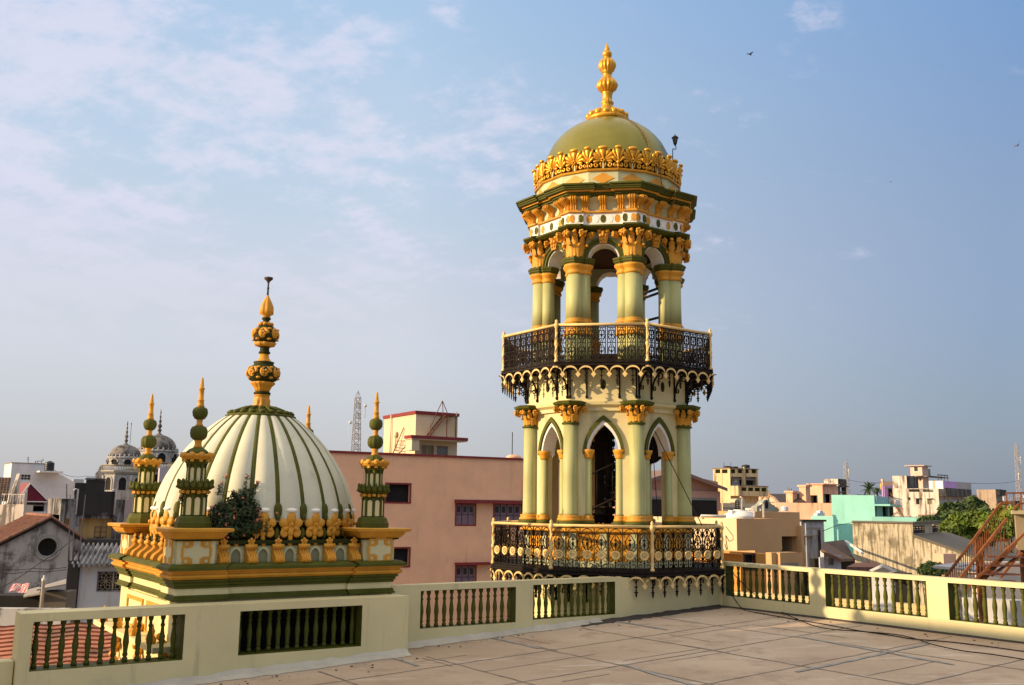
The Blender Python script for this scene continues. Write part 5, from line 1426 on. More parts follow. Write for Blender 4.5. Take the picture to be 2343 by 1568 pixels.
b.build('balustrade', FW('sand_plaster', (.50, .42, .33)), q.T)
q = simple_block('lilac_building', 'plain lilac-grey building between the green spires and the ribbed dome', ZL, 1566, 1580, 1740, 755, 64, LILAC, 22); q.finish()
# ornate gable
g = at(*ZL(985, 870), 76); T = thing('ornate_gable', 'weathered ornamental gable end beside the balcony of an old grey minaret', 'gable', (g.x, g.y, GROUND), R(20))
k_ = (at(*ZL(1000, 870), 76)-at(*ZL(990, 870), 76)).length/10
pr = [(-48, GROUND), (48, GROUND)]
zz = lambda y: at(*ZL(985, y), 76).z
pl = [(-48*k_, GROUND), (52*k_, GROUND), (52*k_, zz(850)), (40*k_, zz(800)), (26*k_, zz(770)), (16*k_, zz(740)), (0, zz(730)), (-12*k_, zz(752)), (-24*k_, zz(790)), (-42*k_, zz(812)), (-48*k_, zz(850))]
b = MB(); b.prismy(pl, 0, 1.2); b.build('gable_wall', GRAYW, T)

# gable house with the round window
GH = thing('round_window_house', 'weathered gable house with a round window and clay tile roof', 'house', tuple(at(*ZL(495, 1245), 40).xy)+(GROUND,), R(35))
gY = at(*ZL(495, 1245), 40); gi = GH.matrix_basis.inverted()
def gpt(px, py, Z=ZL):
    nv = Vector((-sin(R(35)), cos(R(35)), 0)); r = ray(*Z(px, py)); P = r*(gY.dot(nv)/r.dot(nv)); return (P-gY).dot(Vector((cos(R(35)), sin(R(35)), 0))), P.z
ap_ = gpt(495, 1262); el = gpt(-260, 1640); er = gpt(735, 1420); oc = gpt(420, 210, Z2); o2 = gpt(545, 210, Z2); o1 = gpt(505, 210, Z2)
ro, ri = abs(o2[0]-oc[0]), abs(o1[0]-oc[0])
# wall with a true round hole: two half outlines meeting at the hole
def half(sgn):
    pts = []
    ar = [(oc[0]+sgn*ri*sin(pi*i/14), oc[1]-ri*cos(pi*i/14)) for i in range(15)]
    edge = er if sgn > 0 else el
    xe = edge[0]
    top = ap_[1]-(abs(oc[0]-ap_[0])/abs(er[0]-ap_[0]))*(ap_[1]-er[1]) if oc[0] > ap_[0] else ap_[1]-(abs(oc[0]-ap_[0])/abs(el[0]-ap_[0]))*(ap_[1]-el[1])
    pts = [(oc[0], GROUND)]+ar+[(oc[0], top)]
    if sgn > 0: pts += ([ap_] if oc[0] < ap_[0] else [])+[er, (er[0], GROUND)]
    else: pts += ([ap_] if oc[0] > ap_[0] else [])+[el, (el[0], GROUND)]
    return pts if sgn < 0 else list(reversed(pts))
b = MB()
for sg in (1, -1): b.prismy(list(reversed(half(sg))), 0, .3)
b.build('gable_wall', FW('mouldy_white_plaster', (.38, .36, .34), ((.06, .055, .05), .7, 1.2, .50), ((.07, .065, .06), .85, .55, .49)), GH)
b = MB(); b.M = Matrix.Translation((oc[0], 0, oc[1])) @ Matrix.Rotation(pi/2, 4, 'X')
b.lathe([(ri-.01, -.1), (ri, .08), (ri+.06, .10), (ri+.10, .05), (ri+.16, .10), (ro-.04, .12), (ro, .06), (ro, -.02)], 36, cap=False); b.build('round_frame', FW('grey_mould_plaster', (.30, .29, .27), ((.06, .055, .05), .8, 1.4, .5)), GH)
b = MB(); b.prismy([(oc[0]+ri*1.02*cos(a), oc[1]+ri*1.02*sin(a)) for a in [2*pi*i/24 for i in range(24)]], .2, .26); b.build('pane', DARK, GH)
b = MB(); b.box(oc[0]-ri, oc[0]+ri, .15, .19, oc[1]-.03, oc[1]+.03); b.box(oc[0]-.03, oc[0]+.03, .15, .19, oc[1]-ri, oc[1]+ri); b.build('bars', IRON, GH)
b = MB(); rx = (ap_[0], ap_[1]+.10)
sl_l = (ap_[1]-el[1])/(ap_[0]-el[0]); sl_r = (ap_[1]-er[1])/(er[0]-ap_[0])
eL = (ap_[0]-7.0, rx[1]-7.0*sl_l); eR = (er[0]+.8, rx[1]-(er[0]+.8-ap_[0])*sl_r)
tiled_slope(b, (eL[0], 8.2, eL[1]), (eL[0], -.25, eL[1]), (rx[0], 8.2, rx[1]), (rx[0], -.25, rx[1]), 36, 18, .05)
tiled_slope(b, (eR[0], -.25, eR[1]), (eR[0], 8.2, eR[1]), (rx[0], -.25, rx[1]), (rx[0], 8.2, rx[1]), 36, 10, .05); b.build('roof', ROOFT, GH)
b = MB(); b.tube([(eL[0], -.27, eL[1]+.03), (rx[0], -.27, rx[1]+.06), (eR[0], -.27, eR[1]+.03)], .09, 8); b.tube([(rx[0], -.27, rx[1]+.08), (rx[0], 8.2, rx[1]+.08)], .10, 8)
for i in range(16): b.ell((rx[0], -.1+i*.45, rx[1]+.10), (.13, .12, .12), 6, 4)
b.build('verge_tiles', FW('worn_terracotta', (.27, .135, .095), ((.08, .05, .04), .7, 2, .48)), GH)
b = MB(); b.bar((eL[0], -.12, eL[1]-.16), (rx[0], -.12, rx[1]-.14), .14); b.bar((rx[0], -.12, rx[1]-.14), (eR[0], -.12, eR[1]-.16), .14); b.build('barge_board', BLKC, GH)

# corrugated-roof shed with grille window
B8 = Bld('grille_window_house', 'stained pale-blue house with a flower-pattern grille window under corrugated sheet', 'house', Z2, 596, 712, 1240, 362, 34, FW('blue_white_plaster', (.50, .51, .53), ((.42, .30, .14), .7, 1.2, .50), ((.40, .30, .16), .5, 1.0, .6)), yaw=14)
B8.win('R', 868, 434, 1130, 594, DARK, CONC, .04, dep=.18, name='window')
wr = B8.rect('R', 868, 434, 1130, 594); B8.finish()
b = MB(); hw_ = (wr[1]-wr[0])/4; cz_ = (wr[2]+wr[3])/2; rr_ = (wr[3]-wr[2])/2
for cxx in (wr[0]+hw_, wr[0]+3*hw_):
    for i in range(8):
        a = 2*pi*i/8; b.tube(xz([(cxx+rr_*.52*cos(a)+rr_*.5*cos(t), cz_+rr_*.52*sin(a)+rr_*.5*sin(t)) for t in [2*pi*j/14 for j in range(14)]], .08), .014, 4, closed=True)
    b.tube(xz([(cxx+rr_*.2*cos(t), cz_+rr_*.2*sin(t)) for t in [2*pi*j/12 for j in range(12)]], .08), .014, 4, closed=True)
b.box((wr[0]+wr[1])/2-.025, (wr[0]+wr[1])/2+.025, .05, .11, wr[2], wr[3]); b.build('window_grille', mat('tan_grille', (.42, .34, .22), .6), B8.T)
b = MB(); b.box(B8.Rt(596, 500)[0], -.02, -.15, .4, B8.zb, B8.Rt(650, 330)[1]); b.build('corner_post', BLKC, B8.T)
b = MB(); zt0 = B8.zt+.02; zt1 = B8.Rt(860, 205, 2.4)[1]; n_ = 15; vs = []; fs = []
for i in range(n_*6+1):
    x = -.35+(B8.Lu+.6)*i/(n_*6); dz = .10*sin(2*pi*i/6)
    for j, (yy_, zz_) in enumerate(((-.5, zt0-.05), (2.4, zt1+.1))): vs.append((x, yy_, zz_+dz))
for i in range(n_*6): fs.append((2*i, 2*i+2, 2*i+3, 2*i+1))
b.add(vs, fs, True); b.build('corrugated_roof', mat('corrugated_sheet', (.24, .24, .26), .7, .25, .8, .1, 20, stain2=((.02, .02, .02), .95, .30, .46)), B8.T)
b = MB(); zz0 = zt1-.3; b.box(-.35, B8.Lu+.2, 2.45, 2.8, B8.zb, B8.Rt(860, 140, 2.6)[1]); b.build('roof_wall', BLKC, B8.T)

# clutter between the gable house and the parapet
q = Bld('stained_wall', 'mould-stained low white wall just beyond the end of the terrace', 'wall', Z2, -400, 0, 560, 752, 20.5, FW('mouldy_wall', (.50, .48, .46), ((.05, .045, .04), .8, 1.0, .46), ((.05, .045, .04), .85, .9, .52)), yaw=3, cat='wall') if False else None
def wallbox(name, label, cat, Z, x0, x1, yt, Y, m, yaw, depth=.3, zb=GROUND):
    P = at(*Z(x0, yt), Y); a = R(yaw); T = Bld(name, label, cat, Z, x0-1, x0, x1, yt, Y, m, yaw)
    T.Ln = depth; b = MB(); b.box(0, T.Lu, 0, depth, zb, T.zt); b.build('wall_face', m, T.T); return T
MOULD = FW('mouldy_wall', (.52, .50, .48), ((.05, .045, .04), .8, 1.0, .46), ((.05, .045, .04), .85, .9, .50))
wallbox('stained_wall', 'mould-stained low white wall just beyond the end of the terrace', 'wall', Z2, -300, 600, 752, 26, MOULD, 4)
RFT = thing('low_tile_roof', 'reddish tiled roof seen through the first balusters of the front parapet', 'roof', tuple(at(*Z2(600, 1000), 17).xy)+(GROUND,), R(20))
b = MB(); tiled_slope(b, (-6, -1.0, -3.1), (4, -1.0, -3.1), (-6, 2.2, -2.35), (4, 2.2, -2.35), 12, 16, .035); b.build('tiles', mat('pale_clay_tile', (.36, .15, .095), .85, .3, 1.6, .4, 12, stain2=((.14, .08, .06), .8, 1.3, .5)), RFT)
b = MB(); b.box(-6, 4, -.9, 2.1, GROUND, -3.2); b.build('wall', MOULD, RFT)
def prop(name, label, cat, fn, m, loc, rot=0, group=None):
    T = thing(name, label, cat, loc, R(rot), group); fn(T); return T
p = at(*Z2(370, 690), 30.00)
kz = (at(*Z2(380, 690), 30.00)-p).length/10; b = MB(); b.lathe([(14*kz, p.z-1), (14*kz, p.z+170*kz), (18*kz, p.z+172*kz), (18*kz, p.z+195*kz), (8*kz, p.z+200*kz), (6*kz, p.z+225*kz)], 12, (p.x, p.y)); b.build('soil_pipe', mat('cream_pipe', (.62, .58, .50), .5), zb=0, label='white vent pipe standing in front of the round-window gable', cat='pipe')
def sheet(name, label, cs, m, cat='roof sheet', th=.06):
    b = MB(); cs = [Vector(c) for c in cs]; b.add(cs+[c-Vector((0, 0, th)) for c in cs], [(0, 1, 2, 3), (7, 6, 5, 4), (0, 4, 5, 1), (1, 5, 6, 2), (2, 6, 7, 3), (3, 7, 4, 0)]); return b.build(name, m, zb=0, label=label, cat=cat)
TIN = mat('weathered_tin', (.28, .25, .21), .7, .2, 2, .2, 10)
sheet('tin_roof', 'pale tin awning below the round window by the white pipe', [at(*Z2(325, 585), 30.24), at(*Z2(585, 535), 30.72), at(*Z2(585, 492), 33.12), at(*Z2(400, 545), 32.88)], TIN)
sheet('asbestos_roof', 'grey corrugated lean-to roof beside the red and white cloth', [at(*Z2(208, 645), 30.72), at(*Z2(360, 618), 30.72), at(*Z2(350, 560), 33.00), at(*Z2(215, 595), 33.00)], TIN)
wallbox('sooty_lean_to', 'sooty lean-to wall under the pale tin awning', 'wall', Z2, 352, 590, 610, 30.8, FW('sooty_wall', (.14, .12, .09), ((.03, .03, .03), .8, 1.2, .5)), 6, 1.2)
wallbox('dark_lean_to', 'black open shed under the grey lean-to roof', 'shed', Z2, -60, 345, 640, 31, DARK, 4, 1.2)
b = MB(); c0 = at(*Z2(155, 565), 30.48); ks = (at(*Z2(165, 565), 30.48)-c0).length/10
nx = 10
for i in range(nx):
    pass
vs = []; fs = []
for i in range(13):
    for j in range(9):
        t, v = i/12, j/8; vs.append((c0.x+(-75+150*t)*ks, c0.y+.3*v, c0.z+(-45+85*v*(1-.6*abs(t-.4))+12*sin(5*t+3*v)+6*sin(9*t))*ks))
for i in range(12):
    for j in range(8): fs.append((i*9+j, (i+1)*9+j, (i+1)*9+j+1, i*9+j+1))
b.cur = 0; b.add(vs, fs, True)
cm = bpy.data.materials.new('checked_cloth'); cm.use_nodes = True; nt = cm.node_tree; t_ = nt.nodes.new('ShaderNodeTexCoord'); ck = nt.nodes.new('ShaderNodeTexChecker'); ck.inputs['Scale'].default_value = 16; ck.inputs['Color1'].default_value = (.45, .03, .03, 1); ck.inputs['Color2'].default_value = (.62, .50, .47, 1)
nt.links.new(t_.outputs['Object'], ck.inputs['Vector']); nt.links.new(ck.outputs['Color'], nt.nodes['Principled BSDF'].inputs['Base Color'])
b.build('cloth', cm, zb=0, label='red and white checked cloth heaped below the round window', cat='cloth')
for i, (pts, lb_) in enumerate(([((0, 405), (300, 398), (590, 388)), 'upper black wire crossing the gable wall under the round window'], [((0, 437), (250, 425), (590, 408)), 'lower black wire crossing the gable wall under the round window'], [((0, 575), (340, 360), (660, 130)), 'black wire rising slantwise across the gable wall'])):
    wire('overhead_wire', lb_, [at(*Z2(*p), 34.20) for p in pts], .018, .06)
for i, (px, t0) in enumerate(((622, 0), (660, 10), (757, 20))):
    a_, c_ = at(*Z2(px, -250), 36.60), at(*Z2(px-(14 if i < 2 else 60), 330), 25.5)
    wire('steel_bar', ('rusty upright bar beside the gable eave', 'second rusty upright bar by the gable eave', 'rusty leaning bar before the ochre balcony')[i], [c_, a_], .03)

# ---------- pink building behind
P = Bld('pink_building', 'large salmon pink building with dark red roof edge and shuttered windows', 'building', ZP, -420, -400, 1780, 499, 44, PINKW, yaw=29)
P.win('R', 432, 750, 606, 880, DARK, REDT, .12, dep=.75)
P.win('R', 470, 1226, 600, 1354, DARK, REDT, .12, dep=.75)
for (x0, y0, x1, y1, nb) in ((950, 900, 1090, 1048, 2), (950, 1356, 1092, 1520, 2), (1232, 900, 1432, 1060, 3)):
    w = P.win('R', x0, y0, x1, y1, SHUT, REDT, .10, dep=.14, bars=(nb, 1), panels=mat('mauve_rail', (.085, .055, .07), .6))
    r = P.rect('R', x0, y0, x1, y1); b = MB()
    for k in range(nb+1):
        xx = r[0]+(r[1]-r[0])*(k+.5)/(nb+1); wd = (r[1]-r[0])/(nb+1)*.24; hh = r[3]-r[2]; b.box(xx-wd, xx+wd, .125, .139, r[2]+hh*.62, r[2]+hh*.90)
    b.build('shutter_light', PANE, w)
P.slab('R', 938, 868, 1470, 892, .55, 'ledge', REDT); P.slab('R', 940, 1327, 1204, 1345, .55, 'ledge', REDT)
P.finish(); b = MB(); b.box(-.15, P.Lu+.15, -.12, P.Ln+.1, P.zt+.003, P.zt+.17); b.build('roof_edge', REDT, P.T)
LEDG = FW('grey_ledge', (.42, .30, .25)); P.slab('R', 944, 864, 1470, 867.5, .53, 'ledge_top', LEDG)
for (x, y0, y1) in ((1444, 708, 870),):
    xx, z1 = P.Rt(x, y0); _, z0 = P.Rt(x, y1); b = MB(); b.tube([(xx, -.1, z0), (xx, -.1, z1), (xx+.5, -.1, z1)], .07, 6); b.build('drain_pipe', PINKW, P.T)
xx, z0 = P.Rt(1378, 560); _, z1 = P.Rt(1385, 362)
b = MB(); b.tube([(xx, .3, z0), (xx, .3, z1)], .035, 5); b.build('antenna_pole', IRON, P.T)
b = MB(); b.ell((P.Rt(1395, 566)[0], .4, P.zt+.2), (.7, .5, .28), 12, 6); b.build('roof_dome', PINKW, P.T)
PENT = FW('cream_penthouse_plaster', (.62, .50, .34), ((.45, .36, .25), .3, 1, .6))
Q = Bld('penthouse', 'cream stair penthouse with dark red roof trim on the pink building roof', 'penthouse', ZP, 420, 653, 963, 228, 50, PENT, yaw=32, ybot=600)
Q.win('R', 692, 462, 784, 545, mat('olive_door', (.26, .22, .13), .6), PENT, .05, bars=(1, 0), name='door')
Q.win('R', 808, 468, 888, 548, DARK, PENT, .05, dep=.16)
r = Q.rect('R', 808, 468, 888, 548); 
Q.finish(); b = MB()
for i in range(6):
    for j in range(6):
        a_ = r[0]+(r[1]-r[0])*(i+.5+(j % 2)*.5)/6.5; z_ = r[2]+(r[3]-r[2])*(j+.5)/6
        b.tube(xz([(a_+.13*cos(t), z_+.13*sin(t)) for t in [pi/3*k for k in range(6)]], .1), .03, 4, closed=True)
b.build('lattice_screen', mat('grey_lattice', (.35, .37, .38), .6), Q.T)
b = MB(); b.box(-.12, Q.Lu+.1, -.12, Q.Ln+.1, Q.zt+.003, Q.zt+.28); b.build('roof_edge', REDT, Q.T)
x0, z_ = Q.Rt(700, 402); x1, _ = Q.Rt(960, 410)
b = MB(); b.box(-1.0, x1+.25, -1.3, -.003, z_-.28, z_); b.build('canopy', PENT, Q.T)
b = MB(); b.box(-1.06, x1+.31, -1.36, -1.301, z_-.20, z_+.06); b.box(-1.06, -1.001, -1.30, -.003, z_-.20, z_+.06); b.build('canopy_trim', REDT, Q.T)
b = MB(); b.box(-.9, -.2, -1.2, -.004, z_-1.2, z_-.281); b.build('canopy_beam', PENT, Q.T)
RUST = mat('rust_red_iron', (.13, .045, .028), .75, .3, 5, .3, 30)
b = MB(); xa, za = Q.Rt(720, 385); xb_, zb_1 = Q.Rt(845, 240)
for s in (-.75, -.15): b.bar((xa, s, z_), (xb_, s, zb_1), .08)
for i in range(8): t = (i+.5)/8; b.box(xa+(xb_-xa)*t-.12, xa+(xb_-xa)*t+.12, -.75, -.15, z_+(zb_1-z_)*t-.02, z_+(zb_1-z_)*t+.02)
b.bar((xa+.1, -.78, z_+.9), (xb_-.4, -.78, zb_1+1.2), .05); b.bar((xb_-.4, -.78, zb_1+1.2), (xb_-.3, -.78, zb_1), .05); b.bar((xa+.1, -.78, z_), (xa+.1, -.78, z_+.9), .05); b.bar((xb_-.4, -.78, zb_1+1.2), (xb_+.2, -.78, zb_1), .05)
xc_, _ = Q.Rt(920, 240); b.box(xb_, xc_, -.8, -.1, zb_1-.06, zb_1); b.bar((xb_+.1, -.75, z_), (xb_+.1, -.75, zb_1), .07); b.bar((xc_, -.75, z_), (xc_, -.75, zb_1), .07); b.build('stair', RUST, Q.T)
b = MB(); b.M = rz(-pi/2)
y0, zlo = Q.Lt(510, 525); y1, zhi = Q.Lt(570, 330)
b.bar((-y0, -.4, zlo), (-y1, -.1, zhi), .06); y2, _ = Q.Lt(560, 530); b.bar((-y2, -.4, zlo), (-Q.Lt(600, 440)[0], -.1, Q.Lt(585, 450)[1]), .06)
for i in range(4): t = (i+1)/5*.6; b.bar((-y0+(y0-y1)*t, -.4+.3*t, zlo+(zhi-zlo)*t), (-y2+(y0-y1)*t, -.4+.3*t, zlo+(zhi-zlo)*t), .05)
b.build('ladder', RUST, Q.T)
b = MB(); b.M = rz(-pi/2); yy_, za = Q.Lt(470, 525); _, zb_1 = Q.Lt(465, 240); b.tube([(-yy_, -.15, za), (-yy_, -.15, zb_1)], .06, 6); yy_, za = Q.Lt(508, 500); _, zb_1 = Q.Lt(512, 380); b.tube([(-yy_, -.15, za), (-yy_, -.15, zb_1)], .07, 6); b.ell((-yy_, -.2, zb_1), (.3, .12, .3), 8, 6); b.build('pipe', PENT, Q.T)
xx, za = Q.Rt(943, 400); _, zb_1 = Q.Rt(943, 212); b = MB(); b.tube([(xx, -.12, za), (xx, -.12, zb_1)], .06, 6); b.build('pipe', mat('pipe_grey', (.38, .34, .3), .6), Q.T)

# lattice masts
MASTM = mat('galvanised_mast', (.30, .28, .28), .6, .2, 4)
def mast(name, label, Z, xc, ytop, ybot, half, Y, taper=.75, dishes=(), red=False):
    c = at(*Z(xc, ybot), Y); zt = at(*Z(xc, ytop), Y).z; zb_ = c.z; k = (at(*Z(xc+half, ybot), Y)-c).length
    T = thing(name, label, 'mast', (c.x, c.y, GROUND), R(30), 'lattice radio masts')
    b = MB(); n = 11; H_ = zt-zb_; t = k*.07
    cn = [(1, 1), (-1, 1), (-1, -1), (1, -1)]
    def P_(i, z): f = k*.72*(1+(taper-1)*(z-zb_)/H_); return (cn[i % 4][0]*f, cn[i % 4][1]*f, z)
    for i in range(4): b.bar(P_(i, GROUND) if False else P_(i, zb_-3), P_(i, zt), t*1.5)
    for j in range(n):
        z0, z1 = zb_+H_*j/n, zb_+H_*(j+1)/n
        for i in range(4):
            b.bar(P_(i, z0), P_(i+1, z1), t); b.bar(P_(i, z1), P_(i+1, z1), t)
            if j % 2: b.bar(P_(i+1, z0), P_(i, z1), t)
    for i in range(4): b.bar(P_(i, zt), (0, 0, zt+k*1.4), t)
    b.box(-k*.5, k*.5, -k*.5, k*.5, GROUND, zb_-2.9)
    b.build('lattice', MASTM, T)
    for i, (dx, f) in enumerate(dishes):
        b = MB(); z = zb_+H_*f; b.M = Matrix.Translation((dx*k, -k*.9, z)) @ Matrix.Rotation(pi/2, 4, 'X'); b.lathe([(k*.32, .15*k), (k*.32, 0), (k*.1, -.15*k)], 14); b.M = None
        b.bar((dx*k, -k*.85, z), (dx*k*.6, -k*.4, z), t); b.bar((dx*k*1.05, -k*.8, z-k*2.4), (dx*k*1.05, -k*.8, z), t*1.3); b.build('dish', WHITEP, T)
    return T
mast('radio_mast', 'grey lattice radio mast with dishes rising behind the pink building', ZP, 205, 108, 530, 38, 78, .62, ((1.25, .86), (-1.7, .55)))
mast('radio_mast', 'thin pale lattice mast beside the concrete water tower', ZA, 1765, 165, 540, 36, 150, .62, ((.3, .78), (-1.0, .45)))
mast('radio_mast', 'tall lattice mast rising behind the railed stair landing', ZR, 2060, -30, 620, 34, 140, .55, ((-1.0, .5), (.6, .8)))
# pink gabled hall right of the minaret
G = Bld('pink_gabled_hall', 'dull pink gabled hall with mauve doors showing beside the minaret', 'building', ZA, -1000, -990, 236, 470, 36, FW('dull_salmon_plaster', (.47, .275, .21), ((.36, .22, .17), .4, .8, .6)), yaw=29)
G.win('R', 36, 628, 188, 790, SHUT, FW('hall_trim', (.22, .12, .13)), .07, bars=(2, 1), name='door'); 
for zx in (1622, 1320):
    d0, d1 = (1100.8+.30085*zx, 907.3+.30085*(795)), (1100.8+.30085*(zx+55), 907.3+.30085*950)
    G.Z = ZD; G.win('R', d0[0], d0[1], d1[0], d1[1], SHUT, MATS['hall_trim'], .07, name='door'); G.Z = ZA
G.finish()
G.Z = ZD; xm, zm = G.Rt(1100.8+.30085*1455, 907.3+.30085*575); xl_, zl_ = G.Rt(1100.8+.30085*1100, 907.3+.30085*690); G.Z = ZA
xr_, zr_ = G.Rt(262, 462); 
pl = [(xl_, G.zt+.003), (G.Lu, G.zt+.003), (G.Lu, zr_+.35), (xm, zm), (xl_, zl_)]
b = MB(); b.prismy(pl, 0, .25); b.build('gable', G.m, G.T)
b = MB(); 
b.add([(xl_-.4, -.6, zl_+.05), (xm, -.6, zm+.12), (xr_, -.6, zr_), (xl_-.4, 2.5, zl_+.05), (xm, 2.5, zm+.12), (xr_, 2.5, zr_), (xl_-.4, -.6, zl_-.12), (xm, -.6, zm-.06), (xr_, -.6, zr_-.18)], [(0, 1, 4, 3), (1, 2, 5, 4), (0, 6, 7, 1), (1, 7, 8, 2)]); b.build('roof', FW('brown_sheet_roof', (.20, .13, .11)), G.T)
# ---------- east side
APT = FW('cream_apartment_plaster', (.56, .46, .26), ((.14, .10, .075), .85, 1.3, .50))
D1 = Bld('cream_apartment_block', 'tall cream apartment block with balustraded roof terrace and stacked loggias', 'building', ZA, 175, 376, 708, 226, 82, APT, yaw=33)
for (x0, x1) in ((203, 262), (282, 348)):
    h = D1.hole('L', x0, 238, x1, 284)
for (x0, x1) in ((388, 440), (472, 524), (556, 600), (634, 690)): D1.hole('R', x0, 238, x1, 284)
def inset_rail(B, face, x0, y0, x1, y1, n):
    a, b_, c, d = B.fx(face, B.rect(face, x0, y0, x1, y1)); b = B.mb(face)
    for i in range(n): x = a+(b_-a)*(i+.5)/n; b.lathe([(.05, c), (.08, c+(d-c)*.35), (.045, c+(d-c)*.7), (.06, d)], 6, (x, .12))
    return b.build('baluster_row', OLIVED, B.T)
for (x0, x1) in ((203, 262), (282, 348)): inset_rail(D1, 'L', x0, 238, x1, 284, 6)
for (x0, x1) in ((388, 440), (472, 524), (556, 600), (634, 690)): inset_rail(D1, 'R', x0, 238, x1, 284, 6)
D1.hole('R', 388, 326, 532, 428); D1.hole('R', 556, 326, 698, 428); D1.parap = 1.6
D1.finish()
SHADEW = FW('recess_shade_grey', (.40, .40, .42))  # recessed walls greyed, their shade put into the colour
for (x0, x1, wx0, wx1) in ((386, 534, 470, 505), (554, 700, 560, 590)):
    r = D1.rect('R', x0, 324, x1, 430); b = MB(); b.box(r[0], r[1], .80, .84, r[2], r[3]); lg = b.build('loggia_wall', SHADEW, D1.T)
    q = D1.rect('R', wx0, 350, wx1, 390); b = MB(); b.box(q[0], q[1], .76, .799, q[2], q[3]); b.build('shutter', WHITE, lg)
    q = D1.rect('R', (392 if x0 < 400 else 612), 350, (440 if x0 < 400 else 690), 428); b = MB(); b.box(q[0], q[1], .75, .7985, q[2], q[3]); b.build('door', DARK, lg)
x0, z0 = D1.Rt(376, 556); x1, z1 = D1.Rt(700, 432)
zlo, zhi = D1.Rt(420, 552)[1], D1.Rt(420, 436)[1]
hs = []
BA = MB(); Lb = D1.Lu*1.05
opn = [(Lb*(.10+.225*i), Lb*(.27+.225*i), zlo+(zhi-zlo)*.50, zhi-.2) for i in range(4)]
BA.holewall(-.05, Lb, zlo, zhi, opn, -1.75, -1.55); BA.M = None
BA.box(-.05, .15, -1.549, -.003, zlo, zhi); BA.box(Lb-.2, Lb, -1.549, -.003, zlo, zhi); BA.box(.151, Lb-.201, -1.549, -.003, zlo, zlo+.15)
bb = BA.build('balcony', APT, D1.T)
b = MB()
for o_ in opn:
    for i in range(7): x = o_[0]+(o_[1]-o_[0])*(i+.5)/7; b.lathe([(.05, o_[2]), (.08, o_[2]+.4), (.05, o_[3])], 6, (x, -1.65))
b.build('baluster_row', OLIVED, bb)
b = MB(); b.box(-.15, D1.Lu+.12, -.12, D1.Ln+.1, D1.zt+.003, D1.zt+.12); b.build('coping', FW('brown_coping', (.20, .13, .09)), D1.T)
b = MB(); b.box(-.15, Lb+.1, -1.85, -1.5, zhi+.003, zhi+.10); b.build('balcony_coping', MATS['brown_coping'], D1.T)
b = MB(); x_ = D1.Rt(541, 300)[0]; b.box(x_-.18, x_+.18, -.25, 0-.003, D1.Rt(541, 430)[1], D1.zt+.3); b.build('pier', APT, D1.T)
for (xa, ya, r, h, lb_) in ((566, 222, 46, 40, 'tall black water tank on the cream apartment block'), (345, 222, 44, 24, 'squat black tank at the front corner of the cream apartment roof'), (430, 222, 44, 18, 'squat black tank in the middle of the cream apartment roof')):
    tankpx(lb_, ZA, xa, r, ya-h, 222, 83, BLACKP)
for xa in (306, 388):
    a_, c_ = at(*ZA(xa, 226), 84), at(*ZA(xa, 158), 84); wire('aerial_pole', 'thin aerial pole at the %s end of the black tanks on the cream apartment roof' % ('west' if xa < 350 else 'middle'), [a_, c_], .04)
# tan block close by
TAN = FW('tan_orange_plaster', (.50, .31, .15), ((.30, .18, .09), .35, .6, .6))
TANL = FW('pale_tan_plaster', (.60, .47, .30), ((.30, .20, .12), .6, 1.2, .55))
E1 = Bld('tan_house', 'orange-tan flat-roofed house carrying a white water tank', 'house', ZA, -560, 456, 985, 822, 30, TAN, yaw=35, parap=.05)
E1.zb = E1.Rt(700, 1200)[1]
zb_keep = E1.zb; 
E1.finish()
b = MB(); b.M = rz(-pi/2); b.box(-E1.Ln, .0, -.012, -.002, E1.zb, E1.zt); b.build('pale_face', TANL, E1.T)  # thin sheet of paler, streaked tan over the left wall
E2 = Bld('tan_house', 'taller orange-tan house with a dark recessed balcony behind the tank house', 'house', ZA, 240, 660, 1202, 740, 33, TAN, yaw=35, parap=.05)
E2.hole('R', 985, 1032, 1180, 1215); E2.finish()
b = MB(); b.box(E2.Rt(1185, 1000)[0]-.05, E2.Rt(1212, 1000)[0], -.22, -.003, GROUND, E2.Rt(1195, 905)[1]); b.build('down_pipe', TAN, E2.T)
E3 = Bld('tan_house', 'low orange-tan ground block whose wall rises just above the side parapet', 'house', ZA, 845, 868, 1196, 1226, 28.5, TAN, yaw=35); E3.finish()
b = Bld('orange_lower_storey', 'bright orange lower storey in shadow under the tank house', 'house', ZA, -500, 500, 860, 1245, 31.4, FW('orange_plaster', (.55, .26, .06)), yaw=35)
b.win('R', 552, 1252, 668, 1420, DARK, FW('dark_frame', (.08, .05, .04)), .06); b.finish()
p = at(*ZA(482, 818), 31.2); p.z = E1.zt-.04
T = thing('water_tank', 'wide white ribbed water tank with a conical top on the tan house', 'water tank', tuple(p), R(20))
b = MB(); k = (at(*ZA(655, 800), 31.2)-at(*ZA(482, 800), 31.2)).length
b.lathe([(k*.97, p.z), (k, p.z+.05*k), (k, p.z+.14*k), (k*1.02, p.z+.17*k), (k, p.z+.22*k), (k*.98, p.z+.27*k), (k*.55, p.z+.55*k), (k*.45, p.z+.56*k)], 28); b.build('body', WHITEP, T)
b = MB(); b.lathe([(k*.40, p.z+.555*k), (k*.42, p.z+.59*k), (k*.38, p.z+.62*k), (.05, p.z+.64*k)], 20); b.build('lid', WHITEP, T)
b = MB()
for a in (200, 340): b.M = Matrix.Translation((k*.75*cos(R(a)), k*.75*sin(R(a)), p.z+.22*k)) @ rz(R(a)); b.prismy([(-.35*k, 0), (.2*k, 0), (.2*k, .36*k), (-.1*k, .36*k)], -.16*k, .16*k)
b.M = None; b.build('rib_block', WHITEP, T)
PIPE = mat('pvc_pipe', (.66, .60, .52), .4)
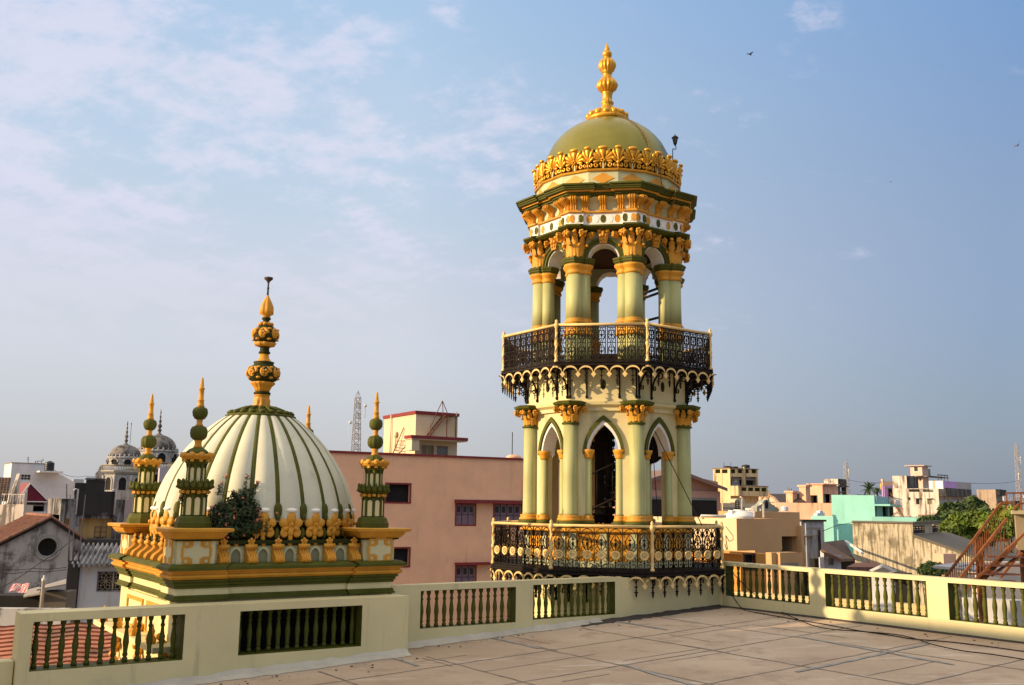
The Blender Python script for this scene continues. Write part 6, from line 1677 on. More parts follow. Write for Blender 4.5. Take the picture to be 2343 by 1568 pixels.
for pts, lb_ in (([(780, 812), (768, 650), (742, 648), (740, 660)], 'bent white pipe standing on the tan house by the tank'), ([(668, 800), (666, 705), (560, 714)], 'white overflow pipe from the tank lid on the tan house'), ([(35, 815), (35, 790), (330, 796)], 'white pipe rail along the tan house roof beside the minaret')):
    b = MB(); b.tube([at(*ZA(*p_), 30.6) for p_ in pts], .055, 7); b.build('white_pipe', PIPE, zb=0, label=lb_, cat='pipe')
# cream low roofs between the hall and the ornate parapet
F1 = Bld('cream_terrace_house', 'low cream house with a domed tank behind the tank house', 'house', ZA, 240, 248, 672, 636, 50, FW('beige_plaster', (.56, .44, .30)), yaw=24); F1.finish()
T = prop('water_tank', 'beige barrel-shaped tank on the low cream house', 'water tank', lambda T: None, None, tuple(at(*ZA(460, 632), 52)), 24)
b = MB(); kt = (at(*ZA(470, 632), 52)-at(*ZA(460, 632), 52)).length/10; b.prismy([(-76*kt, 0), (76*kt, 0)]+[(76*kt*(cos(a)**.6 if cos(a) > 0 else -(-cos(a))**.6), 46*kt*sin(a)) for a in [pi*i/16 for i in range(1, 16)]], -60*kt, 60*kt); b.build('body', FW('beige_tank', (.50, .42, .29)), T, zb=0)
b = MB(); c0 = at(*ZA(465, 706), 49.2)
for i in range(5): b.bar(tuple(at(*ZA(445, 612+22*i), 49.2)), tuple(at(*ZA(483, 614+22*i), 49.2)), .06)
b.bar(tuple(at(*ZA(445, 712), 49.2)), tuple(at(*ZA(445, 608), 49.2)), .07); b.bar(tuple(at(*ZA(483, 712), 49.2)), tuple(at(*ZA(483, 610), 49.2)), .07); b.build('ladder', IRON, zb=0, label='dark iron ladder leaning on the low cream house', cat='ladder')
b = MB(); b.tube([at(*ZA(*p_), 48.8) for p_ in ((520, 712), (518, 570), (503, 566), (502, 576))], .08, 7); b.build('white_pipe', PIPE, zb=0, label='white gooseneck pipe beside the dark ladder', cat='pipe')
# ornate grey-green parapet
OG = FW('grey_green_plaster', (.27, .285, .24), ((.12, .12, .11), .4, .8, .55))
T = thing('ornate_parapet', 'grey-green curved ornamental roof parapet', 'parapet', (at(*ZA(820, 735), 44).x, at(*ZA(820, 735), 44).y, GROUND), R(26))
g0 = at(*ZA(820, 735), 44); gk = (at(*ZA(830, 735), 44)-g0).length/10/cos(R(10)); gz = lambda y: at(*ZA(820, y), 44).z
pl = [(-155, GROUND), (165, GROUND), (165, gz(690)), (120, gz(680)), (112, gz(662)), (75, gz(655)), (55, gz(640)), (28, gz(610)), (-8, gz(594)), (-45, gz(610)), (-70, gz(640)), (-95, gz(660)), (-150, gz(680)), (-155, gz(690))]
b = MB(); b.prismy([(x*gk if True else x, z) for x, z in pl], 0, .6); b.prismy([(x*gk, z) for x, z in [(-120, gz(735)), (150, gz(735)), (150, gz(705)), (-120, gz(705))]], -.2, -.003); b.build('parapet_wall', OG, T)
b = MB(); b.prismy([(-8*gk+.14*cos(a), gz(664)+.35*sin(a)) for a in [2*pi*i/12 for i in range(12)]], -.03, .1); b.build('slot', DARK, T)
tankpx('pale blue-white round tank behind the ornate parapet', ZA, 1025, 44, 672, 735, 52, mat('pale_blue_plastic', (.50, .54, .62), .5))
# salmon houses
SAL = FW('bright_salmon_plaster', (.66, .40, .27), ((.15, .10, .08), .8, 1.6, .51))
H1 = Bld('salmon_house', 'bright salmon house front with stained parapet behind the turquoise wall', 'house', ZA, 925, 1592, 1640, 640, 74, SAL, yaw=66); H1.finish()
H2 = Bld('salmon_house', 'salmon upper storey with pillars and an open terrace', 'house', ZA, 1292, 1472, 1640, 418, 78, SAL, yaw=40)
H2.hole('R', 1490, 530, 1575, 636); H2.hole('L', 1330, 545, 1420, 640); H2.parap = .9; H2.finish()
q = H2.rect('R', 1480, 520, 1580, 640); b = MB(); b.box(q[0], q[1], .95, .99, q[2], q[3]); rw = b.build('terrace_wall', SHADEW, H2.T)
q = H2.rect('R', 1492, 566, 1538, 638); b = MB(); b.box(q[0], q[1], .90, .949, q[2], q[3]); b.build('door', WOODB, rw)
b = MB(); b.box(-.3, H2.Lu+.3, -.4, H2.Ln, H2.zt+.003, H2.zt+.15); b.build('coping', SAL, H2.T)
for xx in (1110, 1268):
    a_ = at(*ZA(xx, 640), 75.5); zt_ = at(*ZA(xx, 515 if xx < 1200 else 445), 75.5).z; T = thing('salmon_pillar', 'salmon pillar, the %s of two on the open terrace' % ('western' if xx < 1200 else 'eastern'), 'pillar', (a_.x, a_.y, a_.z-1), R(40)); b = MB(); b.box(-.55, .55, -.55, .55, a_.z-1, zt_); b.box(-.75, .75, -.75, .75, zt_+.002, zt_+.25); b.build('shaft', SAL, T)
sheet('tile_canopy', 'brown tile canopy between the salmon pillars', [at(*ZA(1125, 522), 76), at(*ZA(1290, 522), 76), at(*ZA(1265, 636), 75), at(*ZA(1130, 636), 75)], ROOFD)
# ornamental salmon gable with dark tile roof
OGS = Bld('ornamental_gable_house', 'house with an ornamental cream-pink gable and long dark tile roof', 'house', ZA, 712, 925, 1300, 625, 88, FW('cream_pink_plaster', (.70, .50, .36)), yaw=58); OGS.finish()
y0, _ = OGS.Lt(850, 600); y1, _ = OGS.Lt(720, 600); b = MB(); b.M = rz(-pi/2)
gl = lambda px, py: (-OGS.Lt(px, py)[0], OGS.Lt(px, py)[1])
pts = [gl(712, 600), gl(715, 570), gl(745, 545), gl(760, 510), gl(797, 484), gl(835, 512), gl(850, 545), gl(910, 600), gl(920, 626), gl(712, 626)]
b.prismy(list(reversed(pts)), -.3, .6); b.build('gable', OGS.m, OGS.T)
b = MB(); b.M = rz(-pi/2)
oc_ = gl(796, 540); b.tube(xz([(oc_[0]+.75*cos(t), oc_[1]+1.1*sin(t)) for t in [2*pi*i/18 for i in range(18)]], -.32), .13, 5, closed=True)
for px in (752, 835): o_ = gl(px, 588); b.tube(xz([(o_[0]+1.3*cos(t), o_[1]-.4+1.0*sin(t)) for t in [pi*i/10 for i in range(11)]], -.34), .16, 5)
b.build('relief', FW('brown_relief', (.36, .24, .16)), OGS.T)
sheet('tile_canopy', 'dark tiled roof running back from the ornamental gable', [at(*ZA(925, 632), 90), at(*ZA(1300, 632), 93), at(*ZA(1180, 528), 97), at(*ZA(850, 528), 94)], ROOFD, th=.3)
sheet('tile_canopy', 'pinkish half-gable roof slope beside the ornamental gable', [at(*ZA(925, 634), 86), at(*ZA(968, 634), 86.3), at(*ZA(905, 560), 88), at(*ZA(890, 555), 88)], SAL, th=.3)
b = MB(); v = at(*ZA(1070, 505), 88); b.M = Matrix.Translation(v) @ Matrix.Rotation(R(70), 4, 'Y'); b.lathe([(.75, .2), (.4, .05), (.03, 0)], 14); b.M = None; b.bar(tuple(v), tuple(v+Vector((.2, 0, -1.3))), .08); b.build('dish', mat('dish_grey', (.12, .12, .13), .5), zb=0, label='dark satellite dish on the dark tiled roof', cat='satellite dish')
wire('aerial_pole', 'aerial pole beside the dark satellite dish', [at(*ZA(1107, 528), 90), at(*ZA(1106, 465), 90)], .05)
# concrete water tower
WT = Bld('water_tower', 'stained concrete tank raised on legs above the salmon house', 'water tower', ZA, 1490, 1656, 1757, 350, 96, GRAYW, yaw=40, ybot=432); WT.finish()
b = MB(); b.box(-.3, WT.Lu+.3, -.3, WT.Ln+.2, WT.zb-.25, WT.zb-.003); 
for x in (.3, WT.Lu-.5):
    for y in (.3, WT.Ln-.5): b.box(x-.35, x+.35, y-.35, y+.35, GROUND, WT.zb-.251)
for i in range(5): b.box(.6, WT.Lu-.8, .2, .5, WT.zb-1.4-1.1*i, WT.zb-1.1-1.1*i)
b.build('legs', CONC, WT.T)
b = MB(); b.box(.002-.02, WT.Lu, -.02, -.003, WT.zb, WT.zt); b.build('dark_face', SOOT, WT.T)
# turquoise building
TUR = FW('turquoise_plaster', (.29, .63, .56), ((.20, .48, .42), .5, 1.2, .56))
TL = at(*ZA(1580, 540), 60)
U1 = Bld('turquoise_building', 'bright turquoise house with a blank stepped side wall', 'building', ZD, ZA(1580, 540)[0], ZR(330, 545)[0], ZR(500, 548)[0], ZR(330, 545)[1], 52, TUR, yaw=65)
U1.Z = ZR; U1.hole('R', 336, 660, 362, 800); U1.hole('R', 432, 672, 498, 802); U1.finish(); 
b = MB(); b.box(.0, U1.Lu+.5, -1.3, -.003, U1.Rt(400, 655)[1]-.15, U1.Rt(400, 655)[1]); b.build('balcony_floor', TUR, U1.T)
b = MB(); z0, z1 = U1.Rt(400, 652)[1], U1.Rt(400, 572)[1]; b.box(.0, U1.Lu+.5, -1.3, -1.25, z1-.06, z1); 
for i in range(16): x = (U1.Lu+.5)*i/15; b.box(x-.03, x+.03, -1.29, -1.26, z0, z1-.061)
b.build('balcony_railing', FW('blue_grey_iron', (.18, .26, .30)), U1.T)
b = MB(); q = U1.rect('R', 340, 560, 500, 655); b.box(q[0], q[1]-.02, -.02, -.004, q[2], q[3]); b.build('blue_panel', FW('dull_blue_plaster', (.22, .36, .40)), U1.T)
b = MB(); q = U1.rect('R', 402, 552, 468, 650); b.box(q[0], q[1], -1.35, -1.301, q[2], q[3]-.4); b.build('white_sheet', WHITE, U1.T)
b = MB(); q = U1.rect('R', 340, 560, 385, 620); b.tube(xz([(q[0]+.3+.25*cos(t), q[2]+.3+.25*sin(t)) for t in [2*pi*i/10 for i in range(10)]], -.08), .04, 4, closed=True); b.build('grille', WHITE, U1.T)
U2 = Bld('turquoise_annex', 'lower turquoise step of the blank wall with a white tank on its roof', 'building', ZA, 1335, 1600, 1640, 795, 51, TUR, yaw=65); U2.finish()
U3 = Bld('turquoise_wall', 'long low turquoise yard wall below the weathered white house', 'wall', ZR, 300, 940, 960, 808, 50, TUR, yaw=74); U3.Lu = .4; U3.finish() if False else None
b = MB(); b.M = rz(-pi/2); b.box(-U3.Ln, 0, 0, .4, GROUND, U3.zt); b.build('wall_face', TUR, U3.T)
b = MB(); v = at(*ZA(1435, 790), 52.5); T = thing('water_tank', 'pale blue double tank on the turquoise step', 'water tank', tuple(v), R(30)); kt = (at(*ZA(1445, 790), 52.5)-v).length/10; b.prismy([(-62*kt, v.z), (62*kt, v.z), (62*kt, v.z+40*kt), (38*kt, v.z+40*kt), (34*kt, v.z+55*kt), (8*kt, v.z+65*kt), (-14*kt, v.z+55*kt), (-22*kt, v.z+34*kt), (-62*kt, v.z+28*kt)], -30*kt, 30*kt); b.build('body', mat('pale_blue_plastic', (.5, .54, .62), .5), T)
wire('wall_wire', 'dark wire slanting over the turquoise wall', [at(*ZA(1480, 970), 39), at(*ZA(1640, 905), 42), at(*ZA(1830, 868), 46)], .02)
# narrow grey building and rusty hut
I1 = Bld('narrow_grey_house', 'narrow blue-grey house streaked black with one small window', 'house', ZA, 1205, 1222, 1476, 856, 40, FW('blue_grey_streaked', (.34, .36, .41), ((.015, .015, .018), .9, 1.2, .50), ((.03, .03, .035), .8, .6, .54)), yaw=20)
I1.win('R', 1252, 1045, 1332, 1124, DARK, CONC, .05, hood=.5); I1.finish()
b = MB(); b.box(-.1, I1.Lu+.1, -.25, .1, I1.zt+.003, I1.zt+.12); b.build('coping', BLKC, I1.T)
BLUEW = FW('blue_white_lime', (.46, .50, .58), ((.15, .15, .16), .5, .8, .55))
I2 = Bld('lime_shed', 'small blue-white gabled shed with a black window under a rusty roof', 'shed', ZA, 1430, 1492, 1692, 1300, 33, BLUEW, yaw=20)
I2.win('R', 1540, 1292, 1602, 1372, DARK, BLUEW, .03); 
I2.zt = I2.Rt(1600, 1292)[1]; I2.hR = [I2.rect('R', 1540, 1292, 1602, 1372)]
I2.zt = I2.Rt(1600, 1285)[1]; I2.finish()
xa, z_a = I2.Rt(1492, 1290); xm, zm = I2.Rt(1555, 1232); xb_, zb_1 = I2.Rt(1692, 1340)
b = MB(); b.prismy([(xa, I2.zt+.003), (I2.Lu, I2.zt+.003), (xm+.6, zm-.1), (xm, zm), (xa, I2.zt+.3)], 0, .25); b.build('gable', BLUEW, I2.T)
sheet('corrugated_canopy', 'rust-brown corrugated sheet over the blue-white shed', [at(*ZA(1455, 1185), 32.6), at(*ZA(1690, 1300), 32.2), at(*ZA(1845, 1296), 36), at(*ZA(1490, 1096), 38)], mat('rusty_sheet', (.14, .075, .05), .8, .3, 1.5, .4, 10, stain2=((.06, .04, .03), .7, 1.2, .5)), th=.12)
sheet('corrugated_canopy', 'dark far slope of the rusty sheeting behind the blue-white shed', [at(*ZA(1480, 1100), 38.2), at(*ZA(1850, 1290), 36.4), at(*ZA(1735, 1074), 41), at(*ZA(1570, 1096), 41)], ROOFD, th=.12)
sheet('barge_board', 'pale slanting barge board at the end of the rusty roof', [at(*ZA(1735, 1080), 39), at(*ZA(1760, 1078), 39), at(*ZA(1965, 1222), 35), at(*ZA(1945, 1228), 35)], WHW, cat='board', th=.08)
wallbox('dark_yard_wall', 'dark yard wall below the rusty roof', 'wall', ZA, 1380, 1860, 1300, 36, DARK, 10, .5)
# weathered wall with lean-to
ST = FW('streaked_yellow_plaster', (.52, .46, .33), ((.08, .07, .04), .7, 8, .44), ((.10, .085, .05), .7, .9, .50))
J1 = Bld('streaked_house', 'tall streaked yellowish wall of a house with a lean-to roof', 'house', ZR, 72, 785, 1095, 882, 36, ST, yaw=60); 
J1.hole('R', 800, 905, 935, 1000); J1.hole('R', 1020, 890, 1088, 985); J1.finish()
b = MB()
for (x0, x1) in ((800, 935), (1020, 1088)):
    q = J1.rect('R', x0, 900, x1, 992)
    for j in range(4): z = q[2]+(q[3]-q[2])*j/4; b.box(q[0], q[1], .08, .16, z, z+.06)
    for i in range(4): x = q[0]+(q[1]-q[0])*(i+.5)/4; b.box(x-.05, x+.05, .09, .15, q[2], q[3])
b.build('vent_blocks', BLKC, J1.T)
b = MB(); b.box(-.05, J1.Lu+.05, -.1, .05, J1.zt+.003, J1.zt+.1); b.M = rz(-pi/2); b.box(-J1.Ln, .05, -.10, .05, J1.zt+.003, J1.zt+.1); b.build('coping', FW('sooty_coping', (.13, .12, .10)), J1.T)
xe, ze = J1.Rt(1095, 1130, -2.2)
z_hi = J1.Lt(785, 1008)[1]; dz = z_hi-J1.Rt(1250, 1222)[1]
b = MB(); b.add([(0, -.003, z_hi), (J1.Lu*1.35, -.003, z_hi-.1), (J1.Lu*1.35, -4.2, z_hi-dz), (0, -4.2, z_hi-dz)]+[(0, -.003, z_hi-.12), (J1.Lu*1.35, -.003, z_hi-.22), (J1.Lu*1.35, -4.2, z_hi-dz-.12), (0, -4.2, z_hi-dz-.12)], [(3, 2, 1, 0), (4, 5, 6, 7), (0, 1, 5, 4), (1, 2, 6, 5), (2, 3, 7, 6), (3, 0, 4, 7)]); b.build('lean_to_roof', FW('dark_asbestos', (.13, .115, .09)), J1.T)
b = MB(); b.prismx([(-.003, z_hi-.14), (-.003, GROUND), (-4.0, GROUND), (-4.0, z_hi-dz-.05)], .02, .25); b.build('lean_to_wall', ST, J1.T)
sheet('tile_canopy', 'low reddish tiled roof just above the side parapet', [at(*ZA(1760, 1395), 26), at(*ZA(2200, 1400), 27.5), at(*ZA(2120, 1340), 30), at(*ZA(1870, 1345), 29)], ROOFT, th=.12)
T = thing('white_gable', 'small white gable end just above the side parapet', 'gable', tuple(at(*ZR(430, 1370), 25).xy)+(GROUND,), R(-20)); g0 = at(*ZR(430, 1370), 25); gk = (at(*ZR(440, 1370), 25)-g0).length/10
b = MB(); gz = lambda y: at(*ZR(430, y), 25).z
arch_band(b, [(150*gk, gz(1440)), (0, gz(1362)), (-150*gk, gz(1440))], [(120*gk, gz(1450)), (0, gz(1395)), (-120*gk, gz(1450))], -.1, .1); b.prismy([(-130*gk, GROUND), (130*gk, GROUND), (130*gk, gz(1452)), (0, gz(1392)), (-130*gk, gz(1452))], .101, .5); b.build('gable_wall', WHW, T)
# weathered white house, right, and its neighbours
K1 = Bld('weathered_white_house', 'stained white house with balustraded roof and small shuttered windows', 'house', ZR, 545, 1092, 1395, 465, 84, GRAYW, yaw=50)
K1.win('L', 736, 570, 762, 602, DARK, GRAYW, .05); K1.win('L', 828, 588, 868, 652, DARK, GRAYW, .06, hood=.6); K1.win('L', 962, 590, 1015, 652, FW('khaki_shutter', (.16, .14, .09)), GRAYW, .06, hood=.6)
K1.win('R', 1130, 590, 1215, 655, FW('blue_shutter', (.45, .50, .60)), GRAYW, .06); K1.win('R', 1255, 595, 1330, 655, MATS['blue_shutter'], GRAYW, .06)
for r_ in ((742, 472, 868, 505), (908, 472, 1032, 505)): K1.hole('L', *r_)
K1.parap = 1.8; K1.finish()
for r_ in ((742, 472, 868, 505), (908, 472, 1032, 505)): inset_rail(K1, 'L', *r_, 9)
q = K1.rect('R', 1094, 468, 1395, 560); b = MB(); b.box(-.1, q[1]+.2, -1.2, -.9, q[2], q[3]); b.box(-.1, q[1]+.2, -.899, -.003, q[2], q[2]+.2); b.build('balcony', SOOT, K1.T)
q = K1.rect('L', 862, 775, 1040, 812); b = K1.mb('L'); a_, b_, c_, d_ = K1.fx('L', q); b.box(a_, b_, -.5, -.003, c_, d_); b.build('lattice_band', FW('brown_lattice', (.22, .15, .10)), K1.T)
q = K1.rect('L', 545, 790, 1092, 725); b = K1.mb('L'); a_, b_, c_, d_ = K1.fx('L', q); b.box(a_, b_, -.25, -.003, d_-.15, d_); b.build('ledge', GRAYW, K1.T)
K2 = Bld('weathered_roof_room', 'black-stained roof room on the weathered white house', 'house', ZR, 546, 712, 850, 314, 88, GRAYW, yaw=50, ybot=500); K2.finish()
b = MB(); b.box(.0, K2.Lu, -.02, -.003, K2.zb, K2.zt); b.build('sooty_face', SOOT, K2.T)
K3 = Bld('pink_cabin', 'pinkish rooftop cabin with a flat slab roof, the highest roof on the east side', 'cabin', ZR, 757, 897, 968, 200, 94, FW('pale_pink_plaster', (.60, .47, .38)), yaw=48, ybot=480)
K3.win('L', 805, 208, 850, 262, PANE, WHITE, .07); K3.win('L', 868, 338, 906, 376, WOODB, K3.m, .05); K3.finish()
b = MB(); b.box(-.6, K3.Lu+.5, -.6, K3.Ln+.9, K3.zt+.003, K3.zt+.2); b.build('roof_slab', FW('pinkish_slab', (.42, .33, .28)), K3.T)
b = MB(); z_ = K3.Rt(930, 318)[1]; b.box(-1.4, K3.Lu+6.5, -1.6, -.003, z_-.2, z_); b.M = rz(-pi/2); b.box(-1.9, -.004, -1.5, -.003, z_-.22, z_-.02); b.build('landing', CONC, K3.T)
b = MB(); x1 = K3.Rt(1022, 240)[0]; b.box(K3.Lu+.003, x1, .4, 3, K3.Rt(1000, 310)[1], K3.Rt(1000, 232)[1]); b.build('side_room', FW('grey_wall', (.26, .25, .25)), K3.T)
LIL = FW('bright_lilac_plaster', (.44, .28, .58)); 
K4 = Bld('lilac_house', 'lilac and peach house peeping out between the yellow cloth and the stained roof room', 'house', ZR, 425, 430, 560, 432, 92, LIL, yaw=20); K4.win('R', 470, 474, 526, 530, PANE, WHITE, .10); K4.finish()
b = MB(); b.box(-.05, K4.Lu, -.1, K4.Ln, K4.zt+.003, K4.Rt(480, 380)[1]); b.box(-.05, .35, -.12, .3, K4.Rt(480, 380)[1], K4.Rt(430, 352)[1]); b.build('parapet', FW('peach_plaster', (.60, .40, .28)), K4.T)
K5 = Bld('striped_lilac_house', 'house with white, lilac and grey wall bays behind the balustraded roof', 'house', ZR, 935, 1145, 1476, 374, 98, LIL, yaw=45); K5.win('R', 1424, 468, 1456, 528, PANE, WHITE, .06); K5.finish()
b = MB(); q = K5.rect('R', 1312, 374, 1476, 560); b.box(q[0], K5.Lu, -.03, -.003, GROUND, K5.zt); b.build('grey_bay', FW('bay_grey', (.36, .36, .37)), K5.T)
b = MB(); b.M = rz(-pi/2); a0 = K5.Ln; b.box(-a0*.42, 0, -.03, -.003, GROUND, K5.zt); b.box(-a0, -a0*.58, -.03, -.003, GROUND, K5.zt); b.build('white_bay', WHITE, K5.T)
b = MB(); b.M = rz(-pi/2); b.box(-a0*.579, -a0*.421, -.03, -.003, GROUND, K5.zt); b.build('peach_bay', MATS['peach_plaster'], K5.T)
b = MB(); xa = K5.Rt(1160, 365)[0]; 
for x in (0, 1.6, 3.2, 4.8): b.bar((.3+x, 1, K5.zt), (.3+x, 1, K5.zt+1.2), .08)
b.bar((.2, 1, K5.zt+1.2), (5.2, 1, K5.zt+1.2), .15); b.build('pergola', IRON, K5.T)
v = at(*ZR(412, 440), 90); b = MB(); b.ell((v.x, v.y, v.z), (.16, .14, .62), 10, 8); b.build('yellow_flag', mat('yellow_cloth', (.75, .40, .02), .7), zb=0, label='yellow cloth hanging from a pole beside the lilac house', cat='flag')
K6 = Bld('brown_box_house', 'plain brown-grey stained box of a house above the trees', 'house', ZR, 1545, 1770, 1848, 478, 105, FW('brown_grey_plaster', (.40, .31, .23), ((.14, .11, .08), .7, 1.4, .48)), yaw=55); K6.finish()
b = MB(); b.box(-.1, K6.Lu+.3, -.8, -.003, K6.Rt(1800, 545)[1], K6.Rt(1800, 478)[1]); b.build('balcony', BLKC, K6.T)
K7 = Bld('grey_shed', 'grey sheet-roofed shed between the stained house and the brown box house', 'shed', ZR, 1395, 1430, 1545, 545, 92, FW('shed_grey', (.30, .29, .29)), yaw=30); K7.finish()
for (xl_, xc_, xr_, yt_, Y_, m_, lb_) in ((1850, 1862, 2000, 560, 210, WHW, 'far white block between the brown box house and the stair landing'), (1940, 1955, 2140, 575, 230, FW('far_cream', (.50, .46, .40)), 'far cream block behind the rusty stair railing'), (1480, 1490, 1550, 535, 200, FW('far_grey', (.40, .40, .42)), 'far grey block between the shed and the brown box house'), (2090, 2100, 2300, 545, 260, WHW, 'far white block behind the tall mast')):
    q = Bld('far_house', lb_, 'house', ZR, xl_, xc_, xr_, yt_, Y_, m_, yaw=30); q.finish()
for (xl_, xc_, xr_, yt_, Y_, m_, lb_) in ((720, 726, 830, 868, 260, MATS['far_grey'], 'far grey house on the skyline between the white gabled building and the ornate gable'), (-40, -30, 48, 852, 150, MATS['far_grey'], 'far grey roof at the western edge of the picture')):
    q = Bld('far_house', lb_, 'house', ZL, xl_, xc_, xr_, yt_, Y_, m_, yaw=30); q.finish()
for (xl_, xc_, xr_, yt_, Y_, m_, lb_) in ((1870, 1880, 2090, 535, 170, FW('dark_far', (.16, .16, .16)), 'low dark roofline behind the turquoise house'), (730, 740, 760, 540, 160, MATS['far_grey'], 'grey far house beside the cream apartment block')):
    q = Bld('far_house', lb_, 'house', ZA, xl_, xc_, xr_, yt_, Y_, m_, yaw=30); q.finish()
# outside stair on the weathered house
b = MB()
for s in (0, .9):
    p0, p1 = at(*ZR(525, 600), 76-s), at(*ZR(680, 800), 74-s); b.bar(tuple(p0), tuple(p1), .12); b.bar(tuple(p0+Vector((0, 0, 1))), tuple(p1+Vector((0, 0, 1))), .07)
for i in range(12):
    c = at(*ZR(525, 600), 75.6).lerp(at(*ZR(680, 800), 73.6), (i+.5)/12); b.box(c.x-.12, c.x+.12, c.y-.5, c.y+.5, c.z-.02, c.z+.02); b.bar(tuple(c), tuple(c+Vector((0, 0, 1))), .05)
b.build('outside_stair', RUST, zb=0, label='rusty outside stair descending the stained white house wall', cat='stair')
# ---------- trees
def tree(name, label, bx, by, zb_, blobs, n, size, m, seed, trunk_r=.25, group='trees behind the streaked house'):
    T = thing(name, label, 'tree', (bx, by, GROUND), 0, group)
    b = MB(); leafcloud(b, [(x-bx, y-by, z, rx, ry, rz_) for x, y, z, rx, ry, rz_ in blobs], n, size, seed, shell=.45); b.build('crown', m, T)
    b = MB(); zt_ = sum(q[2] for q in blobs)/len(blobs)
    b.tube([(0, 0, GROUND), (.1, 0, GROUND+3), (0, .1, zt_-1)], trunk_r, 8, rs=[trunk_r*1.3, trunk_r, trunk_r*.6])
    for q in blobs:
        b.tube([(0, 0, GROUND+3.2), ((q[0]-bx)*.5, (q[1]-by)*.5, (GROUND+3+q[2])*.5+1), (q[0]-bx, q[1]-by, q[2]+q[5]*.3)], trunk_r*.4, 5, rs=[trunk_r*.6, trunk_r*.35, trunk_r*.1])
    b.build('trunk', BARK, T)
TL1 = mat('mid_green_leaf', (.10, .15, .014), .6, .5, .6, 0)  # mid leaf green of the spreading tree
TL2 = mat('dark_tree_leaf', (.05, .085, .022), .6, .4, .5, 0)
TL3 = mat('yellow_green_leaf', (.13, .17, .018), .6, .4, .7, 0)
def blobs_from(lst, Y):
    out = []
    for x, y, r in lst:
        c = at(*ZR(x, y), Y+rnd.uniform(-1.5, 1.5)); k = (at(*ZR(x+r, y), Y)-at(*ZR(x, y), Y)).length; out.append((c.x, c.y, c.z, k, k*.9, k*.8))
    return out
bl1 = blobs_from([(1210, 720, 95), (1290, 780, 100), (1180, 800, 100), (1250, 850, 120), (1130, 850, 80), (1330, 700, 70), (1060, 840, 55), (1160, 900, 90)], 56)
tree('round_tree', 'dark round tree against the stained white house', bl1[3][0], bl1[3][1], 0, bl1, 5200, .40, TL2, 21)
bl2 = blobs_from([(1480, 640, 80), (1560, 680, 90), (1450, 720, 90), (1600, 740, 85), (1530, 770, 110), (1400, 740, 70), (1510, 610, 50), (1650, 770, 70)], 60)
tree('round_tree', 'tallest dark green tree in front of the brown box house', bl2[4][0], bl2[4][1], 0, bl2, 5600, .42, TL2, 22)
bl3 = blobs_from([(1350, 880, 130), (1480, 850, 120), (1600, 860, 120), (1240, 950, 120), (1400, 990, 140), (1560, 980, 140), (1700, 880, 100), (1180, 1010, 90), (1300, 1080, 120), (1480, 1100, 120), (1680, 1010, 120), (1790, 930, 90), (1200, 1110, 80), (1620, 1130, 110)], 46)
tree('spreading_tree', 'wide sunlit yellow-green tree filling the yard behind the rusty stairs', bl3[4][0], bl3[4][1], 0, bl3, 13000, .33, TL1, 23, .35)
bl4 = blobs_from([(1850, 760, 90), (1900, 850, 100), (1820, 820, 80), (1960, 760, 90), (1990, 900, 100), (1880, 960, 100), (2060, 830, 90)], 52)
tree('round_tree', 'green tree behind the landing of the rusty stairs', bl4[1][0], bl4[1][1], 0, bl4, 5200, .36, TL3, 24)
bl5 = blobs_from([(940, 1410, 55), (1010, 1400, 60), (890, 1440, 40), (1090, 1400, 50), (1150, 1430, 45), (970, 1460, 60), (1060, 1450, 60)], 27)
tree('shrub', 'dark green shrub between the streaked wall and the grey sheet roof', bl5[1][0], bl5[1][1], 0, bl5, 2600, .11, LEAF3, 25, .1, None)
bl6 = blobs_from([(880, 850, 30), (920, 830, 35), (960, 850, 40), (1000, 830, 40)], 47)
tree('shrub', 'small tuft of green in front of the low turquoise wall', bl6[1][0], bl6[1][1], 0, bl6, 900, .24, TL2, 26, .1, None)
# palm
def palm(px, py, Y, label, s=1.0, seed=3):
    c = at(*ZR(px, py), Y); T = thing('palm_tree', label, 'palm', (c.x, c.y, GROUND), 0, 'palms on the skyline'); r3 = random.Random(seed)
    b = MB(); b.tube([(0, 0, GROUND), (.2, 0, c.z*.5+GROUND*.5), (0, 0, c.z)], .22, 8); b.build('trunk', BARK, T)
    b = MB()
    for i in range(26):
        a = r3.uniform(0, 2*pi); el_ = r3.uniform(-.15, 1.35); L = 4.0*s*r3.uniform(.85, 1.1); prev = Vector((0, 0, c.z)); d = Vector((cos(a)*cos(el_), sin(a)*cos(el_), sin(el_)))
        for k in range(10):
            d = (d+Vector((0, 0, -.13))).normalized(); q = prev+d*(L/10); sd_ = d.cross(Vector((0, 0, 1))).normalized(); ll = L*.17*sin(pi*(k+1.3)/11.6)
            b.tube([prev, q], .02, 3)
            for sg in (-1, 1):
                for h_ in (0, .5):
                    m_ = prev.lerp(q, h_); t_ = m_+sd_*sg*ll+d*ll*.55+Vector((0, 0, -ll*.45)); b.add([m_, m_+d*.14, t_], [(0, 1, 2)])
            prev = q
    b.build('crown', LEAF3, T)
palm(268, 472, 105, 'palm tree rising behind the turquoise house', .52)
palm(365, 500, 112, 'small low palm between the tall palm and the yellow cloth', .34, 5)
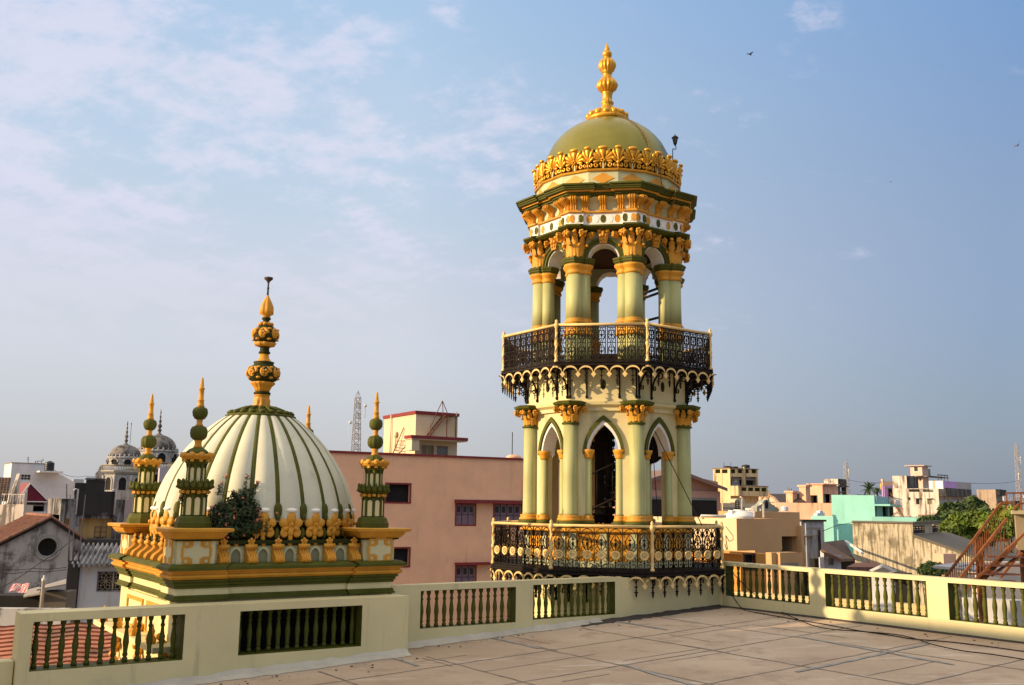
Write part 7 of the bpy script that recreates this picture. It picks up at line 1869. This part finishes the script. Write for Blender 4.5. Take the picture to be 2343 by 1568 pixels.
# ---------- rusty stair and landing
RST = mat('orange_rust', (.19, .066, .02), .85, .3, 4, .3, 30, stain2=((.10, .04, .022), .8, 3, .52))
YS = 21.0
T = thing('rusty_stair', 'rusty steel staircase climbing to a railed concrete landing', 'stair', tuple(at(*ZR(1400, 1500), YS).xy)+(GROUND,), 0)
ti = T.matrix_basis.inverted()
def sp3(px, py, Y=YS): v = at(*ZR(px, py), Y); return (v.x-T.location.x, v.y-T.location.y, v.z)
b = MB()
b.bar(sp3(1120, 1590), sp3(1835, 640), .05); b.bar(sp3(1835, 640), sp3(1950, 635), .05); b.build('handrail', RST, T); b = MB()
b.bar(sp3(1300, 1590, YS-1.1), sp3(1905, 820, YS-1.1), .05)
b.build('handrail', RST, T)
b = MB(); rr = random.Random(5)
for i in range(26):
    t = i/26; x = 1210+t*660; yt_ = 1470-(x-1210)*(830/625)
    b.bar(sp3(x, yt_), sp3(x, yt_+330), .013)
b.build('railing_bars', RST, T); b = MB()
for i in range(12):
    x = 1430+i*40; yt_ = 1435-(x-1420)*1.275; b.bar(sp3(x, yt_, YS-1.1), sp3(x, yt_+300, YS-1.1), .013)
b.build('railing_bars', RST, T)
b = MB()
for dx in (0, 1): b.bar(sp3(1560-dx*130, 1640, YS-1.1*dx), sp3(2110, 1000+dx*0, YS-1.1*dx), .042); b.build('stringer', RST, T); b = MB()
b.bar(sp3(1640, 1500), sp3(1930, 1150), .045); b.bar(sp3(1720, 1500), sp3(2090, 1230), .045); b.bar(sp3(1830, 1520, YS+.9), sp3(2060, 1240, YS+.9), .045)
b.build('brace', RST, T)
b = MB()
for (x, y) in ((1700, 1480), (1790, 1380), (1870, 1275), (1640, 1560)):
    c = sp3(x+60, y); b.box(c[0]-.5, c[0]+.5, c[1]-.12, c[1]+.12, c[2]-.015, c[2]+.015)
b.build('treads', RUST, T)
b = MB()
for x in (1560, 1605, 2085):
    c = sp3(x, 1300, YS+.4); b.box(c[0]-.04, c[0]+.04, c[1]-.04, c[1]+.04, GROUND, sp3(x, 1040 if x < 1900 else 900, YS+.4)[2])
b.bar(sp3(1610, 1065, YS+.4), sp3(1930, 1080, YS+.4), .06); b.bar(sp3(1340, 1390), sp3(1560, 1360), .015); b.bar(sp3(1640, 1385), sp3(2090, 1370), .02)
b.build('posts', RST, T)
b = MB(); c0 = sp3(1905, 722); c1 = sp3(2480, 722); z0 = sp3(1905, 1190)[2]
sk = 2.0*.52; b.prism([(c0[0]+.12, c0[1]-.1), (c1[0], c0[1]-.1), (c1[0]+sk, c0[1]+2), (c0[0]+.12+sk, c0[1]+2)], z0, sp3(1905, 768)[2]); ld = b.build('landing', FW('tan_landing_plaster', (.40, .30, .17), ((.22, .12, .06), .6, 1.5, .52)), T)
b = MB(); b.prism([(c0[0], c0[1]-.2), (c1[0], c0[1]-.2), (c1[0]+sk, c0[1]+2.1), (c0[0]+sk+.1, c0[1]+2.1)], sp3(1905, 767)[2], c0[2]); b.build('landing_slab', FW('cream_slab', (.55, .46, .26)), ld)
b = MB()
for x in (1900, 1985, 2070, 2150, 2240): b.bar(sp3(x, 722), sp3(x, 520), .02)
b.bar(sp3(1895, 520), sp3(2480, 512), .035); b.bar(sp3(1985, 720, YS-.2), sp3(2045, 645, YS-.2), .035); b.bar(sp3(2045, 645, YS-.2), sp3(2480, 640, YS-.2), .035); b.build('landing_rail', RST, T)
# sheets, sheds and walls below the side parapet
sheet('grey_sheet_roof', 'pale grey sheet roof below the rusty stairs', [at(*ZR(1025, 1378), 23.5), at(*ZR(1560, 1430), 23), at(*ZR(1575, 1345), 26), at(*ZR(1330, 1338), 26)], mat('grey_sheet', (.36, .37, .40), .6, .1, 2))
wallbox('salmon_shed_wall', 'bit of salmon wall under the lean-to roof', 'wall', ZR, 1150, 1300, 1240, 33, SAL, 20, .6)
wallbox('pale_wall', 'pale weathered wall behind the foot of the rusty stairs', 'wall', ZR, 1600, 2300, 1340, 26, FW('mauve_white', (.50, .45, .40), ((.2, .16, .13), .6, 1.0, .54)), 12, .5)
q = Bld('yard_building', 'low ochre yard building with dark openings seen through the side balusters', 'building', Z4_ if False else (lambda x, y: Z4(x, y)), 680, 700, 1900, 235, 20.5, FW('ochre_yard_plaster', (.56, .40, .18)), yaw=-25) if False else None
YB = wallbox('yard_wall', 'sunlit yellowish yard wall seen through the side balusters', 'wall', lambda x, y: Z4(x, y), 700, 1830, 238, 27, FW('yellow_yard_plaster', (.58, .44, .22), ((.3, .2, .1), .4, .8, .6)), -38, .4)
wallbox('dark_shop_wall', 'dark shop front seen through the middle balusters of the side parapet', 'wall', lambda x, y: Z4(x, y), 930, 1700, 100, 29.0, DARK, -30, .4)  # plain wall in near-black colour
wallbox('white_yard_wall', 'white yard wall seen through the last balusters of the side parapet', 'wall', lambda x, y: Z4(x, y), 2000, 2500, 275, 22, WHW, -20, .4)

# wires and aerials over the roofs
wire('overhead_wire', 'long thin wire running from the striped lilac house to the tall mast', [at(*ZR(1480, 402), 100), at(*ZR(2055, 370), 138)], .05, .4)
wire('overhead_wire', 'thin wire from the pale lattice mast over the palm to the lilac house', [at(*ZR(30, 362), 148), at(*ZR(430, 398), 92)], .05, .3)
wire('overhead_wire', 'sagging wire between the white gabled building and the ornate gable', [at(*ZL(520, 770), 72), at(*ZL(860, 838), 76)], .03, .5)
for i, (px, y0, y1, Y, lb_) in enumerate(((278, 712, 650, 71, 'tall aerial on the white gabled building roof'), (352, 712, 688, 71, 'short aerial beside the black tank on the white gabled building'), (660, 1060, 918, 50, 'thin rod standing on the stained concrete building parapet'), (425, 693, 668, 72, 'tiny aerial above the black tank of the white gabled building'))):
    a_, c_ = at(*ZL(px, y0), Y), at(*ZL(px, y1), Y); b = MB(); b.tube([a_, c_], .04, 5)
    k = (c_.z-a_.z)
    if i != 2:
        for f_ in (.6, .85): b.bar(tuple(a_.lerp(c_, f_)+Vector((-k*.16, 0, 0))), tuple(a_.lerp(c_, f_)+Vector((k*.16, 0, 0))), .04)
    b.build('aerial', IRON, zb=0, label=lb_, cat='aerial')
b = MB(); 
for px in (370, 410): b.tube([at(*ZL(px, 712), 72), at(*ZL(px, 690), 72)], .04, 5)
b.tube([at(*ZL(365, 692), 72), at(*ZL(418, 690), 72)], .04, 5); b.build('roof_railing', IRON, zb=0, label='bit of grey pipe railing beside the black tank on the white building', cat='railing')
b = MB(); v0, v1 = at(*ZL(932, 980), 57), at(*ZL(1018, 932), 57)
for (x0, z0_, x1, z1_) in ((v0.x, v0.z, v1.x, v0.z), (v0.x, v1.z, v1.x, v1.z), (v0.x, v0.z, v0.x, v1.z), (v1.x, v0.z, v1.x, v1.z)): b.bar((x0, v0.y, z0_), (x1, v0.y, z1_), .12)
b.build('wooden_frame', OCHW, zb=0, label='ochre wooden frame standing on the stained concrete building roof', cat='frame')

# the low rest of the town out to the horizon
b = MB(); r5 = random.Random(77)
for i in range(420):
    Y = 170+r5.random()**1.4*900; x = r5.uniform(-.75, .75)*Y; w = r5.uniform(6, 16); d_ = r5.uniform(6, 14)
    zt_ = GROUND+r5.choice((4, 6, 7.5, 8.5, 9.5, 11))+r5.uniform(0, 1.5)+(2.2 if Y > 500 and r5.random() < .3 else 0)
    b.cur = r5.randrange(4); b.M = Matrix.Translation((x, Y, 0)) @ rz(R(r5.choice((29, 35, 42)))); b.box(-w/2, w/2, -d_/2, d_/2, GROUND, zt_)
    if r5.random() < .4: b.box(-w/4, 0, -d_/4, d_/4, zt_+.002, zt_+2.2)
b.M = None
b.build('distant_town', [MATS['far_grey'], MATS['far_cream'], WHW, SOOT], zb=0, kind='stuff', label='low jumble of far grey and cream roofs out to the horizon', cat='town')
# ---------- unseen block to the west, inferred from its shade, shaped to cast it
HB = thing('unseen_shade_block', 'unseen cream block west of the terrace, shaped to cast shade on it', 'shade block', tuple(un(-7, 12, fz(-7))), YAW)
b = MB(); b.box(-1, 4, .7, 3.5, fz(-7), 3.45); b.box(-1, 4, 3.9, 5.35, fz(-7), 3.45); b.box(-1, 4, 3.501, 3.899, fz(-7), .9); b.box(-1, 4, 3.501, 3.899, 2.2, 3.45); b.build('wall', CREAMW, HB)  # slit through the unseen block lets a sun streak onto the floor
b = MB(); b.box(-1.1, 4.1, .6, 5.45, 3.453, 3.55); b.build('roof_slab', CREAMW, HB)
b = MB(); b.box(4.003, 4.06, 1.2, 2.2, fz(-3)+.02, fz(-3)+2.1); b.build('door', WOODB, HB)

# a thing made of a single piece is that piece itself
def collapse():
    for r in [o for o in COL.objects if o.type == 'EMPTY' and o.parent is None and len(o.children) == 1 and not o.children[0].children]:
        c = r.children[0]; c.parent = None; c.matrix_basis = r.matrix_basis.copy(); nm = r.name
        for k in ('label', 'category', 'group', 'kind'):
            if k in r: c[k] = r[k]
        bpy.data.objects.remove(r); c.name = nm
collapse()
